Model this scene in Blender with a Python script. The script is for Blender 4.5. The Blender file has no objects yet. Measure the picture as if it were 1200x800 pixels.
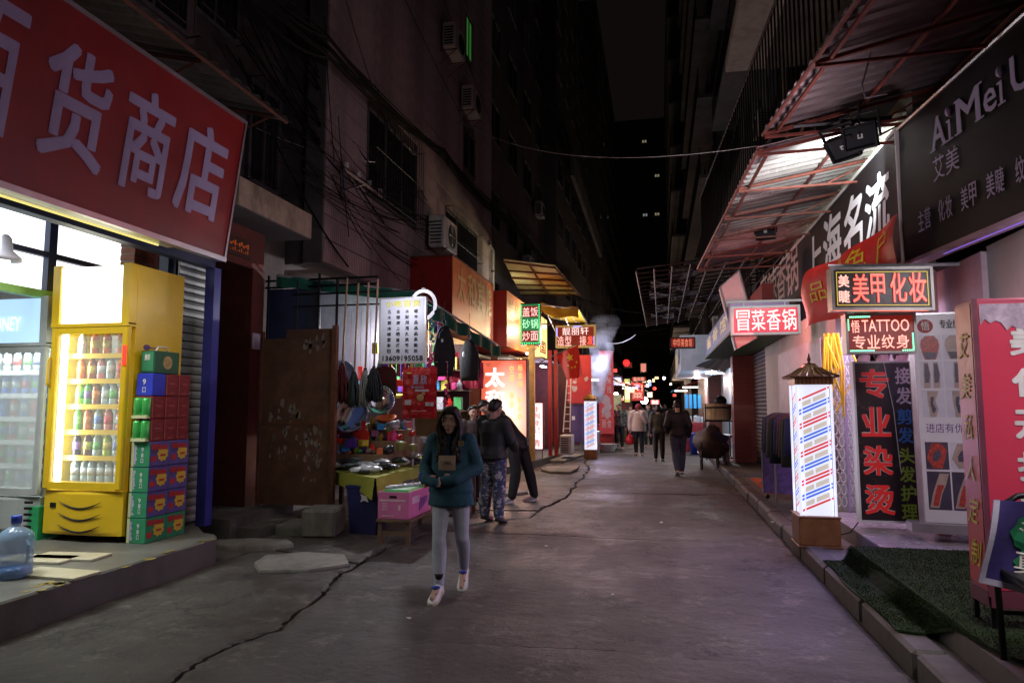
import bpy, bmesh, math, random
from mathutils import Vector, Matrix, noise
R = math.radians
rnd = random.Random(7)
SC = bpy.context.scene
COL = SC.collection

# ---------------------------------------------------------------- camera
CAM_Z = 1.6; YAW = R(12.1); PITCH = math.atan(75 / 800.0); FOC = 800.0
cd = bpy.data.cameras.new('camera'); cam = bpy.data.objects.new('camera', cd); COL.objects.link(cam)
cd.sensor_width = 36; cd.lens = 24; cd.clip_start = 0.05; cd.clip_end = 600
cam.location = (0, 0, CAM_Z); cam.rotation_euler = (math.pi / 2 + PITCH, 0, YAW)
SC.camera = cam

# ---------------------------------------------------------------- night sky, view
w = bpy.data.worlds.new('World'); SC.world = w; w.use_nodes = True
wn = w.node_tree; bgn = wn.nodes['Background']
bgn.inputs['Color'].default_value = (1.0, 0.72, 0.66, 1); bgn.inputs['Strength'].default_value = 0.0042
SC.view_settings.view_transform = 'Standard'; SC.view_settings.look = 'None'
SC.view_settings.exposure = 0; SC.view_settings.gamma = 1; SC.view_settings.use_curve_mapping = False
SC.render.engine = 'CYCLES'
SC.cycles.use_denoising = True
SC.cycles.max_bounces = 6; SC.cycles.diffuse_bounces = 3; SC.cycles.glossy_bounces = 3; SC.cycles.transmission_bounces = 5
SC.cycles.transparent_max_bounces = 10; SC.cycles.volume_bounces = 0
SC.cycles.caustics_reflective = False; SC.cycles.caustics_refractive = False
SC.cycles.sample_clamp_indirect = 3.0

# survey helpers: a line of sight cut with a plane of the place
_f = Vector((-math.sin(YAW) * math.cos(PITCH), math.cos(YAW) * math.cos(PITCH), math.sin(PITCH)))
_r = Vector((math.cos(YAW), math.sin(YAW), 0)); _u = _r.cross(_f)
def _ray(u, v): return _f + _r * ((u - 600) / FOC) + _u * ((400 - v) / FOC)
def G(u, v, z=0.0):
    d = _ray(u, v); return Vector((0, 0, CAM_Z)) + d * ((z - CAM_Z) / d.z)
def AX(u, v, X):
    d = _ray(u, v); return Vector((0, 0, CAM_Z)) + d * (X / d.x)
def AY(u, v, Y):
    d = _ray(u, v); return Vector((0, 0, CAM_Z)) + d * (Y / d.y)

# ---------------------------------------------------------------- materials
_mats = {}
def M(name, col=(.5, .5, .5), rough=.6, metal=0.0, var=.25, scale=5.0, bump=.15, em=None, es=0.0, alpha=1.0, trans=0.0, spec=None, coord='Object', dirt=0.0):
    if name in _mats: return _mats[name]
    m = bpy.data.materials.new(name); _mats[name] = m; m.use_nodes = True
    nt = m.node_tree; N = nt.nodes; L = nt.links; b = N['Principled BSDF']
    b.inputs['Roughness'].default_value = rough; b.inputs['Metallic'].default_value = metal
    b.inputs['Base Color'].default_value = (*col, 1)
    if spec is not None: b.inputs['Specular IOR Level'].default_value = spec
    if alpha < 1: b.inputs['Alpha'].default_value = alpha
    if trans: b.inputs['Transmission Weight'].default_value = trans
    if em is not None:
        b.inputs['Emission Color'].default_value = (*em, 1); b.inputs['Emission Strength'].default_value = es
    if var > 0 or bump > 0:
        tc = N.new('ShaderNodeTexCoord'); nz = N.new('ShaderNodeTexNoise')
        nz.inputs['Scale'].default_value = scale; nz.inputs['Detail'].default_value = 6; nz.inputs['Roughness'].default_value = .65
        L.new(tc.outputs[coord], nz.inputs['Vector'])
        if var > 0:
            rp = N.new('ShaderNodeValToRGB'); rp.color_ramp.elements[0].position = .3; rp.color_ramp.elements[1].position = .7
            rp.color_ramp.elements[0].color = tuple(max(0, c * (1 - var)) for c in col) + (1,)
            rp.color_ramp.elements[1].color = tuple(min(1, c * (1 + var * .6)) for c in col) + (1,)
            L.new(nz.outputs['Fac'], rp.inputs['Fac']); out = rp.outputs['Color']
            if dirt > 0:
                n2 = N.new('ShaderNodeTexNoise'); n2.inputs['Scale'].default_value = scale * .37; n2.inputs['Detail'].default_value = 9; n2.inputs['Roughness'].default_value = .75
                mp = N.new('ShaderNodeMapping'); mp.inputs['Scale'].default_value = (1, 1, .35)
                L.new(tc.outputs[coord], mp.inputs['Vector']); L.new(mp.outputs[0], n2.inputs['Vector'])
                r2 = N.new('ShaderNodeValToRGB'); r2.color_ramp.elements[0].position = .48; r2.color_ramp.elements[1].position = .62
                r2.color_ramp.elements[0].color = (0, 0, 0, 1); r2.color_ramp.elements[1].color = (dirt, dirt, dirt, 1)
                L.new(n2.outputs['Fac'], r2.inputs['Fac'])
                mx = N.new('ShaderNodeMixRGB'); L.new(r2.outputs['Color'], mx.inputs['Fac']); L.new(out, mx.inputs['Color1'])
                mx.inputs['Color2'].default_value = (.03, .022, .018, 1); out = mx.outputs['Color']
            L.new(out, b.inputs['Base Color'])
            mr = N.new('ShaderNodeMapRange'); mr.inputs['To Min'].default_value = max(.02, rough - .12); mr.inputs['To Max'].default_value = min(1, rough + .12)
            L.new(nz.outputs['Fac'], mr.inputs['Value']); L.new(mr.outputs[0], b.inputs['Roughness'])
        if bump > 0:
            bp = N.new('ShaderNodeBump'); bp.inputs['Strength'].default_value = bump; bp.inputs['Distance'].default_value = .02
            L.new(nz.outputs['Fac'], bp.inputs['Height']); L.new(bp.outputs[0], b.inputs['Normal'])
    return m
def EM(name, col, es, base=None): return M(name, base or tuple(c * .5 for c in col), .4, 0, 0, 1, 0, em=col, es=es)

def ribs(m, axis, per_m, strength=.6, dist=.01):
    """fine ribbing put into a material by a wave bump"""
    nt = m.node_tree; N = nt.nodes; L = nt.links; b = N['Principled BSDF']
    tc = N.new('ShaderNodeTexCoord'); wv = N.new('ShaderNodeTexWave'); wv.wave_type = 'BANDS'; wv.bands_direction = axis
    wv.inputs['Scale'].default_value = per_m / 3.1831; wv.inputs['Distortion'].default_value = 0
    L.new(tc.outputs['Object'], wv.inputs['Vector'])
    bp = N.new('ShaderNodeBump'); bp.inputs['Strength'].default_value = strength; bp.inputs['Distance'].default_value = dist
    L.new(wv.outputs['Fac'], bp.inputs['Height'])
    old = [l.from_socket for l in L if l.to_socket == b.inputs['Normal']]
    if old: L.new(old[0], bp.inputs['Normal'])
    L.new(bp.outputs[0], b.inputs['Normal'])
    return m

# ---------------------------------------------------------------- mesh builder
class MB:
    def __init__(s): s.v = []; s.f = []; s.m = []; s.cm = 0
    def add(s, vs, fs):
        o = len(s.v); s.v += [Vector(p) for p in vs]; s.f += [tuple(i + o for i in f) for f in fs]; s.m += [s.cm] * len(fs); return s
    def box(s, c, d, rz=0, rx=0, ry=0):
        hx, hy, hz = d[0] / 2, d[1] / 2, d[2] / 2
        mt = Matrix.Rotation(rz, 3, 'Z') @ Matrix.Rotation(ry, 3, 'Y') @ Matrix.Rotation(rx, 3, 'X'); c = Vector(c)
        vs = [c + mt @ Vector((x * hx, y * hy, z * hz)) for z in (-1, 1) for y in (-1, 1) for x in (-1, 1)]
        return s.add(vs, [(0, 2, 3, 1), (4, 5, 7, 6), (0, 1, 5, 4), (2, 6, 7, 3), (0, 4, 6, 2), (1, 3, 7, 5)])
    def bx(s, x0, x1, y0, y1, z0, z1): return s.box(((x0 + x1) / 2, (y0 + y1) / 2, (z0 + z1) / 2), (abs(x1 - x0), abs(y1 - y0), abs(z1 - z0)))
    def cbox(s, c, d, b=.01, rz=0):
        """box with chamfered upright and top edges"""
        c = Vector(c); hx, hy, hz = d[0] / 2, d[1] / 2, d[2] / 2; mt = Matrix.Rotation(rz, 3, 'Z')
        def ring(i, z): return [c + mt @ Vector(p) for p in ((-hx + i, -hy + b, z), (-hx + b, -hy + i, z), (hx - b, -hy + i, z), (hx - i, -hy + b, z), (hx - i, hy - b, z), (hx - b, hy - i, z), (-hx + b, hy - i, z), (-hx + i, hy - b, z))]
        vs = ring(b, -hz) + ring(0, -hz + b) + ring(0, hz - b) + ring(b, hz); fs = []
        for k in range(3):
            for i in range(8): j = (i + 1) % 8; fs.append((k * 8 + i, k * 8 + j, k * 8 + 8 + j, k * 8 + 8 + i))
        fs += [tuple(range(7, -1, -1)), tuple(range(24, 32))]
        return s.add(vs, fs)
    def cyl(s, p0, p1, r0, r1=None, n=10, cap=True):
        p0 = Vector(p0); p1 = Vector(p1); r1 = r0 if r1 is None else r1
        a = (p1 - p0).normalized(); t = Vector((0, 0, 1)) if abs(a.z) < .9 else Vector((1, 0, 0)); x = a.cross(t).normalized(); y = a.cross(x)
        vs = [];
        for p, r in ((p0, r0), (p1, r1)):
            for i in range(n): th = 2 * math.pi * i / n; vs.append(p + x * (r * math.cos(th)) + y * (r * math.sin(th)))
        fs = [(i, (i + 1) % n, n + (i + 1) % n, n + i) for i in range(n)]
        if cap: fs += [tuple(range(n - 1, -1, -1)), tuple(range(n, 2 * n))]
        return s.add(vs, fs)
    def tube(s, pts, r, n=6, closed=False):
        pts = [Vector(p) for p in pts]; k = len(pts); vs = []; rs = r if isinstance(r, (list, tuple)) else [r] * k
        for i, p in enumerate(pts):
            a = (pts[(i + 1) % k] - pts[i - 1]) if closed else (pts[min(i + 1, k - 1)] - pts[max(i - 1, 0)])
            a = a.normalized() if a.length > 1e-9 else Vector((0, 0, 1)); t = Vector((0, 0, 1)) if abs(a.z) < .95 else Vector((1, 0, 0))
            x = a.cross(t).normalized(); y = a.cross(x)
            vs += [p + (x * math.cos(2 * math.pi * j / n) + y * math.sin(2 * math.pi * j / n)) * rs[i] for j in range(n)]
        fs = []
        for i in range(k if closed else k - 1):
            i2 = (i + 1) % k
            fs += [(i * n + j, i * n + (j + 1) % n, i2 * n + (j + 1) % n, i2 * n + j) for j in range(n)]
        if not closed: fs += [tuple(range(n - 1, -1, -1)), tuple(range((k - 1) * n, k * n))]
        return s.add(vs, fs)
    def lathe(s, c, prof, n=14, sx=1, sy=1):
        c = Vector(c); vs = []
        for r, z in prof:
            for i in range(n): th = 2 * math.pi * i / n; vs.append(c + Vector((r * sx * math.cos(th), r * sy * math.sin(th), z)))
        fs = []
        for k in range(len(prof) - 1):
            fs += [(k * n + i, k * n + (i + 1) % n, (k + 1) * n + (i + 1) % n, (k + 1) * n + i) for i in range(n)]
        fs += [tuple(range(n - 1, -1, -1)), tuple(range((len(prof) - 1) * n, len(prof) * n))]
        return s.add(vs, fs)
    def ball(s, c, r, n=12, m=8, mt=None):
        c = Vector(c); r = Vector(r) if hasattr(r, '__len__') else Vector((r, r, r)); vs = []
        for k in range(1, m):
            ph = math.pi * k / m
            for i in range(n):
                th = 2 * math.pi * i / n; p = Vector((r.x * math.sin(ph) * math.cos(th), r.y * math.sin(ph) * math.sin(th), r.z * math.cos(ph)))
                vs.append(c + (mt @ p if mt else p))
        t = Vector((0, 0, r.z)); vs += [c + (mt @ t if mt else t), c - (mt @ t if mt else t)]; fs = []
        for k in range(m - 2):
            fs += [(k * n + i, (k + 1) * n + i, (k + 1) * n + (i + 1) % n, k * n + (i + 1) % n) for i in range(n)]
        fs += [((m - 1) * n, i, (i + 1) % n) for i in range(n)] + [((m - 1) * n + 1, (m - 2) * n + (i + 1) % n, (m - 2) * n + i) for i in range(n)]
        return s.add(vs, fs)
    def cap(s, p0, p1, r0, r1, n=12):
        """tapered capsule"""
        p0 = Vector(p0); p1 = Vector(p1)
        s.ball(p0, r0, n, 8); s.ball(p1, r1, n, 8); return s.cyl(p0, p1, r0, r1, n)
    def loft(s, rings):
        n = len(rings[0]); vs = [p for r in rings for p in r]; fs = []
        for k in range(len(rings) - 1):
            fs += [(k * n + i, k * n + (i + 1) % n, (k + 1) * n + (i + 1) % n, (k + 1) * n + i) for i in range(n)]
        fs += [tuple(range(n - 1, -1, -1)), tuple(range((len(rings) - 1) * n, len(rings) * n))]
        return s.add(vs, fs)
    def quad(s, a, b, c, d): return s.add([a, b, c, d], [(0, 1, 2, 3)])
    def slab(s, poly, z0, z1):
        """polygon in plan (counter-clockwise) extruded upwards"""
        n = len(poly); vs = [Vector((p[0], p[1], z0)) for p in poly] + [Vector((p[0], p[1], z1)) for p in poly]
        return s.add(vs, [tuple(range(n - 1, -1, -1)), tuple(range(n, 2 * n))] + [(i, (i + 1) % n, n + (i + 1) % n, n + i) for i in range(n)])
    def plate(s, pts, off):
        """polygon anywhere, thickened by vector off"""
        n = len(pts); pts = [Vector(p) for p in pts]; off = Vector(off)
        return s.add(pts + [p + off for p in pts], [tuple(range(n)), tuple(range(2 * n - 1, n - 1, -1))] + [(i, n + i, n + (i + 1) % n, (i + 1) % n) for i in range(n)])
    def sheet(s, fn, nu, nv, th=0.0, nrm=None):
        vs = [Vector(fn(i / nu, j / nv)) for j in range(nv + 1) for i in range(nu + 1)]
        fs = [(j * (nu + 1) + i, j * (nu + 1) + i + 1, (j + 1) * (nu + 1) + i + 1, (j + 1) * (nu + 1) + i) for j in range(nv) for i in range(nu)]
        s.add(vs, fs)
        if th:
            o = Vector(nrm) * th; s.add([p + o for p in vs], [tuple(reversed(f)) for f in fs])
            bd = [i for i in range(nu + 1)] + [j * (nu + 1) + nu for j in range(1, nv + 1)] + [nv * (nu + 1) + i for i in range(nu - 1, -1, -1)] + [j * (nu + 1) for j in range(nv - 1, 0, -1)]
            k = len(bd); s.add([vs[i] for i in bd] + [vs[i] + o for i in bd], [(i, k + i, k + (i + 1) % k, (i + 1) % k) for i in range(k)])
        return s
    def build(s, name, mat, parent=None, smooth=False, **tags):
        ms = mat if isinstance(mat, (list, tuple)) else [mat]
        xs = [p.x for p in s.v]; ys = [p.y for p in s.v]; zs = [p.z for p in s.v]
        o = Vector(((min(xs) + max(xs)) / 2, (min(ys) + max(ys)) / 2, min(zs)))
        me = bpy.data.meshes.new(name); me.from_pydata([p - o for p in s.v], [], s.f)
        for m in ms: me.materials.append(m)
        if len(ms) > 1: me.polygons.foreach_set('material_index', s.m)
        if smooth: me.polygons.foreach_set('use_smooth', [True] * len(me.polygons))
        me.update()
        ob = bpy.data.objects.new(name, me); COL.objects.link(ob); put(ob, o, parent)
        for k, v in tags.items(): ob[k] = v
        return ob
WLOC = {}
def put(ob, o, parent):
    o = Vector(o)
    if parent is not None: ob.parent = parent; ob.location = o - WLOC[parent.name]
    else: ob.location = o
    WLOC[ob.name] = o
def thing(name, label, cat, loc=(0, 0, 0), group=None):
    o = bpy.data.objects.new(name, None); COL.objects.link(o); o.empty_display_size = .2; put(o, loc, None)
    o['label'] = label; o['category'] = cat
    if group: o['group'] = group
    return o
def tag(o, label, cat, group=None):
    o['label'] = label; o['category'] = cat
    if group: o['group'] = group
    return o
def struct(o): o['kind'] = 'structure'; return o
def kids(o): return [c for c in COL.objects if c.parent == o]
def dup(root, delta, label=None, rz=0.0):
    """copy a thing with its parts and their parts, moved by delta and turned about its own base"""
    def cp(o, parent):
        c = o.copy(); COL.objects.link(c); c.parent = parent
        for ch in list(o.children): cp(ch, c)
        return c
    n = cp(root, None); n.location = root.location + Vector(delta); n.rotation_euler = (root.rotation_euler.x, root.rotation_euler.y, root.rotation_euler.z + rz)
    WLOC[n.name] = WLOC[root.name] + Vector(delta)
    if label: n['label'] = label
    return n
def remesh(ob, vox, smooth_it=0, extra_smooth=None):
    md = ob.modifiers.new('r', 'REMESH'); md.mode = 'VOXEL'; md.voxel_size = vox; md.use_smooth_shade = True
    if smooth_it:
        sm = ob.modifiers.new('s', 'SMOOTH'); sm.factor = .5; sm.iterations = smooth_it
    dg = bpy.context.evaluated_depsgraph_get(); ev = ob.evaluated_get(dg)
    me = bpy.data.meshes.new_from_object(ev); mats = [m for m in ob.data.materials]
    ob.modifiers.clear(); ob.data = me
    if not me.materials:
        for m in mats: me.materials.append(m)
    return ob

# ---------------------------------------------------------------- frames and lettering
class Fr:
    """a flat face: o = lower left corner, u = rightwards as read, v = upwards, n = towards the reader"""
    def __init__(s, o, u, v):
        s.o = Vector(o); s.u = Vector(u).normalized(); s.v = Vector(v).normalized(); s.n = s.u.cross(s.v).normalized()
    def p(s, x, y, z=0.0): return s.o + s.u * x + s.v * y + s.n * z
    def box(s, mb, x0, x1, y0, y1, z0, z1):
        vs = [s.p(x, y, z) for z in (z0, z1) for y in (y0, y1) for x in (x0, x1)]
        return mb.add(vs, [(0, 2, 3, 1), (4, 5, 7, 6), (0, 1, 5, 4), (2, 6, 7, 3), (0, 4, 6, 2), (1, 3, 7, 5)])
_gly = {}
def glyphs(s, bold):
    bold = 0; k = s
    if k not in _gly:
        cu = bpy.data.curves.new('t', 'FONT'); cu.body = s; cu.offset = bold; cu.resolution_u = 2; cu.fill_mode = 'FRONT'
        ob = bpy.data.objects.new('t', cu); me = bpy.data.meshes.new_from_object(ob)
        vs = [v.co.copy() for v in me.vertices]; fs = [tuple(p.vertices) for p in me.polygons]
        bpy.data.objects.remove(ob); bpy.data.curves.remove(cu); bpy.data.meshes.remove(me)
        _gly[k] = (vs, fs)
    return _gly[k]
def lettering(mb, s, fr, x0, y0, x1, y1, z=.004, bold=.02, shear=0.0, th=0.0):
    """fit a string into a rectangle of a frame"""
    vs, fs = glyphs(s, bold)
    if not vs: return mb
    ax, bx = min(v.x for v in vs), max(v.x for v in vs); ay, by = min(v.y for v in vs), max(v.y for v in vs)
    em = min(abs(x1 - x0) / max(1, len(s)), abs(y1 - y0)) ; d = bold * em * .8
    sh = [(0, 0)] if d <= 0 else [(0, 0), (d, d * .7), (-d, d * .7), (d, -d * .7), (-d, -d * .7), (0, d * .9), (0, -d * .9)]
    for q, (dx, dy) in enumerate(sh):
        out = []
        for v in vs:
            tx = (v.x - ax) / max(1e-6, bx - ax); ty = (v.y - ay) / max(1e-6, by - ay)
            out.append(fr.p(x0 + d + dx + tx * (x1 - x0 - 2 * d) + shear * (ty - .5) * (y1 - y0), y0 + d + dy + ty * (y1 - y0 - 2 * d), z + q * .0004))
        mb.add(out, fs)
    if th:
        mb.add([p - fr.n * th for p in out], fs)
    return mb
def words(parent, fr, items, mat, z=.004, bold=.02, name='lettering', shear=0.0, label=None):
    mb = MB()
    for (s, x0, y0, x1, y1) in items: lettering(mb, s, fr, x0, y0, x1, y1, z, bold, shear)
    o = mb.build(name, mat, parent)
    if label: o['label'] = label
    return o
def row(s, x0, x1, y0, y1, gap=.12):
    n = len(s); w_ = (x1 - x0) / n; return [(c, x0 + i * w_ + w_ * gap / 2, y0, x0 + (i + 1) * w_ - w_ * gap / 2, y1) for i, c in enumerate(s) if c != ' ']
def colm(s, x0, x1, y0, y1, gap=.15):
    n = len(s); h_ = (y1 - y0) / n; return [(c, x0, y1 - (i + 1) * h_ + h_ * gap / 2, x1, y1 - i * h_ - h_ * gap / 2) for i, c in enumerate(s) if c != ' ']
def signbox(name, label, cat, fr, w_, h_, d_, face, frame, fw=.03, group=None, back=None):
    t = thing(name, label, cat, fr.p(w_ / 2, 0, -d_ / 2), group)
    mb = MB(); fr.box(mb, fw, w_ - fw, fw, h_ - fw, -d_ * .9, 0); mb.build('face', face, t)
    mb = MB(); e = .012
    fr.box(mb, 0, w_, 0, fw, -d_, e); fr.box(mb, 0, w_, h_ - fw, h_, -d_, e)
    fr.box(mb, 0, fw, fw, h_ - fw, -d_, e); fr.box(mb, w_ - fw, w_, fw, h_ - fw, -d_, e); fr.box(mb, fw, w_ - fw, fw, h_ - fw, -d_, -d_ * .95)
    mb.build('frame', frame, t)
    return t
def lamp(kind, name, loc, energy, col, size=.1, aim=None, sy=None, spot=None, blend=.5, spread=None):
    l = bpy.data.lights.new(name, kind); l.energy = energy; l.color = col; o = bpy.data.objects.new(name, l); COL.objects.link(o); o.location = loc
    if kind == 'AREA':
        l.size = size
        if spread: l.spread = R(spread)
        if sy: l.shape = 'RECTANGLE'; l.size_y = sy
    elif kind == 'POINT': l.shadow_soft_size = size
    elif kind == 'SPOT': l.shadow_soft_size = size; l.spot_size = spot or R(90); l.spot_blend = blend
    if aim is not None: o.rotation_euler = (Vector(aim) - Vector(loc)).to_track_quat('-Z', 'Y').to_euler()
    return o
XP, YP, ZP = Vector((1, 0, 0)), Vector((0, 1, 0)), Vector((0, 0, 1))
def cam_frame(px0, px1, v0, v1, Y):
    """face turned down the street towards the viewer, at depth Y; returns frame, width, height"""
    a = AY(px0, (v0 + v1) / 2, Y); b = AY(px1, (v0 + v1) / 2, Y); zt = AY((px0 + px1) / 2, v0, Y).z; zb = AY((px0 + px1) / 2, v1, Y).z
    return Fr((a.x, Y, zb), XP, ZP), b.x - a.x, zt - zb
def slotcable(a, b, sag, n=14):
    a = Vector(a); b = Vector(b); return [a.lerp(b, i / n) + Vector((0, 0, -sag * 4 * (i / n) * (1 - i / n))) for i in range(n + 1)]

# ---------------------------------------------------------------- common materials
mWhite = M('white_paint', (.75, .75, .75), .45, var=.12, bump=.05)
mBlackP = M('black_metal', (.02, .02, .022), .45, .6, var=.3)
mDark = M('shade_black', (.012, .011, .012), .9, var=.3)  # near-black colour standing in for shade in the passage, wells and holes
mSteel = M('bare_steel', (.45, .45, .47), .35, .9, var=.2)
mGalv = M('galvanised_steel', (.42, .43, .44), .5, .5, var=.25, dirt=.35)
mRust = M('rusted_steel', (.16, .055, .03), .75, .3, var=.5, scale=9, bump=.4, dirt=.5)
mRedSteel = M('red_oxide_steel', (.20, .05, .035), .6, .2, var=.4, scale=7, dirt=.4)
mConc = M('concrete', (.24, .225, .205), .8, var=.35, scale=3.5, bump=.5, dirt=.55)
mConcD = M('dark_concrete', (.11, .10, .095), .85, var=.4, scale=3, bump=.5, dirt=.5)
mWood = M('old_wood', (.17, .10, .06), .7, var=.45, scale=8, bump=.4, dirt=.4)
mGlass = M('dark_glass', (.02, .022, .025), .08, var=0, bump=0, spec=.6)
mCable = M('cable_rubber', (.006, .006, .006), .8, var=0, bump=0, spec=.08)
mSkin = M('skin', (.50, .30, .22), .55, var=.1, scale=20, bump=.05)
mAmber = M('brass', (.55, .36, .12), .35, .8, var=.2)
# ================================================================ THE SETTING
def road_mat():
    m = M('street_concrete', (.105, .094, .082), .6, var=.38, scale=1.7, bump=.35, coord='Generated')
    nt = m.node_tree; N = nt.nodes; L = nt.links; b = N['Principled BSDF']; tc = N.new('ShaderNodeNewGeometry')
    for n in N:
        if n.type == 'TEX_NOISE': L.new(tc.outputs['Position'], n.inputs['Vector'])
    base = [l.from_socket for l in L if l.to_socket == b.inputs['Base Color']][0]
    def noise(sc, det, ro=.6):
        n = N.new('ShaderNodeTexNoise'); n.inputs['Scale'].default_value = sc; n.inputs['Detail'].default_value = det; n.inputs['Roughness'].default_value = ro; L.new(tc.outputs['Position'], n.inputs['Vector']); return n
    def ramp(src, a, c, ca=(0, 0, 0, 1), cb=(1, 1, 1, 1)):
        r = N.new('ShaderNodeValToRGB'); r.color_ramp.elements[0].position = a; r.color_ramp.elements[1].position = c; r.color_ramp.elements[0].color = ca; r.color_ramp.elements[1].color = cb; L.new(src, r.inputs['Fac']); return r
    def mul(fac, c1, c2col):
        x = N.new('ShaderNodeMixRGB'); x.blend_type = 'MIX'; L.new(fac, x.inputs['Fac']); L.new(c1, x.inputs['Color1']); x.inputs['Color2'].default_value = c2col; return x.outputs['Color']
    st = ramp(noise(.55, 8, .7).outputs['Fac'], .45, .6, cb=(.78, .78, .78, 1)); c = mul(st.outputs[0], base, (.042, .034, .028, 1))
    dr = ramp(noise(2.3, 10, .8).outputs['Fac'], .54, .64, cb=(.7, .7, .7, 1)); c = mul(dr.outputs[0], c, (.27, .24, .21, 1))
    sp = ramp(noise(38, 3, .6).outputs['Fac'], .66, .74, cb=(.6, .6, .6, 1)); c = mul(sp.outputs[0], c, (.3, .29, .27, 1))
    vo = N.new('ShaderNodeTexVoronoi'); vo.feature = 'DISTANCE_TO_EDGE'; vo.inputs['Scale'].default_value = .8
    wz = noise(3.5, 5, .7); vm = N.new('ShaderNodeVectorMath'); vm.operation = 'MULTIPLY_ADD'; L.new(wz.outputs['Color'], vm.inputs[0]); vm.inputs[1].default_value = (.7, .7, .7); L.new(tc.outputs['Position'], vm.inputs[2]); L.new(vm.outputs[0], vo.inputs['Vector'])
    gate = ramp(noise(.4, 2).outputs['Fac'], .42, .52)
    ck = ramp(vo.outputs['Distance'], .0, .018, (1, 1, 1, 1), (0, 0, 0, 1)); mm = N.new('ShaderNodeMath'); mm.operation = 'MULTIPLY'; L.new(ck.outputs[0], mm.inputs[0]); L.new(gate.outputs[0], mm.inputs[1])
    c = mul(mm.outputs[0], c, (.015, .013, .012, 1)); L.new(c, b.inputs['Base Color'])
    rr = N.new('ShaderNodeMapRange'); rr.inputs['To Min'].default_value = .62; rr.inputs['To Max'].default_value = .36; L.new(st.outputs[0], rr.inputs['Value']); L.new(rr.outputs[0], b.inputs['Roughness'])
    bp = N.new('ShaderNodeBump'); bp.inputs['Strength'].default_value = 1.0; bp.inputs['Distance'].default_value = .06
    fb = noise(9, 10, .75); L.new(fb.outputs['Fac'], bp.inputs['Height'])
    b2 = N.new('ShaderNodeBump'); b2.inputs['Strength'].default_value = .7; b2.inputs['Distance'].default_value = .16; L.new(noise(1.1, 4).outputs['Fac'], b2.inputs['Height']); L.new(b2.outputs[0], bp.inputs['Normal'])
    L.new(bp.outputs[0], b.inputs['Normal'])
    return m
mRoad = road_mat()
g = MB(); g.bx(-60, 60, -12, 220, -.3, -.045); struct(g.build('ground', mConcD))

# street: cast concrete slabs parted by open, broken joints
jag = [G(90, 845), G(200, 800), G(262, 757), G(312, 740), G(350, 712), G(385, 690), G(400, 672), G(428, 657), G(455, 640), G(500, 622), G(560, 612), G(620, 606), G(650, 590), G(668, 575), G(688, 552)]
jx = [(-3.2, -3.0)] + [(p.x, p.y) for p in jag] + [(-2.6, 26), (-2.9, 40), (-2.4, 60)]
jx.sort(key=lambda p: p[1])
def lerpt(tab, y):
    for (x0, y0), (x1, y1) in zip(tab, tab[1:]):
        if y0 <= y <= y1: return x0 + (x1 - x0) * (y - y0) / max(1e-6, y1 - y0)
    return tab[-1][0] if y > tab[-1][1] else tab[0][0]
def hsh(a, b): return math.sin(a * 12.9898 + b * 78.233) * 43758.5453 % 1.0
def jn(t, s):
    return sum((hsh(math.floor(t * f), s + f) * (1 - (t * f) % 1) + hsh(math.floor(t * f) + 1, s + f) * ((t * f) % 1) - .5) * a for f, a in ((1.3, .16), (4, .07), (11, .035)))
def Jx(y): return lerpt(jx, y) + jn(y, 3) * 1.0 + (hsh(math.floor(y * 31), 7) - .5) * .03 + (hsh(math.floor(y * 67), 4) - .5) * .014
tr_r = [(-3, 0), (4.62, .04), (8.6, -.03), (12.9, .06), (18.2, .02), (26, 0), (36, 0), (48, 0), (62, 0)]
tr_l = [(-3, 0), (3.6, .1), (6.35, -.25), (8.2, .1), (10.6, .2), (13.5, -.15), (17.5, 0), (24, 0), (34, 0), (62, 0)]
st = thing('street', 'worn', 'x', (0, 0, -.04)); del st['label']; del st['category']; struct(st)
def crossline(Yb, sl, x, s, amp=.6): return Yb + sl * (x + 1.5) + jn(x + Yb * 3.1, s) * amp + (hsh(math.floor(x * 29 + Yb), 7) - .5) * .022
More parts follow.
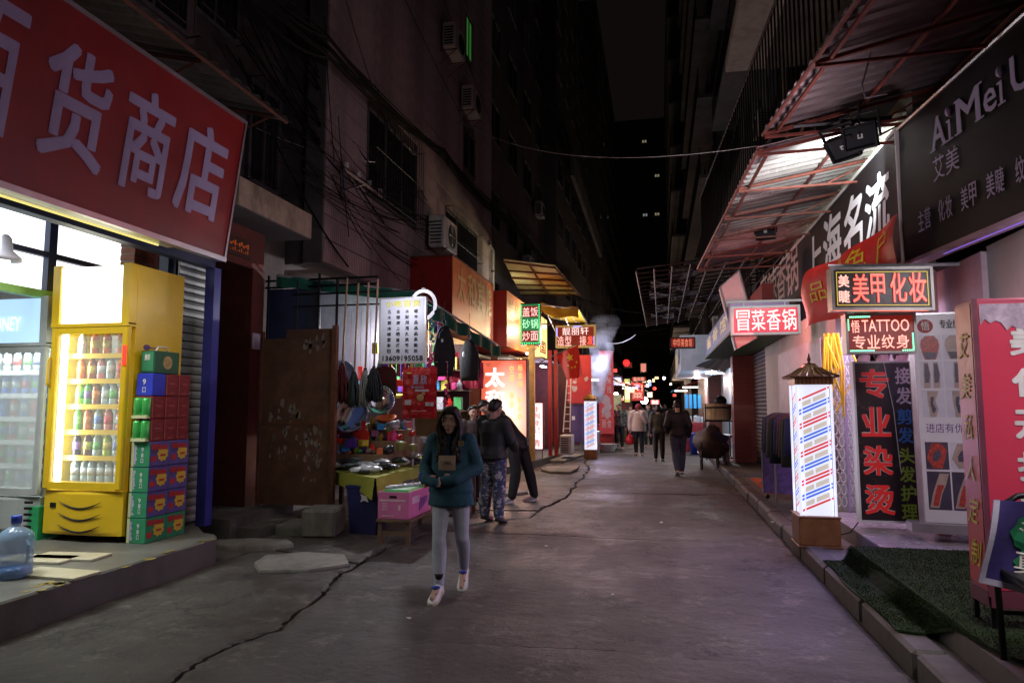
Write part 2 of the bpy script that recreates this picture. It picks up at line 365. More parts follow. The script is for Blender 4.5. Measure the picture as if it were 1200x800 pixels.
def slabpiece(left, a, b, k):
    gp = .009 + .006 * hsh(k, 5)
    fl = (lambda y: -4.46) if left else (lambda y: Jx(y) + gp + .01)
    fr_ = (lambda y: Jx(y) - gp - .01) if left else (lambda y: 1.43)
    (ya, sa), (yb, sb) = a, b; s = 21 if left else 9; am = .8 if left else .5
    ns = max(8, int((yb - ya) * (24 if ya < 20 else 4))); nt_ = 54 if left else 96; dz = (hsh(k, 9) - .5) * (.022 if left else .008); tops = []
    for i in range(ns + 1):
        for j in range(nt_ + 1):
            u_ = i / ns; w_ = j / nt_; y = ya + (yb - ya) * u_; x = 0
            for _ in range(4):
                x = fl(y) + (fr_(y) - fl(y)) * w_; y = (crossline(ya, sa, x, s, am) + gp) * (1 - u_) + (crossline(yb, sb, x, s, am) - gp) * u_
            e_ = min(i, ns - i, 3) / 3 * .5 + .5 if min(j, nt_ - j) else .2
            z = dz + .009 * noise.noise(Vector((x * .8, y * .8, k))) + .005 * noise.noise(Vector((x * 4, y * 4, 3))) + .004 * min(0, noise.noise(Vector((x * 1.7, y * 2.6, 8))) - .05) * 3 + .0022 * noise.noise(Vector((x * 12, y * 12, 1))) - (.012 * (1 - e_) * 1.2)
            tops.append(Vector((x, y, z)))
    mb = MB(); W_ = nt_ + 1
    mb.add(tops, [(i * W_ + j, i * W_ + j + 1, (i + 1) * W_ + j + 1, (i + 1) * W_ + j) for i in range(ns) for j in range(nt_)])
    bd = list(range(W_)) + [i * W_ + nt_ for i in range(1, ns + 1)] + [ns * W_ + j for j in range(nt_ - 1, -1, -1)] + [i * W_ for i in range(ns - 1, 0, -1)]; q = len(bd)
    mb.add([tops[i] for i in bd] + [Vector((tops[i].x, tops[i].y, -.06)) for i in bd], [(i, i + q, (i + 1) % q + q, (i + 1) % q) for i in range(q)])
    mb.build('slab', mRoad, st)
for k in range(len(tr_r) - 1): slabpiece(False, tr_r[k], tr_r[k + 1], k)
for k in range(len(tr_l) - 1): slabpiece(True, tr_l[k], tr_l[k + 1], k + 30)
MB().bx(-60, -4.47, 3, 62, -.05, -.012).build('yard_ground', mConcD)['kind'] = 'structure'
MB().bx(1.44, 60, -3, 62, -.05, -.012).build('verge_ground', mConcD)['kind'] = 'structure'
MB().bx(-4.46, 1.43, 62.3, 140, -.05, -.005).build('far_street', mRoad)['kind'] = 'structure'

# loose broken concrete slabs lying along the left edge near the dark doorway
def chunk(cx, cy, rx_, ry_, z0, th, seed, tilt=(0, 0), n=7):
    r2 = random.Random(seed); mb = MB(); top = []; 
    for i in range(n):
        a = 2 * math.pi * i / n; q = .75 + .45 * r2.random(); top.append((cx + rx_ * q * math.cos(a), cy + ry_ * q * math.sin(a)))
    f = lambda p, k: (cx + (p[0] - cx) * k, cy + (p[1] - cy) * k)
    zt = lambda p: z0 + th + tilt[0] * (p[0] - cx) + tilt[1] * (p[1] - cy)
    rings = [[Vector((*p, z0 - .03)) for p in top], [Vector((*p, zt(p) - .02)) for p in top], [Vector((*f(p, .98), zt(p))) for p in top]]
    return mb.loft(rings)
for k, (u, v, rx_, ry_, th, tl, lab) in enumerate([
    (300, 612, .75, .32, .12, (.0, -.06), 'long weathered concrete slab lying flat below the dark doorway'),
    (352, 622, .62, .3, .10, (-.05, .04), 'tilted ribbed concrete slab lying in front of the rusty panel'),
    (296, 640, .5, .22, .05, (.02, .0), 'thin broken concrete slab nearest the corner of the left platform'),
    (345, 660, .55, .42, .03, (.0, .01), 'flat broken concrete piece on the ground in front of the tilted slab'),
    (585, 578, .6, .5, .05, (.0, .02), 'pale concrete piece on the ground beside the bending man'),
    (655, 551, .55, 1.0, .06, (.02, .0), 'pale sunken concrete piece below the podium of the lit shop')]):
    p = G(u, v); tag(chunk(p.x, p.y, rx_, ry_, 0, th, k + 3, tl).build('concrete_slab', mConc), lab, 'concrete slab', 'broken concrete slabs along the left of the street')
a = MB(); a.cbox((-4.12, 8.0, .17), (.42, .5, .34), .03, .2); tag(a.build('concrete_block', mConc), 'squat concrete block at the foot of the rusty panel beside the blue bin', 'concrete block')
a = MB(); a.bx(-6.4, -5.05, 7.45, 8.9, -.02, .24); a.bx(-6.4, -4.75, 7.6, 8.8, -.02, .12); tag(a.build('door_step', mConcD), 'dark concrete steps in front of the dark doorway', 'steps')

# left platform in front of the general store
def arc_poly():
    pts = [(-4.46, -3.0)] + [(-4.46, y) for y in (0, 2, 4, 5.5, 6.25)]
    for i in range(7): a_ = i / 6 * math.pi / 2; pts.append((-4.46 - .3 * (1 - math.cos(a_)), 6.25 + .33 * math.sin(a_)))
    return pts + [(-5.3, 7.15), (-9.5, 7.2), (-9.5, -3)]
mPlat = M('platform_cement', (.15, .145, .128), .45, var=.3, scale=2.5, bump=.25, dirt=.35)
pp = arc_poly(); mb = MB(); n = len(pp)
ins = [(x - (.015 if x > -5.5 else 0), y) for x, y in pp]
mb.add([(x, y, -.04) for x, y in pp] + [(x, y, .235) for x, y in pp] + [(x, y, .25) for x, y in ins], [tuple(range(2 * n, 3 * n))] + [(i, (i + 1) % n, n + (i + 1) % n, n + i) for i in range(n)] + [(n + i, n + (i + 1) % n, 2 * n + (i + 1) % n, 2 * n + i) for i in range(n)])
struct(mb.build('shop_platform', mPlat))
mTileY = M('cream_floor_tile', (.55, .5, .36), .35, var=.2, bump=.05, dirt=.2)
for i, (u, v, a_) in enumerate([(45, 655, .1), (82, 652, .1), (66, 672, -.04)]):
    p = G(u, v, .26); tag(MB().cbox((p.x, p.y, .262), (.62, .26, .024), .004, a_).build('floor_board', mTileY), ['cream board on the platform behind the water bottle', 'cream board on the platform before the yellow cooler', 'cream board lying nearest the platform edge'][i], 'board', 'cream boards laid on the platform')
mYel = M('yellow_paint_wear', (.3, .22, .04), .7, var=.5, scale=20)
for i, (u, v, lx, ly) in enumerate([(48, 688, .22, .05), (205, 645, .5, .035)]):
    p = G(u, v, .25); mb = MB(); r2 = random.Random(i)
    for k in range(11): x = p.x + (r2.random() - .5) * (.25 if i == 0 else .12); y = p.y + (r2.random() - .5) * (.3 if i == 0 else 1.3); s_ = .01 + .03 * r2.random(); mb.slab([(x - s_, y - s_ * 1.4), (x + s_ * .8, y - s_), (x + s_, y + s_ * .9), (x - s_ * .5, y + s_ * 1.6)], .2505, .2525)
    o = mb.build('paint_marks', mYel); o['kind'] = 'stuff'; o['label'] = ['worn yellow paint flecks on the platform edge nearest the viewer', 'worn yellow paint flecks on the platform edge by the drink cartons'][i]; o['category'] = 'paint'

# right-hand kerb, pavement and steps
mKerb = M('kerb_concrete', (.10, .092, .085), .7, var=.35, scale=5, bump=.4, dirt=.45)
kb = thing('kerb', '', ''); del kb['label']; del kb['category']; struct(kb)
for k in range(34):
    y0 = -2 + k * 1.1
    MB().cbox((1.52 + .03 * hsh(k, 1), y0 + .545, .045 + .02 * hsh(k, 2)), (.2, 1.085 - .02 * hsh(k, 3), .2), .02 + .02 * hsh(k, 6), .012 * (hsh(k, 8) - .5)).build('kerb_stone', mKerb, kb)
mPave = M('pavement_cement', (.14, .128, .12), .6, var=.3, scale=3, bump=.3, dirt=.4)
struct(MB().bx(1.6, 12, 9.4, 36, -.04, .15).build('pavement', mPave))
struct(MB().bx(1.6, 12, -2, 9.39, -.04, .14).build('lower_step', mPave))
mTileP = M('pale_floor_tile', (.42, .38, .40), .25, var=.15, scale=4, bump=.03, dirt=.15)
sp = thing('upper_step', '', '', (5, 5, .1)); del sp['label']; del sp['category']; struct(sp)
MB().bx(1.98, 12, 7.001, 9.39, .1, .285).build('step_base', mPave, sp); MB().bx(1.69, 12, -2, 7.0, .1, .284).build('step_base', mPave, sp)
for i in range(5):
    for j in range(9): MB().cbox((2.23 + i * .5, 4.95 + j * .5, .293), (.492, .492, .014), .003).build('tile', mTileP, sp)
# artificial grass carpet lying over the steps: backing and blades
def carpet_z(x):
    return .176 + (.137 / (1 + math.exp(-(x - 1.665) * 90)))
mGrass = M('artificial_turf', (.024, .046, .014), .9, spec=.15, var=.5, scale=25, bump=.6)
y1c = 6.95
def cy0(x): return 4.92 - .85 / (1 + math.exp(-(x - 1.69) * 60)) + .02 * math.sin(x * 23)
mb = MB(); mb.sheet(lambda a_, b_: (1.45 + a_ * 1.97 + .02 * math.sin(b_ * 9) * (1 - a_), cy0(1.45 + a_ * 1.97) + b_ * (y1c - cy0(1.45 + a_ * 1.97)), carpet_z(1.45 + a_ * 1.97) + .0015 * math.sin(b_ * 31 + a_ * 11)), 60, 40, .012, (0, 0, -1))
r2 = random.Random(4); vs = []; fs = []
for k in range(48000):
    x = 1.45 + 1.9 * r2.random() if k % 4 else 1.62 + .09 * r2.random(); q0 = cy0(x); y = q0 + (y1c - q0) * r2.random(); z = carpet_z(x); a_ = r2.random() * 6.28; h_ = .006 + .007 * r2.random(); ww = .003
    o = len(vs); dx, dy = math.cos(a_) * ww, math.sin(a_) * ww
    vs += [(x - dx, y - dy, z), (x + dx, y + dy, z), (x + (r2.random() - .5) * .02 - (.015 if 1.6 < x < 1.72 else 0), y + (r2.random() - .5) * .02, z + h_)]; fs.append((o, o + 1, o + 2))
mb.add(vs, fs); o = mb.build('turf_carpet', mGrass); o['kind'] = 'stuff'; o['label'] = 'dark green artificial grass carpet draped over the two steps'; o['category'] = 'carpet'

# ================================================================ BUILDINGS, LEFT
mTileA = ribs(M('pink_ribbed_tile', (.38, .30, .31), .5, var=.22, scale=2.2, bump=.1, dirt=.4), 'Y', 14, .7, .012)
mWallD = M('dark_stained_render', (.085, .07, .065), .85, var=.4, scale=1.4, bump=.3, dirt=.6)
mWallG = M('grey_render', (.13, .12, .115), .85, var=.35, scale=1.2, bump=.3, dirt=.5)
mFascia = M('beige_tile_fascia', (.42, .33, .24), .6, var=.3, scale=6, bump=.3, dirt=.5)
mFrameW = M('window_frame', (.12, .12, .125), .5, .3, var=.2)
mBars = M('window_bars', (.05, .04, .04), .6, .5, var=.4)
def ac_unit(p, side, label, sc=1.0, group='air conditioner units on brackets'):
    """outdoor unit on a wall parallel to the street; side=+1 on the left wall, looking to the right"""
    x, y, z = p; t = thing('air_conditioner', label, 'air conditioner', (x + side * .2 * sc, y, z), group)
    w_, h_, d_ = .86 * sc, .6 * sc, .3 * sc
    MB().cbox((x + side * (.12 * sc + d_ / 2), y, z + h_ / 2), (d_, w_, h_), .02).build('casing', M('ac_casing', (.5, .48, .46), .5, var=.2, dirt=.45), t)
    fx = x + side * (.12 * sc + d_ + .006)
    mb = MB()
    for k in range(4):
        rr = (.06 + .055 * k) * sc; pts = [(fx, y + .1 * sc + rr * math.cos(a_ * math.pi / 9), z + h_ / 2 + rr * math.sin(a_ * math.pi / 9)) for a_ in range(18)]; mb.tube(pts, .006, 4, True)
    for k in range(6): a_ = k * math.pi / 3; mb.tube([(fx, y + .1 * sc, z + h_ / 2), (fx, y + .1 * sc + .23 * sc * math.cos(a_), z + h_ / 2 + .23 * sc * math.sin(a_))], .005, 4)
    mb.build('fan_grille', mBlackP, t)
    mb = MB(); mb.cyl((fx - side * .004, y + .1 * sc, z + h_ / 2), (fx - side * .001, y + .1 * sc, z + h_ / 2), .24 * sc, n=18); mb.build('fan_well', mDark, t)
    for k in range(7): MB().box((x + side * (.12 * sc + d_ / 2), y - w_ / 2 - .006, z + (.08 + k * .065) * sc), (d_ * .72, .014, .03)).build('louvre', mBlackP, t)
    mb = MB()
    for yy in (y - w_ * .38, y + w_ * .38):
        mb.tube([(x, yy, z - .02), (x + side * (.16 * sc + d_), yy, z - .02)], .015, 4); mb.tube([(x, yy, z - .36 * sc), (x + side * (.12 * sc + d_), yy, z - .03)], .013, 4); mb.tube([(x, yy, z - .4 * sc), (x, yy, z)], .015, 4)
    mb.build('bracket', mRust, t); return t
def window(parent, X, side, y0, y1, z0, z1, nb=2, pane=mGlass, bars=False, label=None):
    """window set 12 cm into a wall parallel to the street"""
    w0 = MB(); fx = X + side * .0; t_ = .06
    for (a_, b_, c_, d_) in ((y0, y1, z0, z0 + t_), (y0, y1, z1 - t_, z1), (y0, y0 + t_, z0 + t_, z1 - t_), (y1 - t_, y1, z0 + t_, z1 - t_)): w0.bx(fx - side * .02, fx + side * .035, a_, b_, c_, d_)
    for k in range(1, nb): yy = y0 + (y1 - y0) * k / nb; w0.bx(fx - side * .018, fx + side * .03, yy - .025, yy + .025, z0 + t_, z1 - t_)
    wf = w0.build('window', mFrameW, parent)
    if label: wf['label'] = label
    MB().bx(fx - side * .005, fx + side * .008, y0 + t_, y1 - t_, z0 + t_, z1 - t_).build('pane', pane, wf)
    if bars:
        mb = MB()
        for k in range(int((y1 - y0) / .14)): yy = y0 + .07 + k * .14; mb.tube([(fx + side * .22, yy, z0 - .05), (fx + side * .22, yy, z1 + .05)], .008, 4)
        for zz in (z0, (z0 + z1) / 2, z1): mb.tube([(fx, y0, zz), (fx + side * .22, y0, zz), (fx + side * .22, y1, zz), (fx, y1, zz)], .01, 4)
        mb.build('bars', mBars, wf)
    return wf

# general store house (upper floors), the house with the dark doorway
hs = thing('store_house', 'dark old house over the general store with barred upper windows', 'building', (-8, 3, 0))
MB().bx(-12, -5.62, -3, 7.19, 3.85, 17).build('wall', mWallD, hs)
MB().bx(-12, -9.4, -3, 7.19, .25, 3.84).build('back_wall', mWhite, hs)
MB().bx(-9.4, -7.1, 7.0, 7.19, .25, 3.84).build('side_wall', mWhite, hs)
for (a_, b_, c_, d_) in ((1.5, 3.2, 6.2, 8.0), (3.9, 5.4, 6.2, 8.0), (5.8, 7.0, 6.1, 8.1), (3.9, 5.4, 9.4, 11), (5.8, 7.0, 9.4, 11)): window(hs, -5.6, 1, a_, b_, c_, d_, 2, bars=True)
hd = thing('doorway_house', 'narrow dark stained house with the open dark doorway beside the general store', 'building', (-8, 8.6, 0))
MB().bx(-12, -6.05, 7.2, 9.98, 4.4, 19).build('wall', mWallD, hd)
MB().bx(-12, -5.95, 8.72, 9.98, 0, 4.39).build('wall', mWallD, hd)
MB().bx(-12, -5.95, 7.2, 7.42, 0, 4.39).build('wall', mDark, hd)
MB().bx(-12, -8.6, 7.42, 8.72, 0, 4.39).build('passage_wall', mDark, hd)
mRedP = M('dark_red_brick_paint', (.13, .028, .02), .65, var=.35, scale=5, bump=.3, dirt=.4)
MB().bx(-6.3, -5.5, 8.42, 8.715, 0, 3.5).build('door_pillar', mRedP, hd)
MB().bx(-6.3, -5.52, 7.43, 8.715, 3.5, 4.05).build('lintel', mRedP, hd)
MB().bx(-5.97, -5.0, 7.3, 9.1, 4.06, 4.42).build('ledge', mFascia, hd)
MB().bx(-5.97, -5.01, 7.32, 9.08, 4.043, 4.058).build('soffit', mWallG, hd)
window(hd, -6.02, 1, 8.95, 9.8, 5.0, 6.6, 2, bars=True); window(hd, -6.02, 1, 7.5, 8.6, 6.9, 8.6, 2, bars=True)
fr = Fr((-5.51, 8.36, 3.62), YP, ZP); fr = Fr((-5.512, 7.95, 3.66), -YP * -1, ZP)
t = thing('number_plate', 'small dark plate with dim orange lettering above the dark doorway', 'plate', (-5.5, 8.1, 3.6))
mb = MB(); mb.bx(-5.518, -5.49, 7.82, 8.34, 3.6, 3.86); mb.build('plate', M('plate_dark', (.05, .02, .015), .5), t)
mb = MB()
for k in range(9):
    mb.bx(-5.489, -5.486, 7.87 + k * .048, 7.9 + k * .048, 3.73 + .02 * (k % 2), 3.76 + .02 * (k % 3)); mb.bx(-5.489, -5.486, 7.875 + k * .048, 7.89 + k * .048, 3.66, 3.67 + .02 * (k % 3))
mb.build('lettering', EM('dim_orange', (1, .2, .03), .14), t)
p = AX(300, 400, -5.495); tag(MB().bx(-5.495, -5.485, p.y - .1, p.y + .1, p.z - .11, p.z + .11).build('paper_notice', M('lilac_paper', (.5, .47, .6), .8)), 'small pale paper notice pasted on the dark red door pillar', 'notice')

# the ribbed pink tiled house
ht = thing('tiled_house', 'tall house clad in ribbed pink tiles with cables and cooling units on its wall', 'building', (-8, 15.7, 0))
AXW = -5.3; AY0, AY1 = 10.0, 21.4
MB().bx(-12, AXW - .02, AY0, AY1, 3.9, 21).build('wall', mWallG, ht)
MB().bx(-12, -6.9, AY0, AY1, 0, 3.89).build('ground_floor_wall', M('lilac_wall', (.5, .46, .52), .7, var=.2, dirt=.3), ht)
winA = [(11.6, 14.3, 5.55, 7.3), (16.4, 19.6, 5.0, 6.7), (18.2, 18.9, 11.7, 13.0), (18.0, 19.3, 8.3, 9.6)]
mGreenW = EM('green_lit_window', (.12, .55, .1), .16)
for k, (a_, b_, c_, d_) in enumerate(winA): window(ht, AXW, 1, a_, b_, c_, d_, 3 if k < 2 else 2, mGreenW if k == 2 else mGlass, bars=(k < 2), label='window lit green from inside' if k == 2 else None)
zr = 3.92; ys = [AY0 + i * 1.9 for i in range(7)]; kk = 0; ph = .40
while zr < 18.5 and kk < 296:
    h_ = ph; z1 = zr + h_
    for a_, b_ in zip(ys, ys[1:]):
        segs = [(a_, b_)]
        for (wa, wb, wc, wd) in winA:
            if z1 > wc and zr < wd:
                ns = []
                for (s0, s1) in segs:
                    if s1 <= wa or s0 >= wb: ns.append((s0, s1))
                    else:
                        if s0 < wa: ns.append((s0, wa))
                        if s1 > wb: ns.append((wb, s1))
                segs = ns
        for (s0, s1) in segs:
            if s1 - s0 > .05: MB().bx(AXW - .015, AXW + .02 + .004 * hsh(kk, 3), s0 + .006, s1 - .006, zr + .009, z1 - .009).build('tile_panel', mTileA, ht); kk += 1
    zr = z1
MB().bx(AXW - .3, AXW + .03, AY0 - .06, AY0 - .002, 3.9, 19).build('corner_trim', mWallG, ht)
ac_unit((AXW, 15.3, 5.25), 1, 'weathered cooling unit low on the tiled wall above the stall awning', 1.25)
ac_unit((AXW, 16.2, 10.6), 1, 'topmost cooling unit high on the tiled wall', 1.1)
ac_unit((AXW, 17.9, 9.75), 1, 'cooling unit just below and right of the topmost one', 1.1)
t = thing('pipe_run', 'vertical white drain pipe on the far corner of the tiled house', 'pipe', (-5.2, 21.0, 4))
mb = MB(); mb.tube([(-5.18, 21.2, 3.9), (-5.18, 21.2, 6.6), (-5.24, 21.0, 6.8)], .05, 8); mb.build('pipe', M('pvc', (.5, .48, .5), .5, dirt=.4), t)
for zz in (4.6, 5.9): MB().lathe((-5.18, 21.2, zz), [(.062, 0), (.062, .05)], 10).build('clamp', mRust, t)

def plain_house(name, label, X, side, y0, y1, z0, z1, floors, mat, nwin, lit=(), depth=8, balcony=False, ac=(), seed=1, strip=None):
    r2 = random.Random(seed); xb = X - side * depth
    t = thing(name, label, 'building', ((X + xb) / 2, (y0 + y1) / 2, 0))
    MB().bx(min(X, xb), max(X, xb), y0, y1, z0, z1).build('wall', mat, t); fh = (z1 - max(z0, 3.6)) / floors
    pitch = (y1 - y0) / nwin; n_ = 0
    for f_ in range(floors):
        zz = max(z0, 3.6) + f_ * fh
        for k in range(nwin):
            yy = y0 + k * pitch + pitch * .22; 
            litm = None
            for (lf, lk, lm) in lit:
                if lf == f_ and lk == k: litm = lm
            window(t, X + side * .02, side, yy, yy + pitch * .55, zz + 1.0, zz + min(2.4, fh - .4), 2, litm or mGlass, bars=(side < 0 and y0 < 30 and (f_ + k) % 2 == 0), label='lit window' if litm else None)
        if balcony:
            mb = MB(); mb.bx(min(X, X + side * .9), max(X, X + side * .9), y0 + .4, y1 - .4, zz - .12, zz + .02); mb.build('balcony_slab', mWallG, t)
            mb = MB(); m_ = int((y1 - y0) / .35)
            for k in range(m_): yy = y0 + .45 + k * (y1 - y0 - .9) / max(1, m_ - 1); mb.tube([(X + side * .86, yy, zz + .02), (X + side * .86, yy, zz + 1.0)], .012, 4)
            mb.tube([(X + side * .86, y0 + .4, zz + 1.0), (X + side * .86, y1 - .4, zz + 1.0)], .025, 4); mb.build('railing', mBars, t)
    if strip:
        MB().bx(*strip).build('concrete_band', mWallG, t)
    for (f_, yy) in ac:
        n_ac = ['nearest', 'second nearest', 'third nearest', 'farthest'][ac.index((f_, yy))]
        ac_unit((X, yy, max(z0, 3.6) + f_ * fh + .4), side, f'dim cooling unit {n_ac} on the ' + label.split(' on the')[0].split(' over')[0].split(' above')[0].split(' behind')[0], 1.1, 'dim cooling units on the far walls')
    return t
mWarm = EM('warm_lit_window', (.9, .8, .5), .2); mCool = EM('cool_lit_window', (.75, .85, .8), .2)
plain_house('hotel_house', 'dark unlit house above the orange signboards on the left', -5.6, 1, 21.45, 34, 0, 26, 7, mWallD, 4, ac=((1, 28.), (2, 31.)), seed=2)
plain_house('far_left_house', 'tall dark house with a pale concrete band far down the left side', -5.0, 1, 34.1, 52, 0, 30, 9, mWallD, 6, seed=3)
o = MB(); o.add([(-4.1, 33, 13), (-3.9, 33, 13), (-3.9, 50, 12.5), (-4.1, 50, 12.5), (-4.1, 33, 14.2), (-3.9, 33, 14.2), (-3.9, 50, 13.5), (-4.1, 50, 13.5)], [(0, 3, 2, 1), (4, 5, 6, 7), (0, 1, 5, 4), (2, 3, 7, 6), (1, 2, 6, 5), (3, 0, 4, 7)])
tag(o.build('roof_parapet', mWallG), 'pale parapet of the overhanging balcony on the far left house', 'parapet')
plain_house('end_left_house', 'very dark block closing the left side of the street', -4.3, 1, 52.2, 84, 0, 34, 11, mWallD, 8, seed=4)
# tower across the far end of the street, seen end on
tb = thing('tower_block', 'dark tower block across the far end of the street with a few lit windows', 'building', (2, 110, 0))
MB().bx(-14, 22, 100, 112, 0, 44).build('wall', mWallD, tb)
def lone(u, v, m_):
    p = AY(u, v, 99.98); s_ = .3
    f_ = MB(); f_.bx(p.x - s_, p.x + s_, 99.9, 99.97, p.z - s_, p.z - s_ + .1); f_.bx(p.x - s_, p.x + s_, 99.9, 99.97, p.z + s_ - .1, p.z + s_); f_.bx(p.x - .06, p.x + .06, 99.88, 99.96, p.z - s_ + .1, p.z + s_ - .1)
    w_ = f_.build('window', mFrameW, tb); MB().bx(p.x - s_, p.x + s_, 99.97, 99.985, p.z - s_ + .1, p.z + s_ - .1).build('pane', m_, w_)
for (u, v, m_) in ((755, 166, mWarm), (770, 206, mWarm), (756, 252, mCool), (770, 251, mWarm), (748, 300, mGlass), (765, 300, mGlass), (785, 206, mGlass), (785, 166, mGlass), (740, 206, mGlass)): lone(u, v, m_)

# ================================================================ BUILDINGS, RIGHT
plain_house('salon_house', 'dark multi-storey house rising over the hair salon canopies', 3.3, -1, -3, 15.4, 5.2, 24, 5, mWallD, 5, balcony=True, seed=6)
plain_house('column_house', 'dark house over the red tiled column on the right', 2.9, -1, 15.5, 24.5, 3.9, 26, 6, mWallG, 3, balcony=True, ac=((1, 17.),), seed=7)
plain_house('right_mid_house', 'dark balconied house behind the lit food stalls', 2.5, -1, 24.6, 42, 3.9, 28, 8, mWallD, 6, balcony=True, ac=((0, 27.), (1, 30.), (3, 33.), (2, 38)), seed=8)
plain_house('right_far_house', 'narrow dark tower house far down the right side', 1.9, -1, 42.2, 66, 0, 32, 10, mWallG, 7, balcony=True, seed=9)
plain_house('right_end_house', 'last dark block on the right before the tower', 1.9, -1, 66.2, 92, 0, 38, 11, mWallD, 8, seed=10)
p = MB(); p.bx(1.6, 3.28, 11.6, 15.3, 9.0, 9.25); tag(p.build('balcony_slab', M('pale_soffit', (.4, .38, .37), .8, var=.2, dirt=.3)), 'pale underside of a projecting balcony high above the canopies', 'balcony')
# ================================================================ GENERAL STORE
mSignRed = M('sign_red', (.33, .013, .014), .45, var=.2, scale=1.4, bump=.05, dirt=.3)
mLav = M('sign_lavender', (.46, .40, .62), .5, var=.15, scale=3, bump=0, dirt=.15)
mAlu = M('aluminium_trim', (.5, .5, .52), .35, .7, var=.15)
# big signboard, leaning out at the top
br = AX(262, 301, -4.62); tr = AX(277, 151, -4.42)
vdir = Vector((.2, 0, 1.5)).normalized()
sx = Fr((-4.62, -1.4, br.z), YP, vdir); SW = br.y + 1.4; SH = 1.50
sg = thing('shop_signboard', 'long red signboard with big lavender characters over the general store', 'sign', (-4.6, 3, br.z))
mb = MB(); sx.box(mb, 0, SW, 0, SH, -.1, 0); mb.build('board', mSignRed, sg)
mb = MB(); sx.box(mb, -.03, SW + .03, SH, SH + .035, -.12, .012); sx.box(mb, -.03, SW + .03, -.05, 0, -.12, .02); sx.box(mb, SW, SW + .03, 0, SH, -.12, .012); sx.box(mb, -.03, 0, 0, SH, -.12, .012); mb.build('trim', mAlu, sg)
# characters, read off where each one stands
def yAt(u, v): return AX(u, v, -4.55).y + 1.4
chars = [('百', -62, 20, 90), ('货', 42, 122, 160), ('商', 139, 196, 180), ('店', 205, 259, 205)]
for c, u0, u1, v in chars: words(sg, sx, [(c, yAt(u0, v), SH * .2, yAt(u1, v), SH * .83)], mLav, .004, .035)
# corrugated eave above the signboard
mRoofG = M('grey_sheet', (.22, .2, .2), .5, .3, var=.3, dirt=.5)
def corrugated(name, label, cat, o, U, V, lu, lv, mat, pitch=.12, amp=.018, sheets=1, frame=None, group=None, parent=None, trap=False):
    """sheet roofing: o = corner, U across the ribs (length lu), V along the ribs (length lv)"""
    U = Vector(U).normalized(); V = Vector(V).normalized(); Nn = U.cross(V).normalized(); Nn = Nn if Nn.z > 0 else -Nn
    t = parent or thing(name, label, cat, Vector(o) + U * lu / 2 + V * lv / 2 - Vector((0, 0, .1)), group); per = lu / sheets
    for s_ in range(sheets):
        nu = max(6, int(per / pitch * 6))
        def fn(a_, b_, s_=s_):
            x = s_ * per + a_ * per * 1.01; ph = x / pitch * 2 * math.pi; h_ = math.sin(ph)
            if trap: h_ = max(-.6, min(.6, h_ * 1.6))
            return Vector(o) + U * x + V * (b_ * lv) + Nn * (amp * h_ + .004 * (s_ % 2))
        MB().sheet(fn, nu, 1, .003, Nn).build('sheet', mat, t)
    return t
ev = corrugated('eave', 'dull corrugated sheet eave over the general store signboard', 'eave', (-4.55, -1.5, 5.22), (0, 1, 0), (-1, 0, .28), 9.2, 1.1, mRoofG, .2, .02, 6)
mb = MB()
for k in range(7): y = -1 + k * 1.4; mb.tube([(-4.6, y, 5.18), (-5.6, y, 5.42)], .025, 4); mb.tube([(-4.7, y, 5.17), (-5.6, y, 4.85)], .018, 4)
mb.tube([(-4.56, -1.4, 5.18), (-4.56, 7.6, 5.18)], .025, 4); mb.build('frame', mRust, ev)
# header beam, post, tube lamp under the signboard
mNavy = M('navy_paint', (.02, .035, .10), .45, var=.3, dirt=.3)
mBlueP = M('blue_painted_post', (.03, .035, .28), .45, var=.3, dirt=.25)
t = thing('shopfront_frame', 'dark navy steel header and blue corner post of the general store front', 'shopfront', (-5, 3, .25))
MB().bx(-5.2, -5.08, -2, 7.02, 3.2, 3.5).build('header', mNavy, t)
MB().bx(-5.05, -5.0, -2, 7.0, 3.3, 3.4).build('rail', mNavy, t)
MB().bx(-5.14, -5.02, 6.93, 7.05, .25, 3.198).build('post', mBlueP, t)
MB().bx(-5.62, -5.5, 6.75, 6.88, .25, 3.4).build('post', mNavy, t)
tl = thing('tube_lamp', 'long yellow-white tube lamp under the general store signboard', 'lamp', (-4.78, 4.7, 2.85))
MB().bx(-4.83, -4.71, 3.3, 5.9, br.z - .03, br.z + .03).build('housing', mWhite, tl)
mb = MB(); mb.cyl((-4.77, 3.35, br.z - .06), (-4.77, 5.7, br.z - .05), .011, n=8); mb.build('tube', EM('tube_yellow', (1, .88, .25), .9), tl)
# roller shutter beside the cooler
t = thing('roller_shutter', 'grey slatted roller shutter beside the blue post of the general store', 'shutter', (-5.62, 6.6, .25))
mSh = M('shutter_grey', (.34, .36, .34), .45, .3, var=.25, scale=3, dirt=.4)
for k in range(33):
    z = .27 + k * .094; mb = MB(); x = -5.3
    mb.loft([[Vector((x - .01, y, z)), Vector((x + .012, y, z + .008)), Vector((x + .02, y, z + .045)), Vector((x + .012, y, z + .08)), Vector((x - .01, y, z + .09))] for y in (6.68, 7.28)]).build('slat', mSh, t)
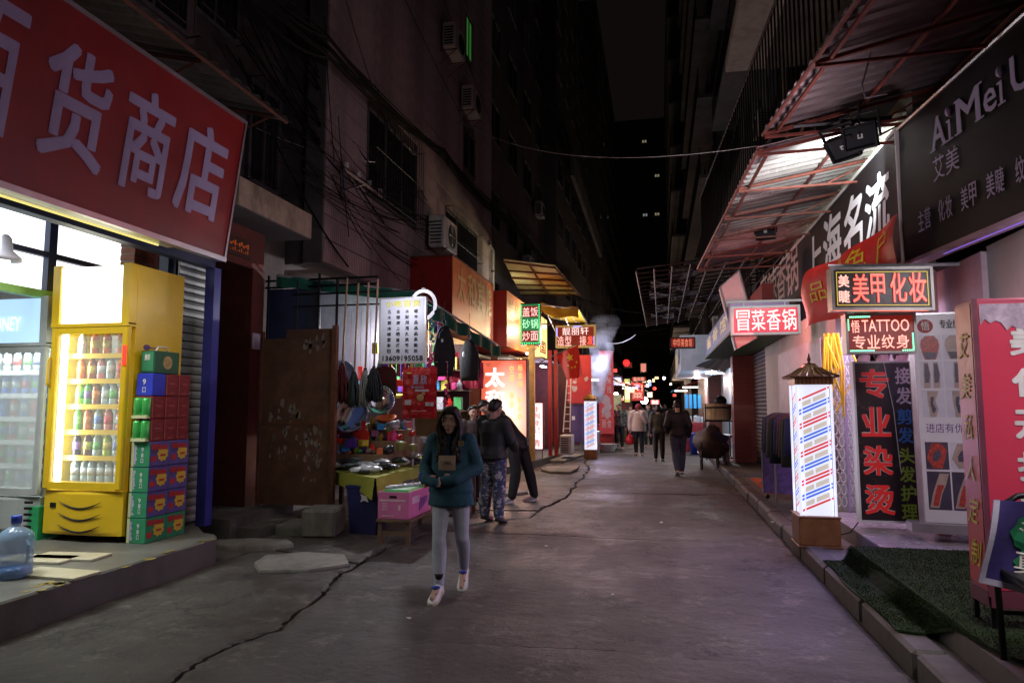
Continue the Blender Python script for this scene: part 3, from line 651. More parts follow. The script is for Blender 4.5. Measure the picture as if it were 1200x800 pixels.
# brick pier and window wall in the back
mBrick = M('red_brick', (.30, .12, .08), .8, var=.4, scale=12, dirt=.2)
t = thing('brick_pier', 'short red brick pier at the end of the store window', 'pier', (-6.9, 7.3, .25))
for r_ in range(40):
    for c_ in range(2):
        y = 6.84 + c_ * .2; MB().cbox((-6.05, y, .29 + r_ * .082), (.2, .185 + .01 * (r_ % 2), .07), .005).build('brick', mBrick, t)
MB().bx(-6.14, -5.96, 6.75, 7.13, .25, 3.55).build('mortar_core', mConc, t)
mPane = EM('bright_pane', (.93, .97, 1.0), 1.7, (.8, .8, .8))
ww = thing('shop_window', 'white glowing transom window with dark frame above the coolers', 'window', (-6.4, 6, 2.9))
WY = (4.4, AX(57, 350, -6.4).y, 7.16)
zq = [2.8, AX(50, 297, -6.4).z, 3.75]
for ya, yb in zip(WY, WY[1:]):
    for za, zc in zip(zq, zq[1:]): MB().bx(-6.46, -6.45, ya + .03, yb - .03, za + .03, zc - .03).build('pane', mPane, ww)
for y in WY: MB().bx(-6.47, -6.38, y - .05, y + .05, 2.8, 3.75).build('mullion', mNavy, ww)
MB().bx(-6.472, -6.39, 4.4, 7.1, zq[1] - .03, zq[1] + .03).build('transom', mNavy, ww)
MB().bx(-6.474, -6.37, 4.4, 7.1, 2.74, 2.82).build('transom', M('lime_strip', (.25, .5, .12), .5), ww)
t = thing('pendant_lamp', 'small lavender enamel pendant lamp hanging before the store window', 'lamp', (-5.6, 5.0, 2.5))
p = AX(6, 292, -5.6); mb = MB(); mb.lathe((p.x, p.y, p.z - .1), [(.13, 0), (.125, .03), (.06, .09), (.045, .2), (.02, .23)], 16); mb.build('shade', M('lamp_enamel', (.35, .34, .42), .4), t, True)
MB().tube([(p.x, p.y, p.z + .12), (p.x, p.y, 3.0)], .006, 5).build('cord', mCable, t); MB().ball((p.x, p.y, p.z - .1), .045).build('bulb', EM('bulb', (1, .98, .9), 6), t)

# ---- display coolers
def cooler(label, x0, y0, w_, d_, h_, zb, mBody, mDoor, head, mHead, seed, level=5, header_text=None, door_frame=.07, kick=.42):
    t = thing('display_cooler', label, 'display cooler', (x0 + w_ / 2, y0 + d_ / 2, zb), 'glass-door drink coolers on the platform')
    zt = zb + h_; zh = zt - head; zk = zb + kick
    mb = MB(); mb.bx(x0, x0 + .05, y0 + .05, y0 + d_, zb + .06, zt - .001); mb.bx(x0 + w_ - .05, x0 + w_, y0 + .05, y0 + d_, zb + .06, zt - .001); mb.bx(x0 + .05, x0 + w_ - .05, y0 + d_ - .05, y0 + d_, zb + .06, zt)
    mb.bx(x0 + .05, x0 + w_ - .05, y0 + .06, y0 + d_ - .05, zt - .05, zt); mb.bx(x0 + .05, x0 + w_ - .05, y0 + .06, y0 + d_ - .05, zb + .06, zk); mb.bx(x0 + .05, x0 + w_ - .05, y0 + .06, y0 + d_ - .05, zh - .03, zh); mb.build('cabinet', mBody, t)
    # rounded lower front
    mb = MB(); rings = []
    for z in (zb + .07, zb + .1, zk - .03, zk): 
        e = .03 if z in (zb + .07, zk) else 0; rings.append([Vector((x0 + w_ * (i / 12), y0 - (.05 - e * .6) * math.sin(math.pi * i / 12), z)) for i in range(13)] + [Vector((x0 + w_, y0 + .055, z)), Vector((x0, y0 + .055, z))])
    mb.loft(rings); mb.build('kick_panel', mDoor, t, False)
    # head box
    mb = MB(); mb.add([(x0 + .05, y0 - .02, zh + .02), (x0 + w_ - .05, y0 - .02, zh + .02), (x0 + w_ - .02, y0 - .045, zt - .02), (x0 + .02, y0 - .045, zt - .02), (x0 + .05, y0 + .055, zh + .02), (x0 + w_ - .05, y0 + .055, zh + .02), (x0 + w_ - .02, y0 + .055, zt - .02), (x0 + .02, y0 + .055, zt - .02)], [(0, 1, 2, 3), (7, 6, 5, 4), (0, 4, 5, 1), (1, 5, 6, 2), (2, 6, 7, 3), (3, 7, 4, 0)])
    mb.build('light_header', mHead, t)
    mb = MB()
    for xa, xb, s_ in ((x0, x0 + .09, 1), (x0 + w_ - .09, x0 + w_, -1)):
        mb.plate([(xa, y0 - .05, zh), (xb, y0 - .05, zh), ((xb if s_ > 0 else xb), y0 - .06, zt), (xa if s_ > 0 else xa, y0 - .06, zt)], (0, .1, 0))
    mb.bx(x0, x0 + w_, y0 - .055, y0 + .05, zh - .02, zh + .015); mb.build('header_cheek', mDoor, t)
    # door frame with glass
    mb = MB(); f_ = door_frame
    mb.cbox((x0 + f_ / 2 + .005, y0 - .02, (zk + zh) / 2), (f_, .06, zh - zk - .03), .012); mb.cbox((x0 + w_ - f_ / 2 - .005, y0 - .02, (zk + zh) / 2), (f_, .06, zh - zk - .03), .012)
    mb.bx(x0 + f_ - .01, x0 + w_ - f_ + .01, y0 - .045, y0 + .01, zh - .02 - f_, zh - .022); mb.bx(x0 + f_ - .01, x0 + w_ - f_ + .01, y0 - .045, y0 + .01, zk + .015, zk + .015 + f_)
    dr = mb.build('door', mDoor, t)
    gl = M('door_glass', (.9, .95, .95), .03, var=0, bump=0, alpha=.12, spec=.4) if seed == 1 else M('fogged_door_glass', (.75, .8, .78), .25, var=0, bump=0, alpha=.42, spec=.4)
    MB().bx(x0 + f_, x0 + w_ - f_, y0 - .02, y0 - .014, zk + f_, zh - f_).build('glass', gl, dr)
    mb = MB(); mb.tube([(x0 + .03, y0 - .06, zk + 1.05), (x0 + .03, y0 - .085, zk + 1.07), (x0 + .03, y0 - .085, zk + 1.32), (x0 + .03, y0 - .06, zk + 1.34)], .012, 6); mb.build('handle', mDoor, dr)
    # inner light strip and shelves
    mb = MB(); mb.bx(x0 + .06, x0 + .11, y0 + .03, y0 + .07, zk + .05, zh - .06); mb.build('light_strip', EM('cooler_light', (.85, 1, .97), 7), t)
    mb = MB(); mb.bx(x0 + .051, x0 + w_ - .051, y0 + d_ - .07, y0 + d_ - .051, zk, zh - .03); mb.build('back_liner', M('liner', (.7, .72, .7), .5, var=.05), t)
    shelves = []
    for k in range(level):
        z = zk + .06 + k * (zh - zk - .1) / level; shelves.append(z)
        MB().bx(x0 + .06, x0 + w_ - .06, y0 + .1, y0 + d_ - .08, z - .012, z).build('shelf', M('wire_shelf', (.6, .6, .6), .4, .3), t)
        MB().bx(x0 + .07, x0 + w_ - .06, y0 + .085, y0 + .1, z - .03, z + .02).build('price_rail', mDoor if seed == 1 else mWhite, t)
    for sx_ in (.12, w_ - .12):
        MB().lathe((x0 + sx_, y0 + .12, zb), [(.03, 0), (.03, .065)], 8).build('foot', mBlackP, t)
    return t, shelves
mYelB = M('cooler_yellow', (.72, .46, .015), .35, var=.12, scale=2, bump=.02, dirt=.1)
mSilv = M('cooler_grey', (.40, .42, .40), .4, .2, var=.12, bump=.02)
FX, FY, FZ = -6.12, 5.9, .25
fh = AY(100, 312, FY).z - FZ
yc, shv = cooler('tall bright yellow glass-door drink cooler full of bottles, white lit header', FX, FY, .93, .74, fh, FZ, mYelB, mYelB, .62, EM('header_white', (1, .98, .82), 3.2), 1, 6, kick=.50)
mb = MB()
for k in range(3):   # three smile-shaped louvres
    z0 = FZ + .40 - k * .115; pts = [(FX + .22 + .5 * i / 10, FY - .052, z0 - .07 * math.sin(math.pi * i / 10)) for i in range(11)]; mb.tube(pts, [.002 + .009 * math.sin(math.pi * i / 10) for i in range(11)], 5)
mb.build('louvre', mBlackP, yc); MB().bx(FX + .1, FX + .17, FY - .032, FY - .02, FZ + .33, FZ + .38).build('lock', mBlackP, yc)
fr = Fr((FX + .9301, FY + .1, FZ), YP, ZP); fr = Fr((FX + .932, FY + .06, FZ), YP, ZP)
mInk = M('black_ink', (.01, .01, .01), .6, var=0, bump=0)
words(yc, fr, [('买二赠一', .1, 1.36, .4, 1.44), ('GX', .12, 1.05, .3, 1.3), ('果', .34, 1.1, .5, 1.32)], mInk)
mb = MB(); fr.box(mb, .38, .42, 1.5, 1.68, 0, .003); mb.ball(fr.p(.15, 1.95, 0), (.003, .05, .03)); fr.box(mb, .2, .3, 1.945, 1.955, 0, .003); mb.build('printed_mark', M('print_purple', (.12, .05, .2), .5, var=0, bump=0), yc)
MB().bx(FX + .885, FX + .925, FY - .062, FY - .051, FZ + 1.75, FZ + 1.95).build('red_indicator', EM('red_dim', (1, .05, .03), 1.2), yc)
gc, shg = cooler('grey glass-door drink cooler with fogged door at the left edge beside the yellow one', FX - 1.02, FY + .02, .95, .7, fh - .3, FZ, mSilv, mSilv, .5, EM('header_blue', (.45, .7, 1), 1.0), 2, 6)
fr = Fr((FX - 1.02, FY - .03, FZ + fh - .78), XP, ZP)
words(gc, fr, [('ONEY', .28, .12, .62, .27)], EM('header_print', (.8, .9, 1), 1.2), .006, .01)
for k in range(5): MB().bx(FX - .2, FX - .1, FY - .042, FY - .034, FZ + .12 + k * .06, FZ + .145 + k * .06).build('louvre', mBlackP, gc)
# bottles
def bottle_mesh(kind, col, capc, labc, h_=.22, r_=.032):
    mb = MB(); mb.lathe((0, 0, 0), [(r_ * .9, 0), (r_, .006), (r_, h_ * .28), (r_ * .96, h_ * .3), (r_ * .96, h_ * .6), (r_, h_ * .62), (r_ * .9, h_ * .74), (r_ * .45, h_ * .88), (r_ * .4, h_ * .92)], 10)
    return mb
def bottle(x, y, z, m_liq, m_cap, m_lab, label, group, h_=.22, r_=.034):
    t = thing('drink_bottle', label, 'bottle', (x, y, z), group)
    key = (m_liq.name, m_cap.name, m_lab.name, h_, r_)
    if key not in _bot:
        a = MB(); a.lathe((x, y, z), [(r_ * .9, 0), (r_, .006), (r_, h_ * .28), (r_ * .96, h_ * .3), (r_ * .96, h_ * .6), (r_, h_ * .62), (r_ * .9, h_ * .74), (r_ * .45, h_ * .88), (r_ * .4, h_ * .92)], 10); a = a.build('liquid_body', m_liq, t, True)
        b = MB().lathe((x, y, z + h_ * .9), [(r_ * .48, 0), (r_ * .48, h_ * .1)], 8).build('cap', m_cap, t)
        c = MB().lathe((x, y, z + h_ * .3), [(r_ * 1.01, 0), (r_ * 1.01, h_ * .3)], 10).build('wrap_label', m_lab, t, True)
        _bot[key] = [(o_.data, o_.location.copy(), o_.name) for o_ in (a, b, c)]
    else:
        for me, lo, nm in _bot[key]:
            o_ = bpy.data.objects.new(nm.split('.')[0], me); COL.objects.link(o_); o_.parent = t; o_.location = lo
_bot = {}
cols = {'green': (.10, .42, .06), 'orange': (.65, .16, .03), 'pink': (.7, .25, .25), 'amber': (.35, .12, .03), 'lime': (.45, .6, .05), 'clear': (.45, .55, .58), 'black': (.03, .02, .03), 'red': (.5, .03, .03), 'blue': (.05, .15, .6), 'brown': (.16, .07, .03)}
def bm(c): return M('liquid_' + c, cols[c], .15, var=0, bump=0)
capm = {c: M('cap_' + c, v, .4, var=0, bump=0) for c, v in {'white': (.75, .75, .75), 'red': (.6, .03, .02), 'green': (.1, .45, .08), 'yellow': (.7, .5, .05)}.items()}
labm = {c: M('wrap_' + c, v, .5, var=.3, scale=60, bump=0) for c, v in {'white': (.7, .72, .72), 'green': (.15, .5, .1), 'orange': (.75, .25, .05), 'blue': (.15, .25, .6), 'red': (.6, .05, .05), 'purple': (.2, .1, .35), 'yellow': (.75, .6, .1)}.items()}
rows_y = [[('clear', 'white', 'white')] * 7,
          [('black', 'white', 'purple'), ('brown', 'red', 'yellow'), ('clear', 'white', 'green'), ('lime', 'yellow', 'yellow'), ('clear', 'white', 'blue'), ('amber', 'red', 'red')],
          [('green', 'white', 'green'), ('orange', 'red', 'orange'), ('clear', 'white', 'blue'), ('pink', 'white', 'red'), ('pink', 'white', 'white'), ('lime', 'yellow', 'green')],
          [('lime', 'green', 'green'), ('green', 'green', 'purple'), ('amber', 'red', 'orange'), ('clear', 'white', 'white'), ('clear', 'white', 'green'), ('pink', 'white', 'white'), ('clear', 'white', 'blue')],
          [('orange', 'white', 'orange'), ('amber', 'white', 'yellow'), ('pink', 'red', 'white'), ('clear', 'white', 'white'), ('orange', 'white', 'red'), ('lime', 'white', 'white')],
          [('clear', 'white', 'white'), ('orange', 'white', 'yellow'), ('orange', 'white', 'yellow'), ('pink', 'white', 'white'), ('amber', 'white', 'orange')]]
ordn = ['first', 'second', 'third', 'fourth', 'fifth', 'sixth', 'seventh']
for si, (z, rw) in enumerate(zip(shv, rows_y)):
    n_ = len(rw); 
    for k, (c, cp_, lb) in enumerate(rw):
        x = FX + .21 + (.93 - .32) * k / (n_ - 1); lab = f'{c} bottle with {lb} wrap, {ordn[k]} from left, {ordn[si]} shelf up in yellow cooler'
        bottle(x, FY + .14 + .02 * hsh(k, si), z + .001, bm(c), capm[cp_], labm[lb], lab, 'bottles in the yellow cooler', .26, .04)
for si, z in enumerate(shg):
    for k in range(6):
        c = ['brown', 'red', 'green', 'blue', 'blue', 'clear'][si]; c = c if k % 2 else ['clear', 'green', 'red', 'red', 'blue', 'clear'][si]
        bottle(FX - .88 + .13 * k, FY + .16, z + .001, bm(c), capm['white' if k % 2 else 'red'], labm[['white', 'red', 'green', 'blue', 'blue', 'white'][(si + k) % 6]], f'dim {c} drink bottle, {ordn[k]} from left, {ordn[si]} shelf up in the fogged grey cooler', 'bottles behind the fogged cooler door', .25, .038)
# ---- water bottle on the platform
p = G(15, 676, .25); t = thing('water_jug', 'large clear water bottle with blue cap standing on the platform edge', 'water bottle', p)
mW = M('jug_plastic', (.35, .52, .72), .08, var=0, bump=0, alpha=.55, spec=.6)
mb = MB(); mb.lathe(p, [(.12, 0), (.13, .02), (.13, .09), (.122, .1), (.13, .11), (.13, .19), (.122, .2), (.13, .21), (.13, .3), (.12, .34), (.06, .385), (.032, .4), (.03, .425)], 20); mb.build('jug_body', mW, t, True)
MB().lathe(p + Vector((0, 0, .005)), [(.115, 0), (.123, .02), (.123, .07), (.02, .075)], 20).build('water', M('jug_water_blue', (.05, .2, .6), .1, var=0, bump=0, em=(.02, .1, .4), es=0), t, True)
MB().lathe(p + Vector((0, 0, .42)), [(.038, 0), (.038, .055), (.03, .062)], 14).build('cap', M('blue_plastic', (.02, .06, .42), .35, var=.1), t, True)
MB().tube([p + Vector((.125, -.02, .12)), p + Vector((.15, -.02, .14)), p + Vector((.15, -.02, .26)), p + Vector((.125, -.02, .29))], .014, 6).build('handle', mW, t)
tag(MB().bx(FX - .14, FX - .02, FY - .04, FY + .2, .25, .58).build('carton', M('green_carton', (.02, .3, .1), .6)), 'narrow green carton wedged between the two coolers', 'carton')

# ---- drink cartons stacked beside the cooler
mGr = M('carton_green', (.03, .26, .12), .55, var=.15, bump=.05); mCr = M('carton_cream', (.6, .62, .35), .55, var=.1); mPu = M('carton_purple', (.11, .08, .30), .5, var=.5, scale=9, bump=.03)
mPr = M('carton_red', (.45, .03, .03), .5); mYl = M('carton_yellow', (.75, .5, .05), .5); mCan = M('maroon_pack', (.24, .025, .03), .35, var=.5, scale=22, bump=.15); mCg = M('can_green', (.08, .5, .12), .25, .3, var=.1); mDg = M('carton_dark_green', (.015, .09, .045), .55)
bx0 = G(153, 640, .25); SX, SY = -5.17, 5.93
def carton(x0, y0, z0, dx, dy, dz, kind, label):
    t = thing('drink_carton', label, 'carton', (x0 + dx / 2, y0 + dy / 2, z0), 'drink cartons stacked beside the yellow cooler')
    MB().cbox((x0 + dx / 2, y0 + dy / 2, z0 + dz / 2), (dx, dy, dz), .006).build('box', {'g': mGr, 'p': mPu, 'G': mDg, 'c': mCan, 'b': M('carton_blue', (.02, .04, .55), .5), 'G2': mDg}[kind], t)
    f1 = Fr((x0, y0 - .002, z0), XP, ZP); f2 = Fr((x0 + dx + .002, y0, z0), YP, ZP)
    mb = MB()
    if kind in 'gp' or kind == 'G2':
        if kind == 'p': pb = MB(); f1.box(pb, .003, dx - .003, .003, dz - .003, -.002, .0006); pb.build('green_front', mGr, t)
        f1.box(mb, .004, dx * .16, .004, dz - .004, -.001, .0016); mb.build('stripe', mCr, t)
        words(t, f1, [('9', dx * .55, dz * .6, dx * .68, dz * .78), ('8', dx * .55, dz * .38, dx * .68, dz * .56), ('口', dx * .55, dz * .16, dx * .68, dz * .34)], mWhite, .002, .04)
        mb = MB(); r2 = random.Random(int(x0 * 100 + z0 * 77))
        n_ = 14; mb.add([f1.p(dx * .18, dz * .1, .0012)] + [f1.p(dx * (.22 + .12 * r2.random()), dz * (.1 + .8 * i / n_), .0012) for i in range(n_)] + [f1.p(dx * .18, dz * .9, .0012)], [tuple(range(n_ + 2))]); mb.build('pattern', mLav, t)
        mb = MB(); cc = f2.p(dy * .62, dz * .5, .001); pts = []
        for i in range(18): a_ = 2 * math.pi * i / 18; rr = dz * (.34 if i % 2 else .27); pts.append(f2.p(dy * .62 + rr * math.cos(a_), dz * .5 + rr * math.sin(a_), .0015))
        mb.add(pts, [tuple(range(18))]); mb.build('sunburst', mYl, t)
        mb = MB(); f2.box(mb, dy * .06, dy * .4, dz * .68, dz * .9, 0, .002); f2.box(mb, dy * .42, dy * .85, dz * .68, dz * .86, .001, .003); f2.box(mb, dy * .5, dy * .76, dz * .4, dz * .48, .001, .003); f2.box(mb, dy * .05, dy * .3, dz * .2, dz * .42, 0, .002); mb.build('print', mPr, t)
    if kind == 'c':
        mb = MB()
        for i in range(2):
            mb.lathe((x0 + dx * (.26 + .48 * i), y0 - .012, z0 + .015), [(dx * .2, 0), (dx * .23, .01), (dx * .23, dz - .045), (dx * .17, dz - .03)], 12)
        mb.build('can', mCg, t, True)
        mb = MB(); mb.bx(x0 + .01, x0 + dx - .01, y0 - .055, y0 - .003, z0 + .003, z0 + .035); mb.build('tray_lip', mCr, t)
        mb = MB(); f2.box(mb, dy * .28, dy * .72, dz * .55, dz * .6, 0, .002); f2.box(mb, dy * .3, dy * .7, dz * .1, dz * .14, 0, .002); f2.box(mb, dy * .02, dy * .07, 0.01, dz - .01, 0, .002); mb.build('print', M('pack_print', (.4, .12, .1), .4), t)
    if kind == 'b': words(t, f1, [('9', dx * .4, dz * .5, dx * .6, dz * .75), ('口', dx * .4, dz * .15, dx * .6, dz * .38)], mWhite, .002, .03)
    if kind == 'G':
        mb = MB(); pts = [f2.p(dy * .5 + dz * .3 * math.cos(a_ * .449), dz * .5 + dz * .3 * math.sin(a_ * .449), .0015) for a_ in range(14)]; mb.add(pts, [tuple(range(14))]); mb.build('round_picture', M('food_print', (.45, .3, .12), .6, var=.6, scale=30), t)
        mb = MB(); f1.box(mb, dx * .1, dx * .9, dz * .1, dz * .95, 0, .002); mb.build('light_side', mGr, t); words(t, f1, [('鲜', dx * .3, dz * .55, dx * .7, dz * .85)], mWhite, .004, .03)
        MB().tube([(x0 + dx / 2, y0 + .1, z0 + dz), (x0 + dx / 2, y0 + .14, z0 + dz + .05), (x0 + dx / 2, y0 + .26, z0 + dz + .05), (x0 + dx / 2, y0 + .3, z0 + dz)], .008, 5).build('carry_handle', mWhite, t)
hz = .248
for lv in range(4):
    for c_ in range(2):
        kind = 'g' if lv else 'G2'; k2 = {0: 'g', 1: 'p', 2: 'p', 3: 'p'}[lv]
        carton(SX + .003 * lv, SY + .01 + c_ * .29, .25 + lv * hz, .215, .286, hz - .004, 'p' if lv else 'g', f'{"purple" if lv else "green"} sunburst drink carton, {["near", "far"][c_]} column, {["lowest", "second", "third", "fourth"][lv]} up, beside the cooler')
mz = .25 + 4 * hz
for lv in range(3):
    for c_ in range(3):
        kk_ = 'b' if (lv == 2 and c_ == 0) else 'c'
        carton(SX + .02, SY + .02 + c_ * .188, mz + lv * .228, .19, .184, .224, kk_, f'{"blue-fronted" if kk_ == "b" else "maroon shrink-wrapped"} can pack, {ordn[c_]} from front, {["lower", "middle", "upper"][lv]} layer above the cartons')
carton(SX + .02, SY + .06, mz + 3 * .228, .17, .36, .23, 'G', 'dark green gift carton with round food picture topmost on the carton stack')
# lights of the store
lamp('AREA', 'store_tube_light', (-4.77, 4.7, br.z - .12), 30, (1, .97, .78), 2.6, aim=(-5.1, 4.9, 0), sy=.06)
lamp('AREA', 'cooler_tube_light', (FX + .16, FY + .03, 1.8), 16, (.9, 1, .98), .05, aim=(FX + .5, FY + .5, 1.8), sy=1.6)
lamp('AREA', 'grey_cooler_light', (FX - .55, FY + .06, 2.2), 34, (.85, .95, 1), .7, aim=(FX - .55, FY + .35, 1.0), sy=.1)
lamp('AREA', 'store_ceiling_light', (-6.2, 4.4, 3.3), 62, (.9, .97, 1), 1.2, aim=(-5.9, 4.7, 0), sy=.8, spread=125)

# ================================================================ RUSTY PANEL, BLUE BOARD, STALL
a0 = G(306, 589, .3); 
mPanel = M('rust_panel', (.12, .05, .03), .7, .15, var=.5, scale=3.5, bump=.4, dirt=.5)
nt = mPanel.node_tree
t = thing('sheet_metal_screen', 'tall rusty brown sheet metal panel with peeled patches beside the mop stall', 'panel', (-4.75, 8.35, .3))
for k, (xa, xb, za, zb_) in enumerate(((-5.24, -4.22, .3, 1.36), (-5.24, -4.22, 1.363, 2.5), (-4.9, -4.22, 2.503, 2.62))): MB().bx(xa, xb, 8.33, 8.36, za, zb_).build('plate', mPanel, t)
mb = MB(); mb.bx(-5.28, -5.24, 8.31, 8.37, .28, 2.6); mb.bx(-4.22, -4.16, 8.31, 8.38, .28, 2.66); mb.bx(-5.24, -4.22, 8.322, 8.33, 1.34, 1.38); mb.build('frame', mRust, t)
r2 = random.Random(2); mb = MB()
for k in range(120):
    cx, cz = ((-4.3 - .3 * r2.random() if k % 2 else -5.1 + .5 * r2.random()), .9 + .75 * r2.random() ** .8 - .3 * (k % 2)) if k < 96 else (-4.62 + .3 * r2.random(), 2.35 + .14 * r2.random()); s_ = .004 + .028 * r2.random() ** 2.5; n_ = 9
    mb.add([(cx + s_ * (.5 + r2.random()) * math.cos(i * .698), 8.3285, cz + s_ * 2.2 * (.4 + r2.random()) * math.sin(i * .698)) for i in range(n_)], [tuple(range(n_ - 1, -1, -1))])
mb.build('peeled_paint', M('peeled_pale', (.2, .16, .14), .8, var=.3), t)
t = thing('blue_board', 'dark blue board with steel rail above the rusty panel', 'board', (-5, 9.1, 2.4))
q0 = AY(314, 391, 8.9); q1 = AY(375, 337, 8.9)
MB().bx(q0.x, q1.x, 8.9, 8.94, 1.2, q1.z).build('board', mNavy, t); mb = MB()
for z in (q1.z + .02, q1.z + .12): mb.tube([(q0.x - .05, 8.88, z), (q1.x + .9, 8.88, z)], .016, 5)
for x in (q0.x, q1.x): mb.tube([(x, 8.88, 1.2), (x, 8.88, q1.z + .2)], .02, 5)
mb.build('rail', mBlackP, t)
tag(MB().bx(q0.x - .2, -4.4, 10.4, 10.43, 1.5, 3.5).build('stall_backboard', M('lilac_sheet', (.5, .48, .55), .6, var=.15, dirt=.25)), 'pale lilac sheet closing the back of the mop stall', 'backboard')
# green awning
mAwn = M('dark_green_tarp', (.02, .12, .075), .85, var=.35, scale=6, bump=.3, dirt=.2, spec=.15)
A_, B_, C_, D_ = Vector((-5.3, 8.7, 3.45)), Vector((-3.5, 9.5, 3.28)), Vector((-3.35, 14.3, 2.88)), Vector((-5.3, 14.3, 3.75))
aw = thing('stall_awning', 'dark green tarpaulin awning sagging over the mop stall', 'awning', (-4.4, 11.4, 2.8))
def awf(a_, b_):
    p = A_.lerp(B_, a_).lerp(D_.lerp(C_, a_), b_); return p + Vector((0, 0, -.07 * abs(math.sin(b_ * 3.14 * 4)) * a_ + .015 * math.sin(a_ * 20 + b_ * 7)))
MB().sheet(awf, 26, 40, .006, (0, 0, 1)).build('tarp', mAwn, aw, True)
mb = MB(); mb.sheet(lambda a_, b_: (B_.lerp(C_, a_) + Vector((.01 + .03 * math.sin(a_ * 40), 0, -.22 * b_ - .06 * abs(math.sin(a_ * 12.56))))), 60, 4, .004, (1, 0, 0)); mb.build('valance', mAwn, aw, True)
mb = MB(); mb.sheet(lambda a_, b_: (A_.lerp(B_, a_) + Vector((0, -.01 + .02 * math.sin(a_ * 30), -.16 * b_))), 40, 3, .004, (0, 1, 0)); mb.build('valance', mAwn, aw, True)
mb = MB(); mb.tube([B_, C_], .02, 6); mb.tube([A_, B_], .018, 6)
for k in range(4): y = 9.6 + k * 1.4; mb.tube([(-5.3, y, 3.5), (-3.45, y, 3.22 - .08 * k)], .016, 5)
mb.build('pole', mGalv, aw)
MB().tube([(-3.5, 9.45, .0), (-3.5, 9.5, 3.25)], .022, 6).build('pole', mGalv, aw)
# hanging rail with mops
rl = thing('hanging_rail', 'dark steel rails of the stall front that the mops hang from', 'rail', (-4, 8.55, 3.0))
mb = MB(); zz = AY(410, 343, 8.55).z
mb.tube([(-4.95, 8.55, zz), (-3.2, 8.55, zz)], .014, 5); mb.tube([(-4.95, 8.6, zz - .16), (-3.35, 8.6, zz - .16)], .012, 5); mb.tube([(-4.3, 8.58, 2.1), (-4.3, 8.58, zz + .2)], .02, 5); mb.tube([(-4.9, 8.58, 1.2), (-4.9, 8.58, zz + .2)], .014, 5); mb.build('bar', mBlackP, rl)
mWoodH = M('mop_handle_wood', (.32, .17, .10), .45, var=.3, scale=14)
def mop(u, v0, vj, v1, wd, mat, label, seed):
    r3 = random.Random(seed); a = AY(u[0], v0, 8.5); j = AY(u[1], vj, 8.5); e = AY(u[1], v1, 8.5)
    t = thing('hanging_mop', label, 'mop', (j.x, 8.5, e.z), 'mops hanging upside down at the stall front')
    MB().cyl(a, j, .014, n=8).build('handle', mWoodH, t); MB().ball(a, .018, 8, 6).build('end_knob', mBlackP, t)
    mb = MB(); H = j.z - e.z
    for k in range(58):
        an = r3.random() * 6.28; ro = wd * (.35 + .65 * r3.random()); pts = []
        for i in range(7):
            s_ = i / 6; rr = ro * (.25 + .75 * math.sin(min(1, s_ * 1.25) * math.pi / 2)) * (1 - .18 * max(0, s_ - .7)); w3 = .008 * math.sin(s_ * 9 + k)
            pts.append((j.x + rr * math.cos(an) + w3, 8.5 + rr * .8 * math.sin(an), j.z + .05 - H * s_ * (.88 + .12 * r3.random())))
        mb.tube(pts, .0095, 5)
    mb.build('yarn', mat, t, True); MB().lathe((j.x, 8.5, j.z - .02), [(.02, 0), (.03, .02), (.022, .1)], 10).build('collar', mBlackP, t)
mop(((407, 401)), 325, 432, 478, .11, M('yarn_maroon', (.10, .012, .015), .95, var=.4, scale=30), 'dark maroon mop, leftmost of the hanging mops', 1)
mop(((420, 415)), 331, 442, 482, .10, M('yarn_black_check', (.035, .05, .05), .95, var=.8, scale=40), 'black and grey flecked mop hanging second from left', 2)
mop(((432, 428)), 330, 438, 482, .09, M('yarn_grey', (.26, .25, .25), .95, var=.3, scale=30), 'grey yarn mop hanging third from left', 3)
mop(((443, 438)), 326, 436, 476, .13, M('yarn_black', (.02, .024, .026), .95, var=.4, scale=30), 'thick black mop hanging on the right of the grey one', 4)
# price list
fr, w_, h_ = cam_frame(446, 498, 350, 424, 8.4)
pl = thing('price_list', 'white price list board with yellow heading and phone number at the stall', 'sign', (fr.o.x + .3, 8.4, fr.o.z))
mb = MB(); fr.box(mb, 0, w_, 0, h_, -.04, 0); mb.build('board', M('board_white', (.55, .55, .62), .5, var=.08), pl)
mb = MB(); fr.box(mb, -.02, 0, -.02, h_ + .02, -.05, .01); fr.box(mb, w_, w_ + .012, -.02, h_ + .02, -.05, .01); fr.box(mb, 0, w_, h_, h_ + .02, -.05, .01); fr.box(mb, 0, w_, -.02, 0, -.05, .01); mb.build('frame', mAlu, pl)
words(pl, fr, row('小吃百货', w_ * .1, w_ * .9, h_ * .87, h_ * .97), M('print_yellow', (.6, .55, .02), .5, var=0, bump=0), .004, .05)
its = []
for c_, s_ in enumerate(('五水厨床晾面彩日', '金暖房上晒盆灯用', '水配用用久洗节化', '暖件品品品具能妆')): its += colm(s_, w_ * (.2 + .2 * c_) - .025, w_ * (.2 + .2 * c_) + .025, h_ * .13, h_ * .84, .35)
words(pl, fr, its, mInk, .004, .03)
words(pl, fr, [('13609195058', w_ * .06, h_ * .02, w_ * .96, h_ * .10)], mInk, .004, .03)
# ring lamp
c = AY(496, 357, 8.62); t = thing('ring_lamp', 'white circular tube lamp hanging beside the price list', 'lamp', c)
MB().tube([(c.x + .17 * math.cos(a_ * .314), c.y, c.z + .19 * math.sin(a_ * .314)) for a_ in range(20)], .024, 8, True).build('ring_tube', EM('ring_white', (.9, .9, 1), .75, (.8, .8, .85)), t, True)
MB().tube([(c.x, c.y, c.z + .2), (c.x, c.y, c.z + .42)], .006, 4).build('cord', mCable, t); MB().cbox((c.x, c.y, c.z + .2), (.05, .04, .06), .008).build('holder', mWhite, t)
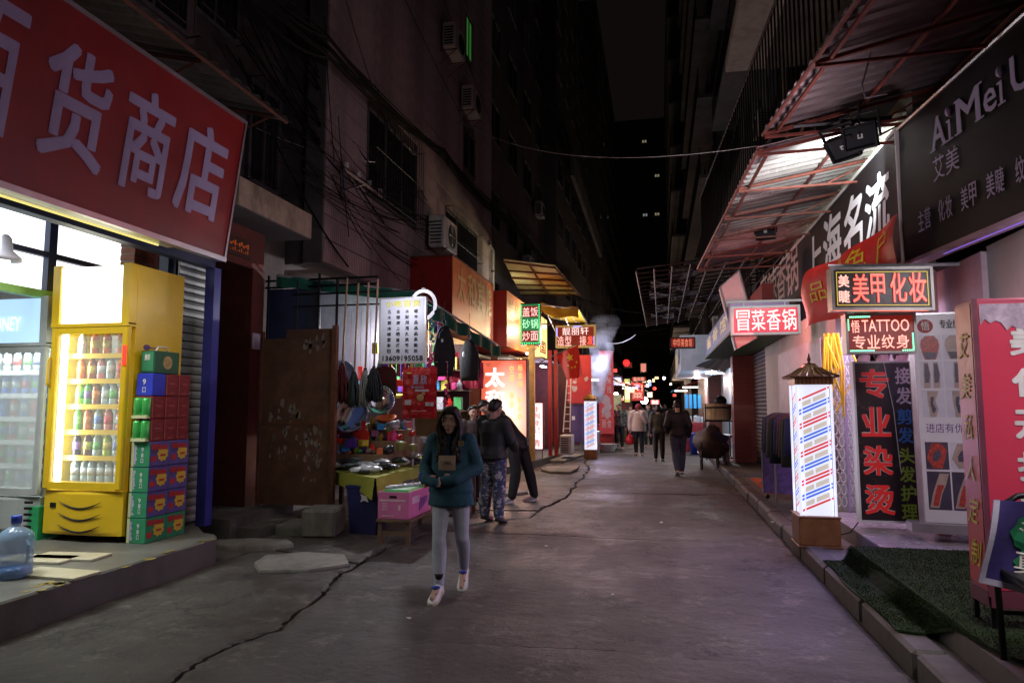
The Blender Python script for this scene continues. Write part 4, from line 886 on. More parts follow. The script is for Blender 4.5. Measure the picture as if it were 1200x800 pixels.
# red snack bag
fr, w_, h_ = cam_frame(472, 512, 430, 490, 8.3)
t = thing('hanging_packet', 'big shiny red printed packet hanging below the price list', 'packet', fr.p(w_ / 2, 0))
mRedBag = M('red_foil', (.5, .012, .02), .28, var=.3, scale=14, bump=.6)
mb = MB(); mb.sheet(lambda a_, b_: fr.p(a_ * w_, b_ * h_, .035 * math.sin(a_ * 3.14) * math.sin(b_ * 3.14) ** .5 + .006 * math.sin(a_ * 23 + b_ * 9) + .005 * math.sin(b_ * 31)), 16, 20); mb.sheet(lambda a_, b_: fr.p((1 - a_) * w_, b_ * h_, -.035 * math.sin(a_ * 3.14) * math.sin(b_ * 3.14) ** .5), 12, 14); mb.build('bag', mRedBag, t, True)
words(t, fr, [('厨', w_ * .34, h_ * .66, w_ * .5, h_ * .84), ('欣', w_ * .56, h_ * .66, w_ * .74, h_ * .84), ('Sniatis', w_ * .28, h_ * .58, w_ * .66, h_ * .64)], mLav, .046, .04)
mb = MB(); mb.ball(fr.p(w_ * .55, h_ * .4, .042), (.05, .003, .045)); mb.ball(fr.p(w_ * .64, h_ * .48, .043), (.025, .003, .02)); mb.build('picture', M('print_tan', (.5, .3, .12), .5, var=.3, scale=30), t, True)
mb = MB()
fr.box(mb, w_ * .1, w_ * .28, h_ * .26, h_ * .36, .035, .04); fr.box(mb, w_ * .7, w_ * .82, h_ * .24, h_ * .31, .035, .04); fr.box(mb, w_ * .84, w_ * .93, h_ * .24, h_ * .31, .03, .04); fr.box(mb, w_ * .3, w_ * .74, h_ * .14, h_ * .15, .043, .045); fr.box(mb, w_ * .4, w_ * .8, h_ * .52, h_ * .56, .044, .047); mb.build('print', M('print_pale', (.6, .5, .55), .5), t)
mb = MB(); mb.ball(fr.p(w_ * .2, h_ * .88, .03), (.035, .004, .012)); mb.build('badge', mYl, t)
# bags hanging from the awning
mBag = M('black_fabric', (.012, .012, .014), .8, var=.4, scale=20, bump=.4)
mTrimW = M('white_piping', (.7, .7, .7), .6, var=0)
def backpack(u0, u1, v0, v1, Y, label, piping):
    fr, w_, h_ = cam_frame(u0, u1, v0, v1, Y); t = thing('backpack', label, 'backpack', fr.p(w_ / 2, 0, 0), 'black bags hanging from the awning')
    rings = []
    for i in range(11):
        s_ = i / 10; ww = w_ / 2 * (1 if s_ < .55 else (1 - ((s_ - .55) / .45) ** 2 * .62)) * (.9 + .1 * math.sin(s_ * 3)); dd = .11 * math.sin(.35 + s_ * 2.4)
        rings.append([fr.p(w_ / 2 + ww * math.copysign(abs(math.cos(a_)) ** .6, math.cos(a_)), s_ * h_, dd * math.copysign(abs(math.sin(a_)) ** .7, math.sin(a_))) for a_ in [2 * math.pi * k / 16 for k in range(16)]])
    MB().loft(rings).build('bag_body', mBag, t, True)
    mb = MB(); mb.tube([fr.p(w_ * .4, h_ * .97, 0), fr.p(w_ * .42, h_ * 1.12, 0), fr.p(w_ * .58, h_ * 1.12, 0), fr.p(w_ * .6, h_ * .97, 0)], .008, 5); mb.tube([fr.p(w_ * .5, h_ * 1.12, 0), fr.p(w_ * .5, h_ * 1.12 + .35, 0)], .003, 4)
    mb.tube([fr.p(w_ * .8, h_ * .8, .06), fr.p(w_ * 1.08, h_ * .5, .04), fr.p(w_ * 1.05, h_ * .1, .02), fr.p(w_ * .9, -.05 * h_, 0)], .011, 5); mb.tube([fr.p(w_ * .7, 0, 0), fr.p(w_ * .75, -.18 * h_, 0), fr.p(w_ * .9, -.1 * h_, 0)], .007, 5); mb.build('strap', mBag, t)
    if piping:
        mb = MB(); mb.tube([fr.p(w_ * .04, h_ * .5, .03), fr.p(w_ * .1, h_ * .75, .05), fr.p(w_ * .3, h_ * .95, .05), fr.p(w_ * .5, h_ * 1.0, .05)], .006, 5); mb.tube([fr.p(w_ * .25, h_ * .6, .09), fr.p(w_ * .35, h_ * .85, .08), fr.p(w_ * .5, h_ * .93, .07)], .005, 5)
        for z in (.28, .45): mb.tube([fr.p(w_ * .03, h_ * z, .03), fr.p(w_ * .25, h_ * z, .1)], .006, 4); mb.tube([fr.p(w_ * .7, h_ * z, .1), fr.p(w_ * .97, h_ * z, .03)], .006, 4)
        mb.build('piping', mTrimW, t); mb = MB(); mb.ball(fr.p(w_ * .5, h_ * .7, .1), (.02, .012, .03)); mb.build('logo_patch', mTrimW, t)
    else: MB().ball(fr.p(w_ * .3, h_ * .62, .095), (.03, .012, .06)).build('pocket_mesh', mGalv, t)
backpack(509, 532, 382, 441, 9.9, 'black backpack with white piping hanging under the awning edge', True)
backpack(539, 561, 398, 446, 10.6, 'small glossy black backpack hanging right of the piped one', False)
fr, w_, h_ = cam_frame(526, 566, 412, 455, 11.6)
t = thing('red_cloth', 'crumpled dark red cloth hanging behind the black backpacks', 'cloth', fr.p(w_ / 2, 0)); MB().sheet(lambda a_, b_: fr.p(a_ * w_, b_ * h_ * (.85 + .15 * math.sin(a_ * 5)), .04 * math.sin(a_ * 17) + .02 * math.sin(b_ * 9)), 30, 10, .005, (0, 1, 0)).build('cloth_sheet', M('crimson_cloth', (.28, .01, .03), .7, var=.3, bump=.2), t, True)
mPink = M('hot_pink', (.75, .05, .25), .45, var=.2); mSky = M('sky_blue_plastic', (.05, .35, .75), .35, var=.1); mYelP = M('yellow_plastic', (.75, .6, .08), .4); mRedP2 = M('red_plastic', (.65, .03, .02), .3, var=.1); mGreenP = M('green_plastic', (.1, .5, .15), .4); mOrP = M('orange_plastic', (.75, .18, .05), .4); mBlP = M('royal_blue_plastic', (.02, .05, .4), .4, var=.2); mClr = M('clear_wrap', (.55, .57, .6), .15, var=.4, scale=25, bump=.8, spec=.8); mBlkW = M('black_wrap', (.025, .025, .03), .2, var=.5, scale=20, bump=.8, spec=.8); mPur = M('purple_plastic', (.12, .05, .35), .4, var=.3)
for (u, v, hh, m_, lab) in ((504, 425, .28, mPink, 'pink twisted hair clip card hanging beside the red packet'), (524, 463, .3, mPink, 'pink ribbon toy hanging under the piped backpack'), (506, 388, .3, M('teal_cloth', (.05, .3, .35), .6), 'teal scarf strip hanging left of the piped backpack')):
    p = AY(u, v, 9.6); mb = MB(); r3 = random.Random(u)
    for k in range(10): mb.ball((p.x + (r3.random() - .5) * .09, 9.6 + (r3.random() - .5) * .05, p.z + (k / 9 - .5) * hh), (.022 + .014 * r3.random(), .02, .02), 8, 6)
    mb.tube([(p.x, 9.6, p.z), (p.x, 9.6, p.z + .5)], .003, 4); tag(mb.build('hanging_trinket', m_, None, True), lab, 'trinket', 'small goods hanging at the stall')
# basins and pans
def basin(p, r_, tilt, mat, label, name='metal_basin'):
    t = thing(name, label, 'basin', p, 'basins leaning on the goods'); mt = Matrix.Rotation(tilt[0], 3, 'X') @ Matrix.Rotation(tilt[1], 3, 'Y')
    prof = [(.02, 0), (.62, 0), (.72, .05), (.95, .32), (1.02, .34), (1.02, .36), (.93, .35), (.7, .08), (.6, .03), (.02, .03)]; n_ = 24; mb = MB()
    mb.loft([[Vector(p) + mt @ Vector((r_ * q * math.cos(6.2832 * i / n_), r_ * q * math.sin(6.2832 * i / n_), z * r_)) for i in range(n_)] for q, z in prof]); mb.build('bowl', mat, t, True); return t
mChrome = M('polished_steel', (.75, .75, .78), .12, 1.0, var=.05, bump=.05)
def P_(u, v, Y): return AY(u, v, Y)
basin(P_(416, 487, 9.3), .28, (R(72), R(-10)), mChrome, 'large polished steel basin standing on edge behind the mops')
basin(P_(446, 470, 9.7), .22, (R(75), R(15)), mChrome, 'wrapped steel basin leaning right of the black mop')
basin(P_(452, 493, 9.5), .16, (R(15), 0), mOrP, 'orange plastic bowl on the goods below the black mop')
basin(P_(463, 466, 9.9), .13, (R(8), 0), mYelP, 'small yellow bowl on top of the dark cabinet')
basin(P_(402, 442, 9.9), .25, (R(80), 0), M('enamel_white_blue', (.6, .65, .8), .25, var=.6, scale=9), 'blue and white patterned basin behind the mops')
t = thing('cutting_board', 'dark red rounded board standing between the mops and the red packet', 'board', P_(450, 470, 9.8)); c = P_(450, 452, 9.8)
mb = MB(); mb.plate([(c.x + .2 * math.copysign(abs(math.cos(a_ * .3927)) ** .5, math.cos(a_ * .3927)), 9.8, c.z + .3 * math.copysign(abs(math.sin(a_ * .3927)) ** .5, math.sin(a_ * .3927))) for a_ in range(16)], (0, .03, 0)); mb.build('board_panel', M('maroon_board', (.10, .015, .01), .5, var=.3), t)
r8 = random.Random(91)
for k in range(34):
    cn, m_ = (('pink', mPink), ('blue', mSky), ('red', mRedP2), ('clear', mClr), ('black', mBlkW), ('yellow', mYelP), ('green', mGreenP), ('purple', mPur))[k % 8]; x = -4.75 + 1.3 * (k % 17) / 16; Y = 10.0 if k < 17 else 10.9; z = 1.75 + .75 * r8.random(); hh = .1 + .16 * r8.random(); ww_ = .03 + .035 * r8.random(); mb = MB()
    if k % 3: mb.cbox((x, Y, z), (ww_ * 2, .03, hh), .006, .4 * r8.random())
    else: mb.ball((x, Y, z), (ww_, ww_ * .8, hh * .6), 9, 7)
    mb.tube([(x, Y, z + hh * .5), (x, Y, 3.1)], .003, 3); tag(mb.build('hanging_packet', m_, None, k % 3 == 0), f'small {cn} packet on a string, {ordn[k % 7]} of the ' + ('near' if k < 17 else 'rear') + (' left' if k % 17 < 8 else ' right') + ' strings in the stall', 'packet', 'small packets hanging inside the stall')
# table, cloth, goods
TZ = .72; tp = [(-4.45, 8.75), (-3.42, 7.95), (-3.4, 11.3), (-5.1, 11.3), (-5.1, 8.9)]
tb_ = thing('stall_table', 'long stall table heaped with small wares under the green awning', 'table', (-4.3, 9.8, 0))
MB().slab(tp, TZ - .05, TZ - .008).build('table_top', mWood, tb_)
for x, y in ((-4.3, 8.85), (-3.5, 8.2), (-3.55, 11.1), (-5.0, 11.1)): MB().bx(x - .025, x + .025, y - .025, y + .025, 0, TZ - .052).build('leg', mWood, tb_)
mCl = M('yellow_green_cloth', (.42, .43, .07), .8, var=.15, scale=14, bump=.2)
cl = thing('tablecloth', 'yellow-green tablecloth with scalloped edge over the stall table', 'tablecloth', (-4.3, 9.8, .5))
MB().slab([(-4.48, 8.72), (-3.40, 7.91), (-3.37, 11.3), (-5.1, 11.3), (-5.1, 8.9)], TZ - .006, TZ + .002).build('cloth_top', mCl, cl)
def edge(a, b, drop, per):
    a = Vector((*a, TZ)); b = Vector((*b, TZ)); L_ = (b - a).length; d = (b - a).normalized(); nn = Vector((d.y, -d.x, 0)); nu = int(L_ / .02)
    return lambda q, s_: a.lerp(b, q) + nn * (.01 + .02 * s_ + .015 * s_ * math.sin(q * L_ * 11)) + Vector((0, 0, -s_ * (drop(q) + .018 * abs(math.sin(q * L_ / per * math.pi))))), nu
for a, b, dp in (((-4.48, 8.72), (-3.40, 7.91), lambda q: .15 + .1 * q ** 3), ((-3.40, 7.91), (-3.37, 11.3), lambda q: .22 - .1 * min(1, q * 4))):
    f_, nu = edge(a, b, dp, .05); MB().sheet(f_, nu, 5).build('cloth_drop', mCl, cl, True)
def inside(x, y): # diagonal near edge
    return y > 8.72 + (x + 4.48) * (7.91 - 8.72) / 1.08 + .1 if x > -4.48 else y > 9.0
r3 = random.Random(11)
gm = [(mBlkW, 'black'), (mClr, 'clear'), (mBlkW, 'black'), (mClr, 'clear'), (mBlkW, 'black'), (M('grey_wrap', (.2, .2, .22), .2, var=.5, scale=22, bump=.7, spec=.8), 'grey')]
cnt = 0
while cnt < 64:
    x = -4.5 + 1.1 * r3.random(); y = 7.95 + 2.0 * r3.random()
    if not inside(x, y) or x > -3.5: continue
    m_, cn = gm[cnt % 6]; z0 = TZ + .005 + .09 * max(0, min(1, (y - 8.2) / 1.2)) * r3.random() + .02 * (cnt % 3); L1, L2, H = .09 + .08 * r3.random(), .05 + .03 * r3.random(), .025 + .02 * r3.random(); a_ = r3.random() * 3.14
    mb = MB(); mt = Matrix.Rotation(a_, 3, 'Z') @ Matrix.Rotation((r3.random() - .5) * .5, 3, 'X')
    def pf(p_, q_, sgn, mt=mt, x=x, y=y, z0=z0, L1=L1, L2=L2, H=H, cnt=cnt): 
        ed = (math.sin(p_ * 3.14) * math.sin(q_ * 3.14)) ** .4; return Vector((x, y, z0 + H)) + mt @ Vector(((p_ - .5) * 2 * L1, (q_ - .5) * 2 * L2, sgn * H * ed * (1 + .3 * math.sin(p_ * 17 + cnt) * math.sin(q_ * 13 + cnt))))
    mb.sheet(lambda p_, q_: pf(p_, q_, 1), 8, 6); mb.sheet(lambda p_, q_: pf(1 - p_, q_, -1), 8, 6)
    tag(mb.build('wrapped_packet', m_, None, True), f'crumpled {cn} plastic-wrapped packet in the low heap at the front of the stall table', 'packet', f'{cn} wrapped packets on the stall table'); cnt += 1
misc = [(392, 500, mOrP, 'orange ball', 's', .09), (412, 519, mPur, 'purple box', 'b', .12), (428, 519, mYelP, 'yellow scoop', 'b', .07), (422, 500, mClr, 'white lidded tub', 'c', .11), (405, 525, mSky, 'pale blue pouch', 'b', .09), (408, 531, mOrP, 'pink and orange pouch', 's', .06), (439, 508, M('mauve', (.4, .15, .3), .4), 'mauve box', 'b', .08), (446, 500, mSky, 'light blue carton', 'b', .08), (455, 505, mGreenP, 'green lidded cup', 'c', .06), (462, 498, mClr, 'bunch of clear bags', 's', .12), (470, 522, M('olive_tin', (.35, .35, .12), .4), 'olive tin', 'c', .1), (484, 524, M('olive_tin', (.35, .35, .12), .4), 'second olive tin', 'c', .08), (468, 512, mRedP2, 'red toy duck', 's', .07), (483, 508, mRedP2, 'red spoon head', 's', .07), (496, 515, mClr, 'clear pot', 'c', .07), (455, 527, mBlkW, 'black kettle', 's', .11), (398, 517, mRedP2, 'small red tray', 'b', .08), (432, 528, M('tan', (.4, .3, .2), .5), 'tan pouch', 's', .06), (415, 508, mRedP2, 'flat red lid', 'c', .08), (478, 497, M('rose', (.7, .2, .2), .4), 'rose pink box', 'b', .08)]
for (u, v, m_, nm, sh, s_) in misc:
    Y = 9.3 if v < 515 else 8.95; p = P_(u, v, Y); mb = MB()
    if sh == 'b': mb.cbox((p.x, Y, p.z), (s_ * 1.3, s_, s_ * 1.1), .01, .3)
    elif sh == 'c': mb.lathe((p.x, Y, p.z - s_ * .6), [(s_ * .6, 0), (s_ * .68, s_ * .9), (s_ * .72, s_ * .95), (s_ * .72, s_ * 1.1), (s_ * .3, s_ * 1.2), (.01, s_ * 1.22)], 14)
    else: mb.ball((p.x, Y, p.z), (s_ * .75, s_ * .6, s_ * .55), 12, 8); mb.ball((p.x + s_ * .5, Y - .02, p.z + s_ * .3), s_ * .35, 8, 6)
    tag(mb.build(nm.split()[-1] if nm.split()[-1] in ('box', 'ball', 'tin', 'cup', 'pot', 'kettle', 'tray', 'pouch', 'lid', 'carton', 'tub', 'scoop') else 'stall_ware', m_, None, sh != 'b'), nm + (' high' if v < 512 else ' low') + ' in the heap,' + (' left of' if u < 430 else ' right of') + ' the red dustpan', 'ware', 'assorted wares on the stall table')
# support tiers under the heap so wares rest on something
tiers = ((9.0, .3, .93, 'lowest'), (9.32, .3, 1.1, 'middle'), (9.75, .5, 1.25, 'highest'))
for yc_, dy_, zt_, nm in tiers: tag(MB().cbox((-4.2, yc_, (TZ + .004 + zt_) / 2), (1.1, dy_, zt_ - TZ - .004), .01).build('display_tier', M('brown_carton', (.25, .16, .09), .8)), nm + ' brown carton tier under the heaped wares', 'display tier')
r6 = random.Random(44); wc = [('red', mRedP2), ('blue', mSky), ('clear', mClr), ('pink', mPink), ('orange', mOrP), ('purple', mPur), ('green', mGreenP), ('black', mBlkW), ('yellow', mYelP), ('white', mWhite), ('grey', M('grey_wrap'))]
for ti, (yc_, dy_, zt_, nm) in enumerate(tiers):
    for k in range(19):
        cn, m_ = wc[int(r6.random() * 11)]; x = -4.7 + k * .058; y = yc_ - dy_ * .3 + dy_ * .6 * r6.random(); s_ = .028 + .028 * r6.random(); hh = .07 + .13 * r6.random(); mb = MB(); q = k % 4
        if q == 0: mb.cbox((x, y, zt_ + hh / 2), (s_ * 1.9, s_ * 1.5, hh), .006, r6.random()); kd = 'box'
        elif q == 1: mb.lathe((x, y, zt_), [(s_ * .8, 0), (s_, hh * .2), (s_ * .9, hh * .7), (s_ * .35, hh * .85), (s_ * .35, hh)], 10); kd = 'pot'
        elif q == 2: mb.ball((x, y, zt_ + s_ * .8), (s_ * 1.2, s_, s_ * .8), 10, 7); kd = 'bundle'
        else: mb.lathe((x, y, zt_), [(s_ * .7, 0), (s_ * 1.1, hh * .6), (s_ * 1.2, hh * .6 + .01), (s_ * .9, hh * .5)], 12); kd = 'bowl'
        tag(mb.build(kd, m_, None, q in (2, 3)), f'small {cn} {kd} on the {nm} tier, ' + ('left' if k < 6 else 'middle' if k < 13 else 'right') + f' part, {ordn[k % 7]} there', kd, 'small wares on the stall tiers')
# red dustpan (upright) with yellow blade
p = P_(424, 510, 9.05); t = thing('dustpan', 'bright red plastic dustpan standing upright in the heap of wares', 'dustpan', p)
mb = MB(); mb.plate([(p.x - .1, 9.05, p.z - .14), (p.x + .1, 9.05, p.z - .14), (p.x + .09, 9.08, p.z + .05), (p.x + .03, 9.09, p.z + .09), (p.x + .03, 9.1, p.z + .2), (p.x - .03, 9.1, p.z + .2), (p.x - .03, 9.09, p.z + .09), (p.x - .09, 9.08, p.z + .05)], (0, .02, 0)); mb.build('pan', mRedP2, t)
MB().bx(p.x - .02, p.x + .11, 8.98, 9.04, p.z - .15, p.z - .06).build('brush', mYelP, t)
# back shelf wares, right of the packet
r4 = random.Random(5); k = 0
sh_ = thing('back_shelf', 'dark shelf rack crowded with wares behind the woman in teal', 'shelf', (-4, 11, 0))
mb = MB()
for z in (1.5, 1.85, 2.2): mb.bx(-4.3, -3.25, 11.35, 11.75, z, z + .02)
mb.build('shelf_board', mWood, sh_); MB().bx(-4.3, -3.3, 11.76, 11.8, .75, 2.7).build('back_panel', M('shelf_back', (.12, .06, .05), .7, var=.5, scale=3), sh_)
cs = [mSky, mYelP, mPink, mClr, mRedP2, mGreenP, mBlP, mBlkW, M('pale_box', (.6, .6, .55), .5)]
for z in (1.52, 1.87, 2.22):
    x = -4.22
    while x < -3.35:
        s_ = .05 + .05 * r4.random(); m_ = cs[k % 9]; mb = MB(); 
        if k % 2: mb.cbox((x, 11.5, z + s_ * 1.2), (s_ * 1.5, s_, s_ * 2.3), .008)
        else: mb.lathe((x, 11.5, z), [(s_ * .7, 0), (s_ * .75, s_ * 1.5), (s_ * .3, s_ * 2), (s_ * .3, s_ * 2.4)], 10)
        cn_ = m_.name.replace('_', ' ').replace(' plastic', '').replace(' wrap', ''); tag(mb.build('shelf_ware', m_), f'{cn_} container, {["first","second","third","fourth","fifth","sixth","seventh","eighth","ninth","tenth","eleventh","twelfth"][min(11,int((x+4.22)/.1))]} along the {"low" if z<1.6 else "middle" if z<2 else "top"} board of the back shelf', 'ware', 'wares on the back shelf'); k += 1; x += s_ * 1.8
# standing bottles and poles right of the woman
# bin, carton on bench, blue tub
t = thing('rubbish_bin', 'tall dark blue plastic bin with white sticker under the stall table', 'bin', (-3.66, 8.3, 0)); mb = MB()
mb.loft([[Vector((-3.66 + sx_ * a_, 8.3 + sy_ * b_, z)) for sx_, sy_ in ((-1, -1), (1, -1), (1, 1), (-1, 1))] for a_, b_, z in ((.17, .15, 0), (.21, .19, .56), (.225, .2, .57), (.225, .2, .6))]); mb.build('bin_body', M('bin_blue', (.025, .03, .16), .45, var=.3, dirt=.35), t)
mb = MB(); mb.add([(-3.62 + .06 * math.cos(i * .785) * (1.3 if i % 2 else .6), 8.092, .45 + .06 * math.sin(i * .785) * (1.2 if i % 2 else .5)) for i in range(8)], [tuple(range(8))]); mb.build('torn_sticker', mWhite, t)
bn = thing('bench', 'low weathered wooden bench carrying the pink carton', 'bench', (-3.0, 8.3, 0))
MB().cbox((-3.02, 8.3, .275), (.42, 1.5, .035), .006).build('seat', mWood, bn)
for x, y in ((-3.2, 7.62), (-2.86, 7.62), (-3.2, 8.98), (-2.86, 8.98)): MB().bx(x - .022, x + .022, y - .022, y + .022, 0, .256).build('leg', mWood, bn)
MB().bx(-3.18, -2.88, 7.612, 7.63, .1, .15).build('stretcher', mWood, bn)
t = thing('pink_carton', 'pink and magenta printed carton on the low bench, open at the top', 'carton', (-3.02, 8.2, .293))
mPk = M('carton_pink', (.7, .18, .42), .5, var=.2, scale=3)
mb = MB(); x0, x1, y0, y1 = -3.22, -2.84, 7.58, 8.35
for b_ in ((x0, x1, y0, y0 + .012), (x0, x1, y1 - .012, y1), (x0, x0 + .012, y0 + .012, y1 - .012), (x1 - .012, x1, y0 + .012, y1 - .012)): mb.bx(*b_, .295, .60)
mb.bx(x0, x1, y0, y1, .293, .3); mb.build('box', mPk, t)
f1 = Fr((x0, y0 - .002, .295), XP, ZP); f2 = Fr((x1 + .002, y0, .295), YP, ZP); mb = MB()
f1.box(mb, .02, .34, .20, .22, 0, .002); f1.box(mb, .25, .28, .1, .16, 0, .002); f1.box(mb, .05, .2, .03, .04, 0, .002)
for k in range(4): f1.box(mb, .05, .12, .1 + .025 * k, .108 + .025 * k, 0, .002)
f2.box(mb, .1, .35, .16, .24, 0, .002); mb.build('print', M('print_pink_pale', (.8, .55, .65), .5), t)
mb = MB(); 
for k in range(5): f2.box(mb, .35 + .06 * k, .38 + .06 * k, .05 + .02 * k, .2, 0, .002)
mb.build('print', mPur, t)
MB().bx(x0 + .14, x0 + .23, y0 - .003, y0, .53, .56).build('hand_hole', mDark, t)
mb = MB(); mb.cbox((-3.03, 7.97, .58), (.33, .7, .08), .03); mb.build('green_lining', mGreenP, t)
for k in range(7):
    mb = MB(); mb.ball((-3.15 + .04 * k, 7.75 + .07 * k, .635), (.05, .06, .025)); tag(mb.build('wrapped_packet', mClr, None, True), 'clear wrapped packet lying in the open pink carton', 'packet', 'packets in the pink carton')
p = G(560, 592, 0); t = thing('blue_tub', 'royal blue plastic tub on a carton behind the woman in teal', 'tub', (-2.95, 9.9, .3)); mb = MB(); mb.lathe((-2.95, 9.9, .38), [(.14, 0), (.17, .24), (.18, .25), (.16, .245), (.13, .02)], 16); mb.build('tub_body', mBlP, t, True)
tag(MB().cbox((-2.98, 9.95, .18), (.4, .4, .36), .01).build('carton', M('brown_carton2', (.2, .13, .08), .8)), 'plain brown carton under the blue tub', 'carton')
t = thing('sauce_bottle', 'red-labelled clear bottle standing behind the woman in teal', 'bottle', (-2.9, 9.6, .7)); MB().lathe((-2.85, 10.2, .66), [(.045, 0), (.05, .2), (.02, .3), (.02, .34)], 12).build('glass_body', mClr, t, True); MB().lathe((-2.85, 10.2, .72), [(.052, 0), (.052, .12)], 12).build('wrap_label', mRedP2, t, True)
t = thing('side_table', 'small dark table behind the woman carrying a bottle', 'table', (-2.9, 10.25, 0)); MB().cbox((-3.0, 10.3, .64), (.6, .5, .04), .008).build('table_top', mWood, t)
for x, y in ((-3.25, 10.1), (-2.75, 10.1), (-3.25, 10.5), (-2.75, 10.5)): MB().bx(x - .02, x + .02, y - .02, y + .02, 0, .62).build('leg', mWood, t)
t = thing('stall_bulb', 'white bulb lamp under the awning over the stall table', 'lamp', (-3.6, 10.2, 2.5)); MB().ball((-4.0, 10.3, 2.75), .05).build('bulb', EM('bulb_cold', (.95, .95, 1), 14), t, True); MB().tube([(-4.0, 10.3, 2.8), (-4.0, 10.3, 3.3)], .005, 4).build('cord', mCable, t)
lamp('POINT', 'stall_bulb_light', (-4.0, 10.3, 2.66), 160, (.95, .93, 1), .06)
lamp('POINT', 'price_list_fill', (-3.2, 7.95, 2.9), 15, (.9, .9, 1), .12)  # added in front of the price list to brighten it, not at the ring
# ================================================================ SIGNS AND SHOPS FURTHER UP THE LEFT
mOrB = M('orange_board', (.62, .17, .04), .45, var=.35, scale=.8, bump=.03)
mRedS = M('red_side', (.34, .02, .018), .5, var=.2)
# hotel board
hb = thing('hotel_signboard', 'big orange and red boxed signboard with pale gold characters above the green awning', 'sign', (-4.8, 15.8, 3.2))
y0 = AX(530, 380, -4.3).y; y1 = AX(578, 380, -4.3).y; zt_ = AX(530, 300, -4.3).z; zb_ = AX(578, 402, -4.3).z
MB().bx(-5.28, -4.32, y0 + .01, y1, zb_, zt_).build('box', mRedS, hb)
fr = Fr((-4.31, y0, zb_), YP, ZP); w_, h_ = y1 - y0, zt_ - zb_
mb = MB(); fr.box(mb, 0, w_, 0, h_, -.01, .01); mb.build('face', mOrB, hb)
words(hb, fr, row('太和宾馆', w_ * .07, w_ * .97, h_ * .42, h_ * .93, .22), M('sign_gold', (.62, .46, .2), .4, var=.1), .016, .03)
mb = MB(); fr.box(mb, -.02, w_, h_, h_ + .04, -.95, .02); fr.box(mb, -.02, w_, -.04, 0, -.95, .02); mb.build('trim', mRedSteel, hb)
# lower orange strip below the awning
t = thing('lower_fascia', 'lime and orange strip of signboard showing under the green awning', 'sign', (-4.3, 13, 2.9)); MB().bx(-4.5, -4.44, 11.2, 15.6, 2.75, 3.1).build('face', M('lime_orange', (.6, .32, .05), .5, var=.6, scale=.6), t); MB().bx(-4.49, -4.42, 11.2, 15.6, 2.68, 2.745).build('trim', mRedSteel, t)
# second board: red box, then bright yellow translucent part
sb = thing('noodle_signboard', 'red and orange signboard glowing yellow at its far end', 'sign', (-4.4, 21, 3.2))
y0 = AX(594, 380, -4.05).y; y1 = AX(622, 380, -4.05).y; y2 = AX(641, 380, -4.05).y; zt_ = AX(594, 340, -4.05).z; zb_ = AX(600, 408, -4.05).z
MB().bx(-5.28, -4.07, y0 + .01, y2, zb_, zt_).build('box', mRedS, sb)
fr = Fr((-4.06, y0, zb_), YP, ZP); h_ = zt_ - zb_
mb = MB(); fr.box(mb, 0, y1 - y0, 0, h_, -.01, .01); mb.build('face', mOrB, sb)
mb = MB(); fr.box(mb, y1 - y0 + .01, y2 - y0, 0, h_, -.01, .01); mb.build('lit_face', EM('lit_yellow_face', (1, .72, .25), 1.4), sb)
words(sb, fr, row('兰州拉面', .2, (y1 - y0) * .95, h_ * .5, h_ * .88), M('sign_gold2', (.6, .4, .1), .4), .016, .02)
words(sb, fr, [('中国', y1 - y0 + .3, h_ * .15, y2 - y0 - .4, h_ * .45)], mPr, .02, .03)
# things with neon / light boxes
mLedRed = EM('led_red', (1, .10, .06), 1.6); mLedWh = EM('led_pinkwhite', (1, .5, .42), 1.3); mLedGr = EM('led_green', (.08, 1, .3), 2.2); mBoxBlk = M('box_black', (.02, .012, .012), .4, var=.2)
def dots(parent, fr, pts, r_, mat, z=.012, name='led_dot'):
    mb = MB()
    for (x, y) in pts: mb.add([fr.p(x + r_ * math.cos(a_ * 1.0472), y + r_ * math.sin(a_ * 1.0472), z) for a_ in range(6)] + [fr.p(x, y, z + r_ * .8)], [(i, (i + 1) % 6, 6) for i in range(6)])
    o = mb.build(name, mat, parent); o['kind'] = 'stuff'; return o
fr, w_, h_ = cam_frame(610, 633, 355, 404, 17.6)
t = signbox('led_sign', 'tall LED box sign with green glow reading rice and noodles beside the red boards', 'sign', fr, w_, h_, .18, EM('led_back_green', (.03, .32, .12), .5), mBoxBlk)
mb = MB(); fr.box(mb, w_ * .1, w_ * .9, h_ * .66, h_ * .93, 0, .006); fr.box(mb, w_ * .1, w_ * .9, h_ * .08, h_ * .34, 0, .006); mb.build('panel', M('led_maroon', (.12, .01, .01), .5, em=(.5, .01, .01), es=.35), t)
words(t, fr, [('盖', .1 * w_, .68 * h_, .48 * w_, .9 * h_), ('饭', .52 * w_, .68 * h_, .9 * w_, .9 * h_), ('炒', .1 * w_, .1 * h_, .48 * w_, .32 * h_), ('面', .52 * w_, .1 * h_, .9 * w_, .32 * h_)], EM('led_white_red', (1, .6, .55), 1.5), .01, .0)
words(t, fr, [('砂', .1 * w_, .39 * h_, .48 * w_, .61 * h_), ('锅', .52 * w_, .39 * h_, .9 * w_, .61 * h_)], EM('led_white_green', (.5, 1, .6), 1.4), .01, .0)
dots(t, fr, [(w_ * .045, h_ * (.05 + .9 * i / 18)) for i in range(19)] + [(w_ * .955, h_ * (.05 + .9 * i / 18)) for i in range(19)] + [(w_ * (.1 + .8 * i / 7), h_ * .035) for i in range(8)], .016, mLedGr)
fr, w_, h_ = cam_frame(651, 698, 381, 407, 19.2)
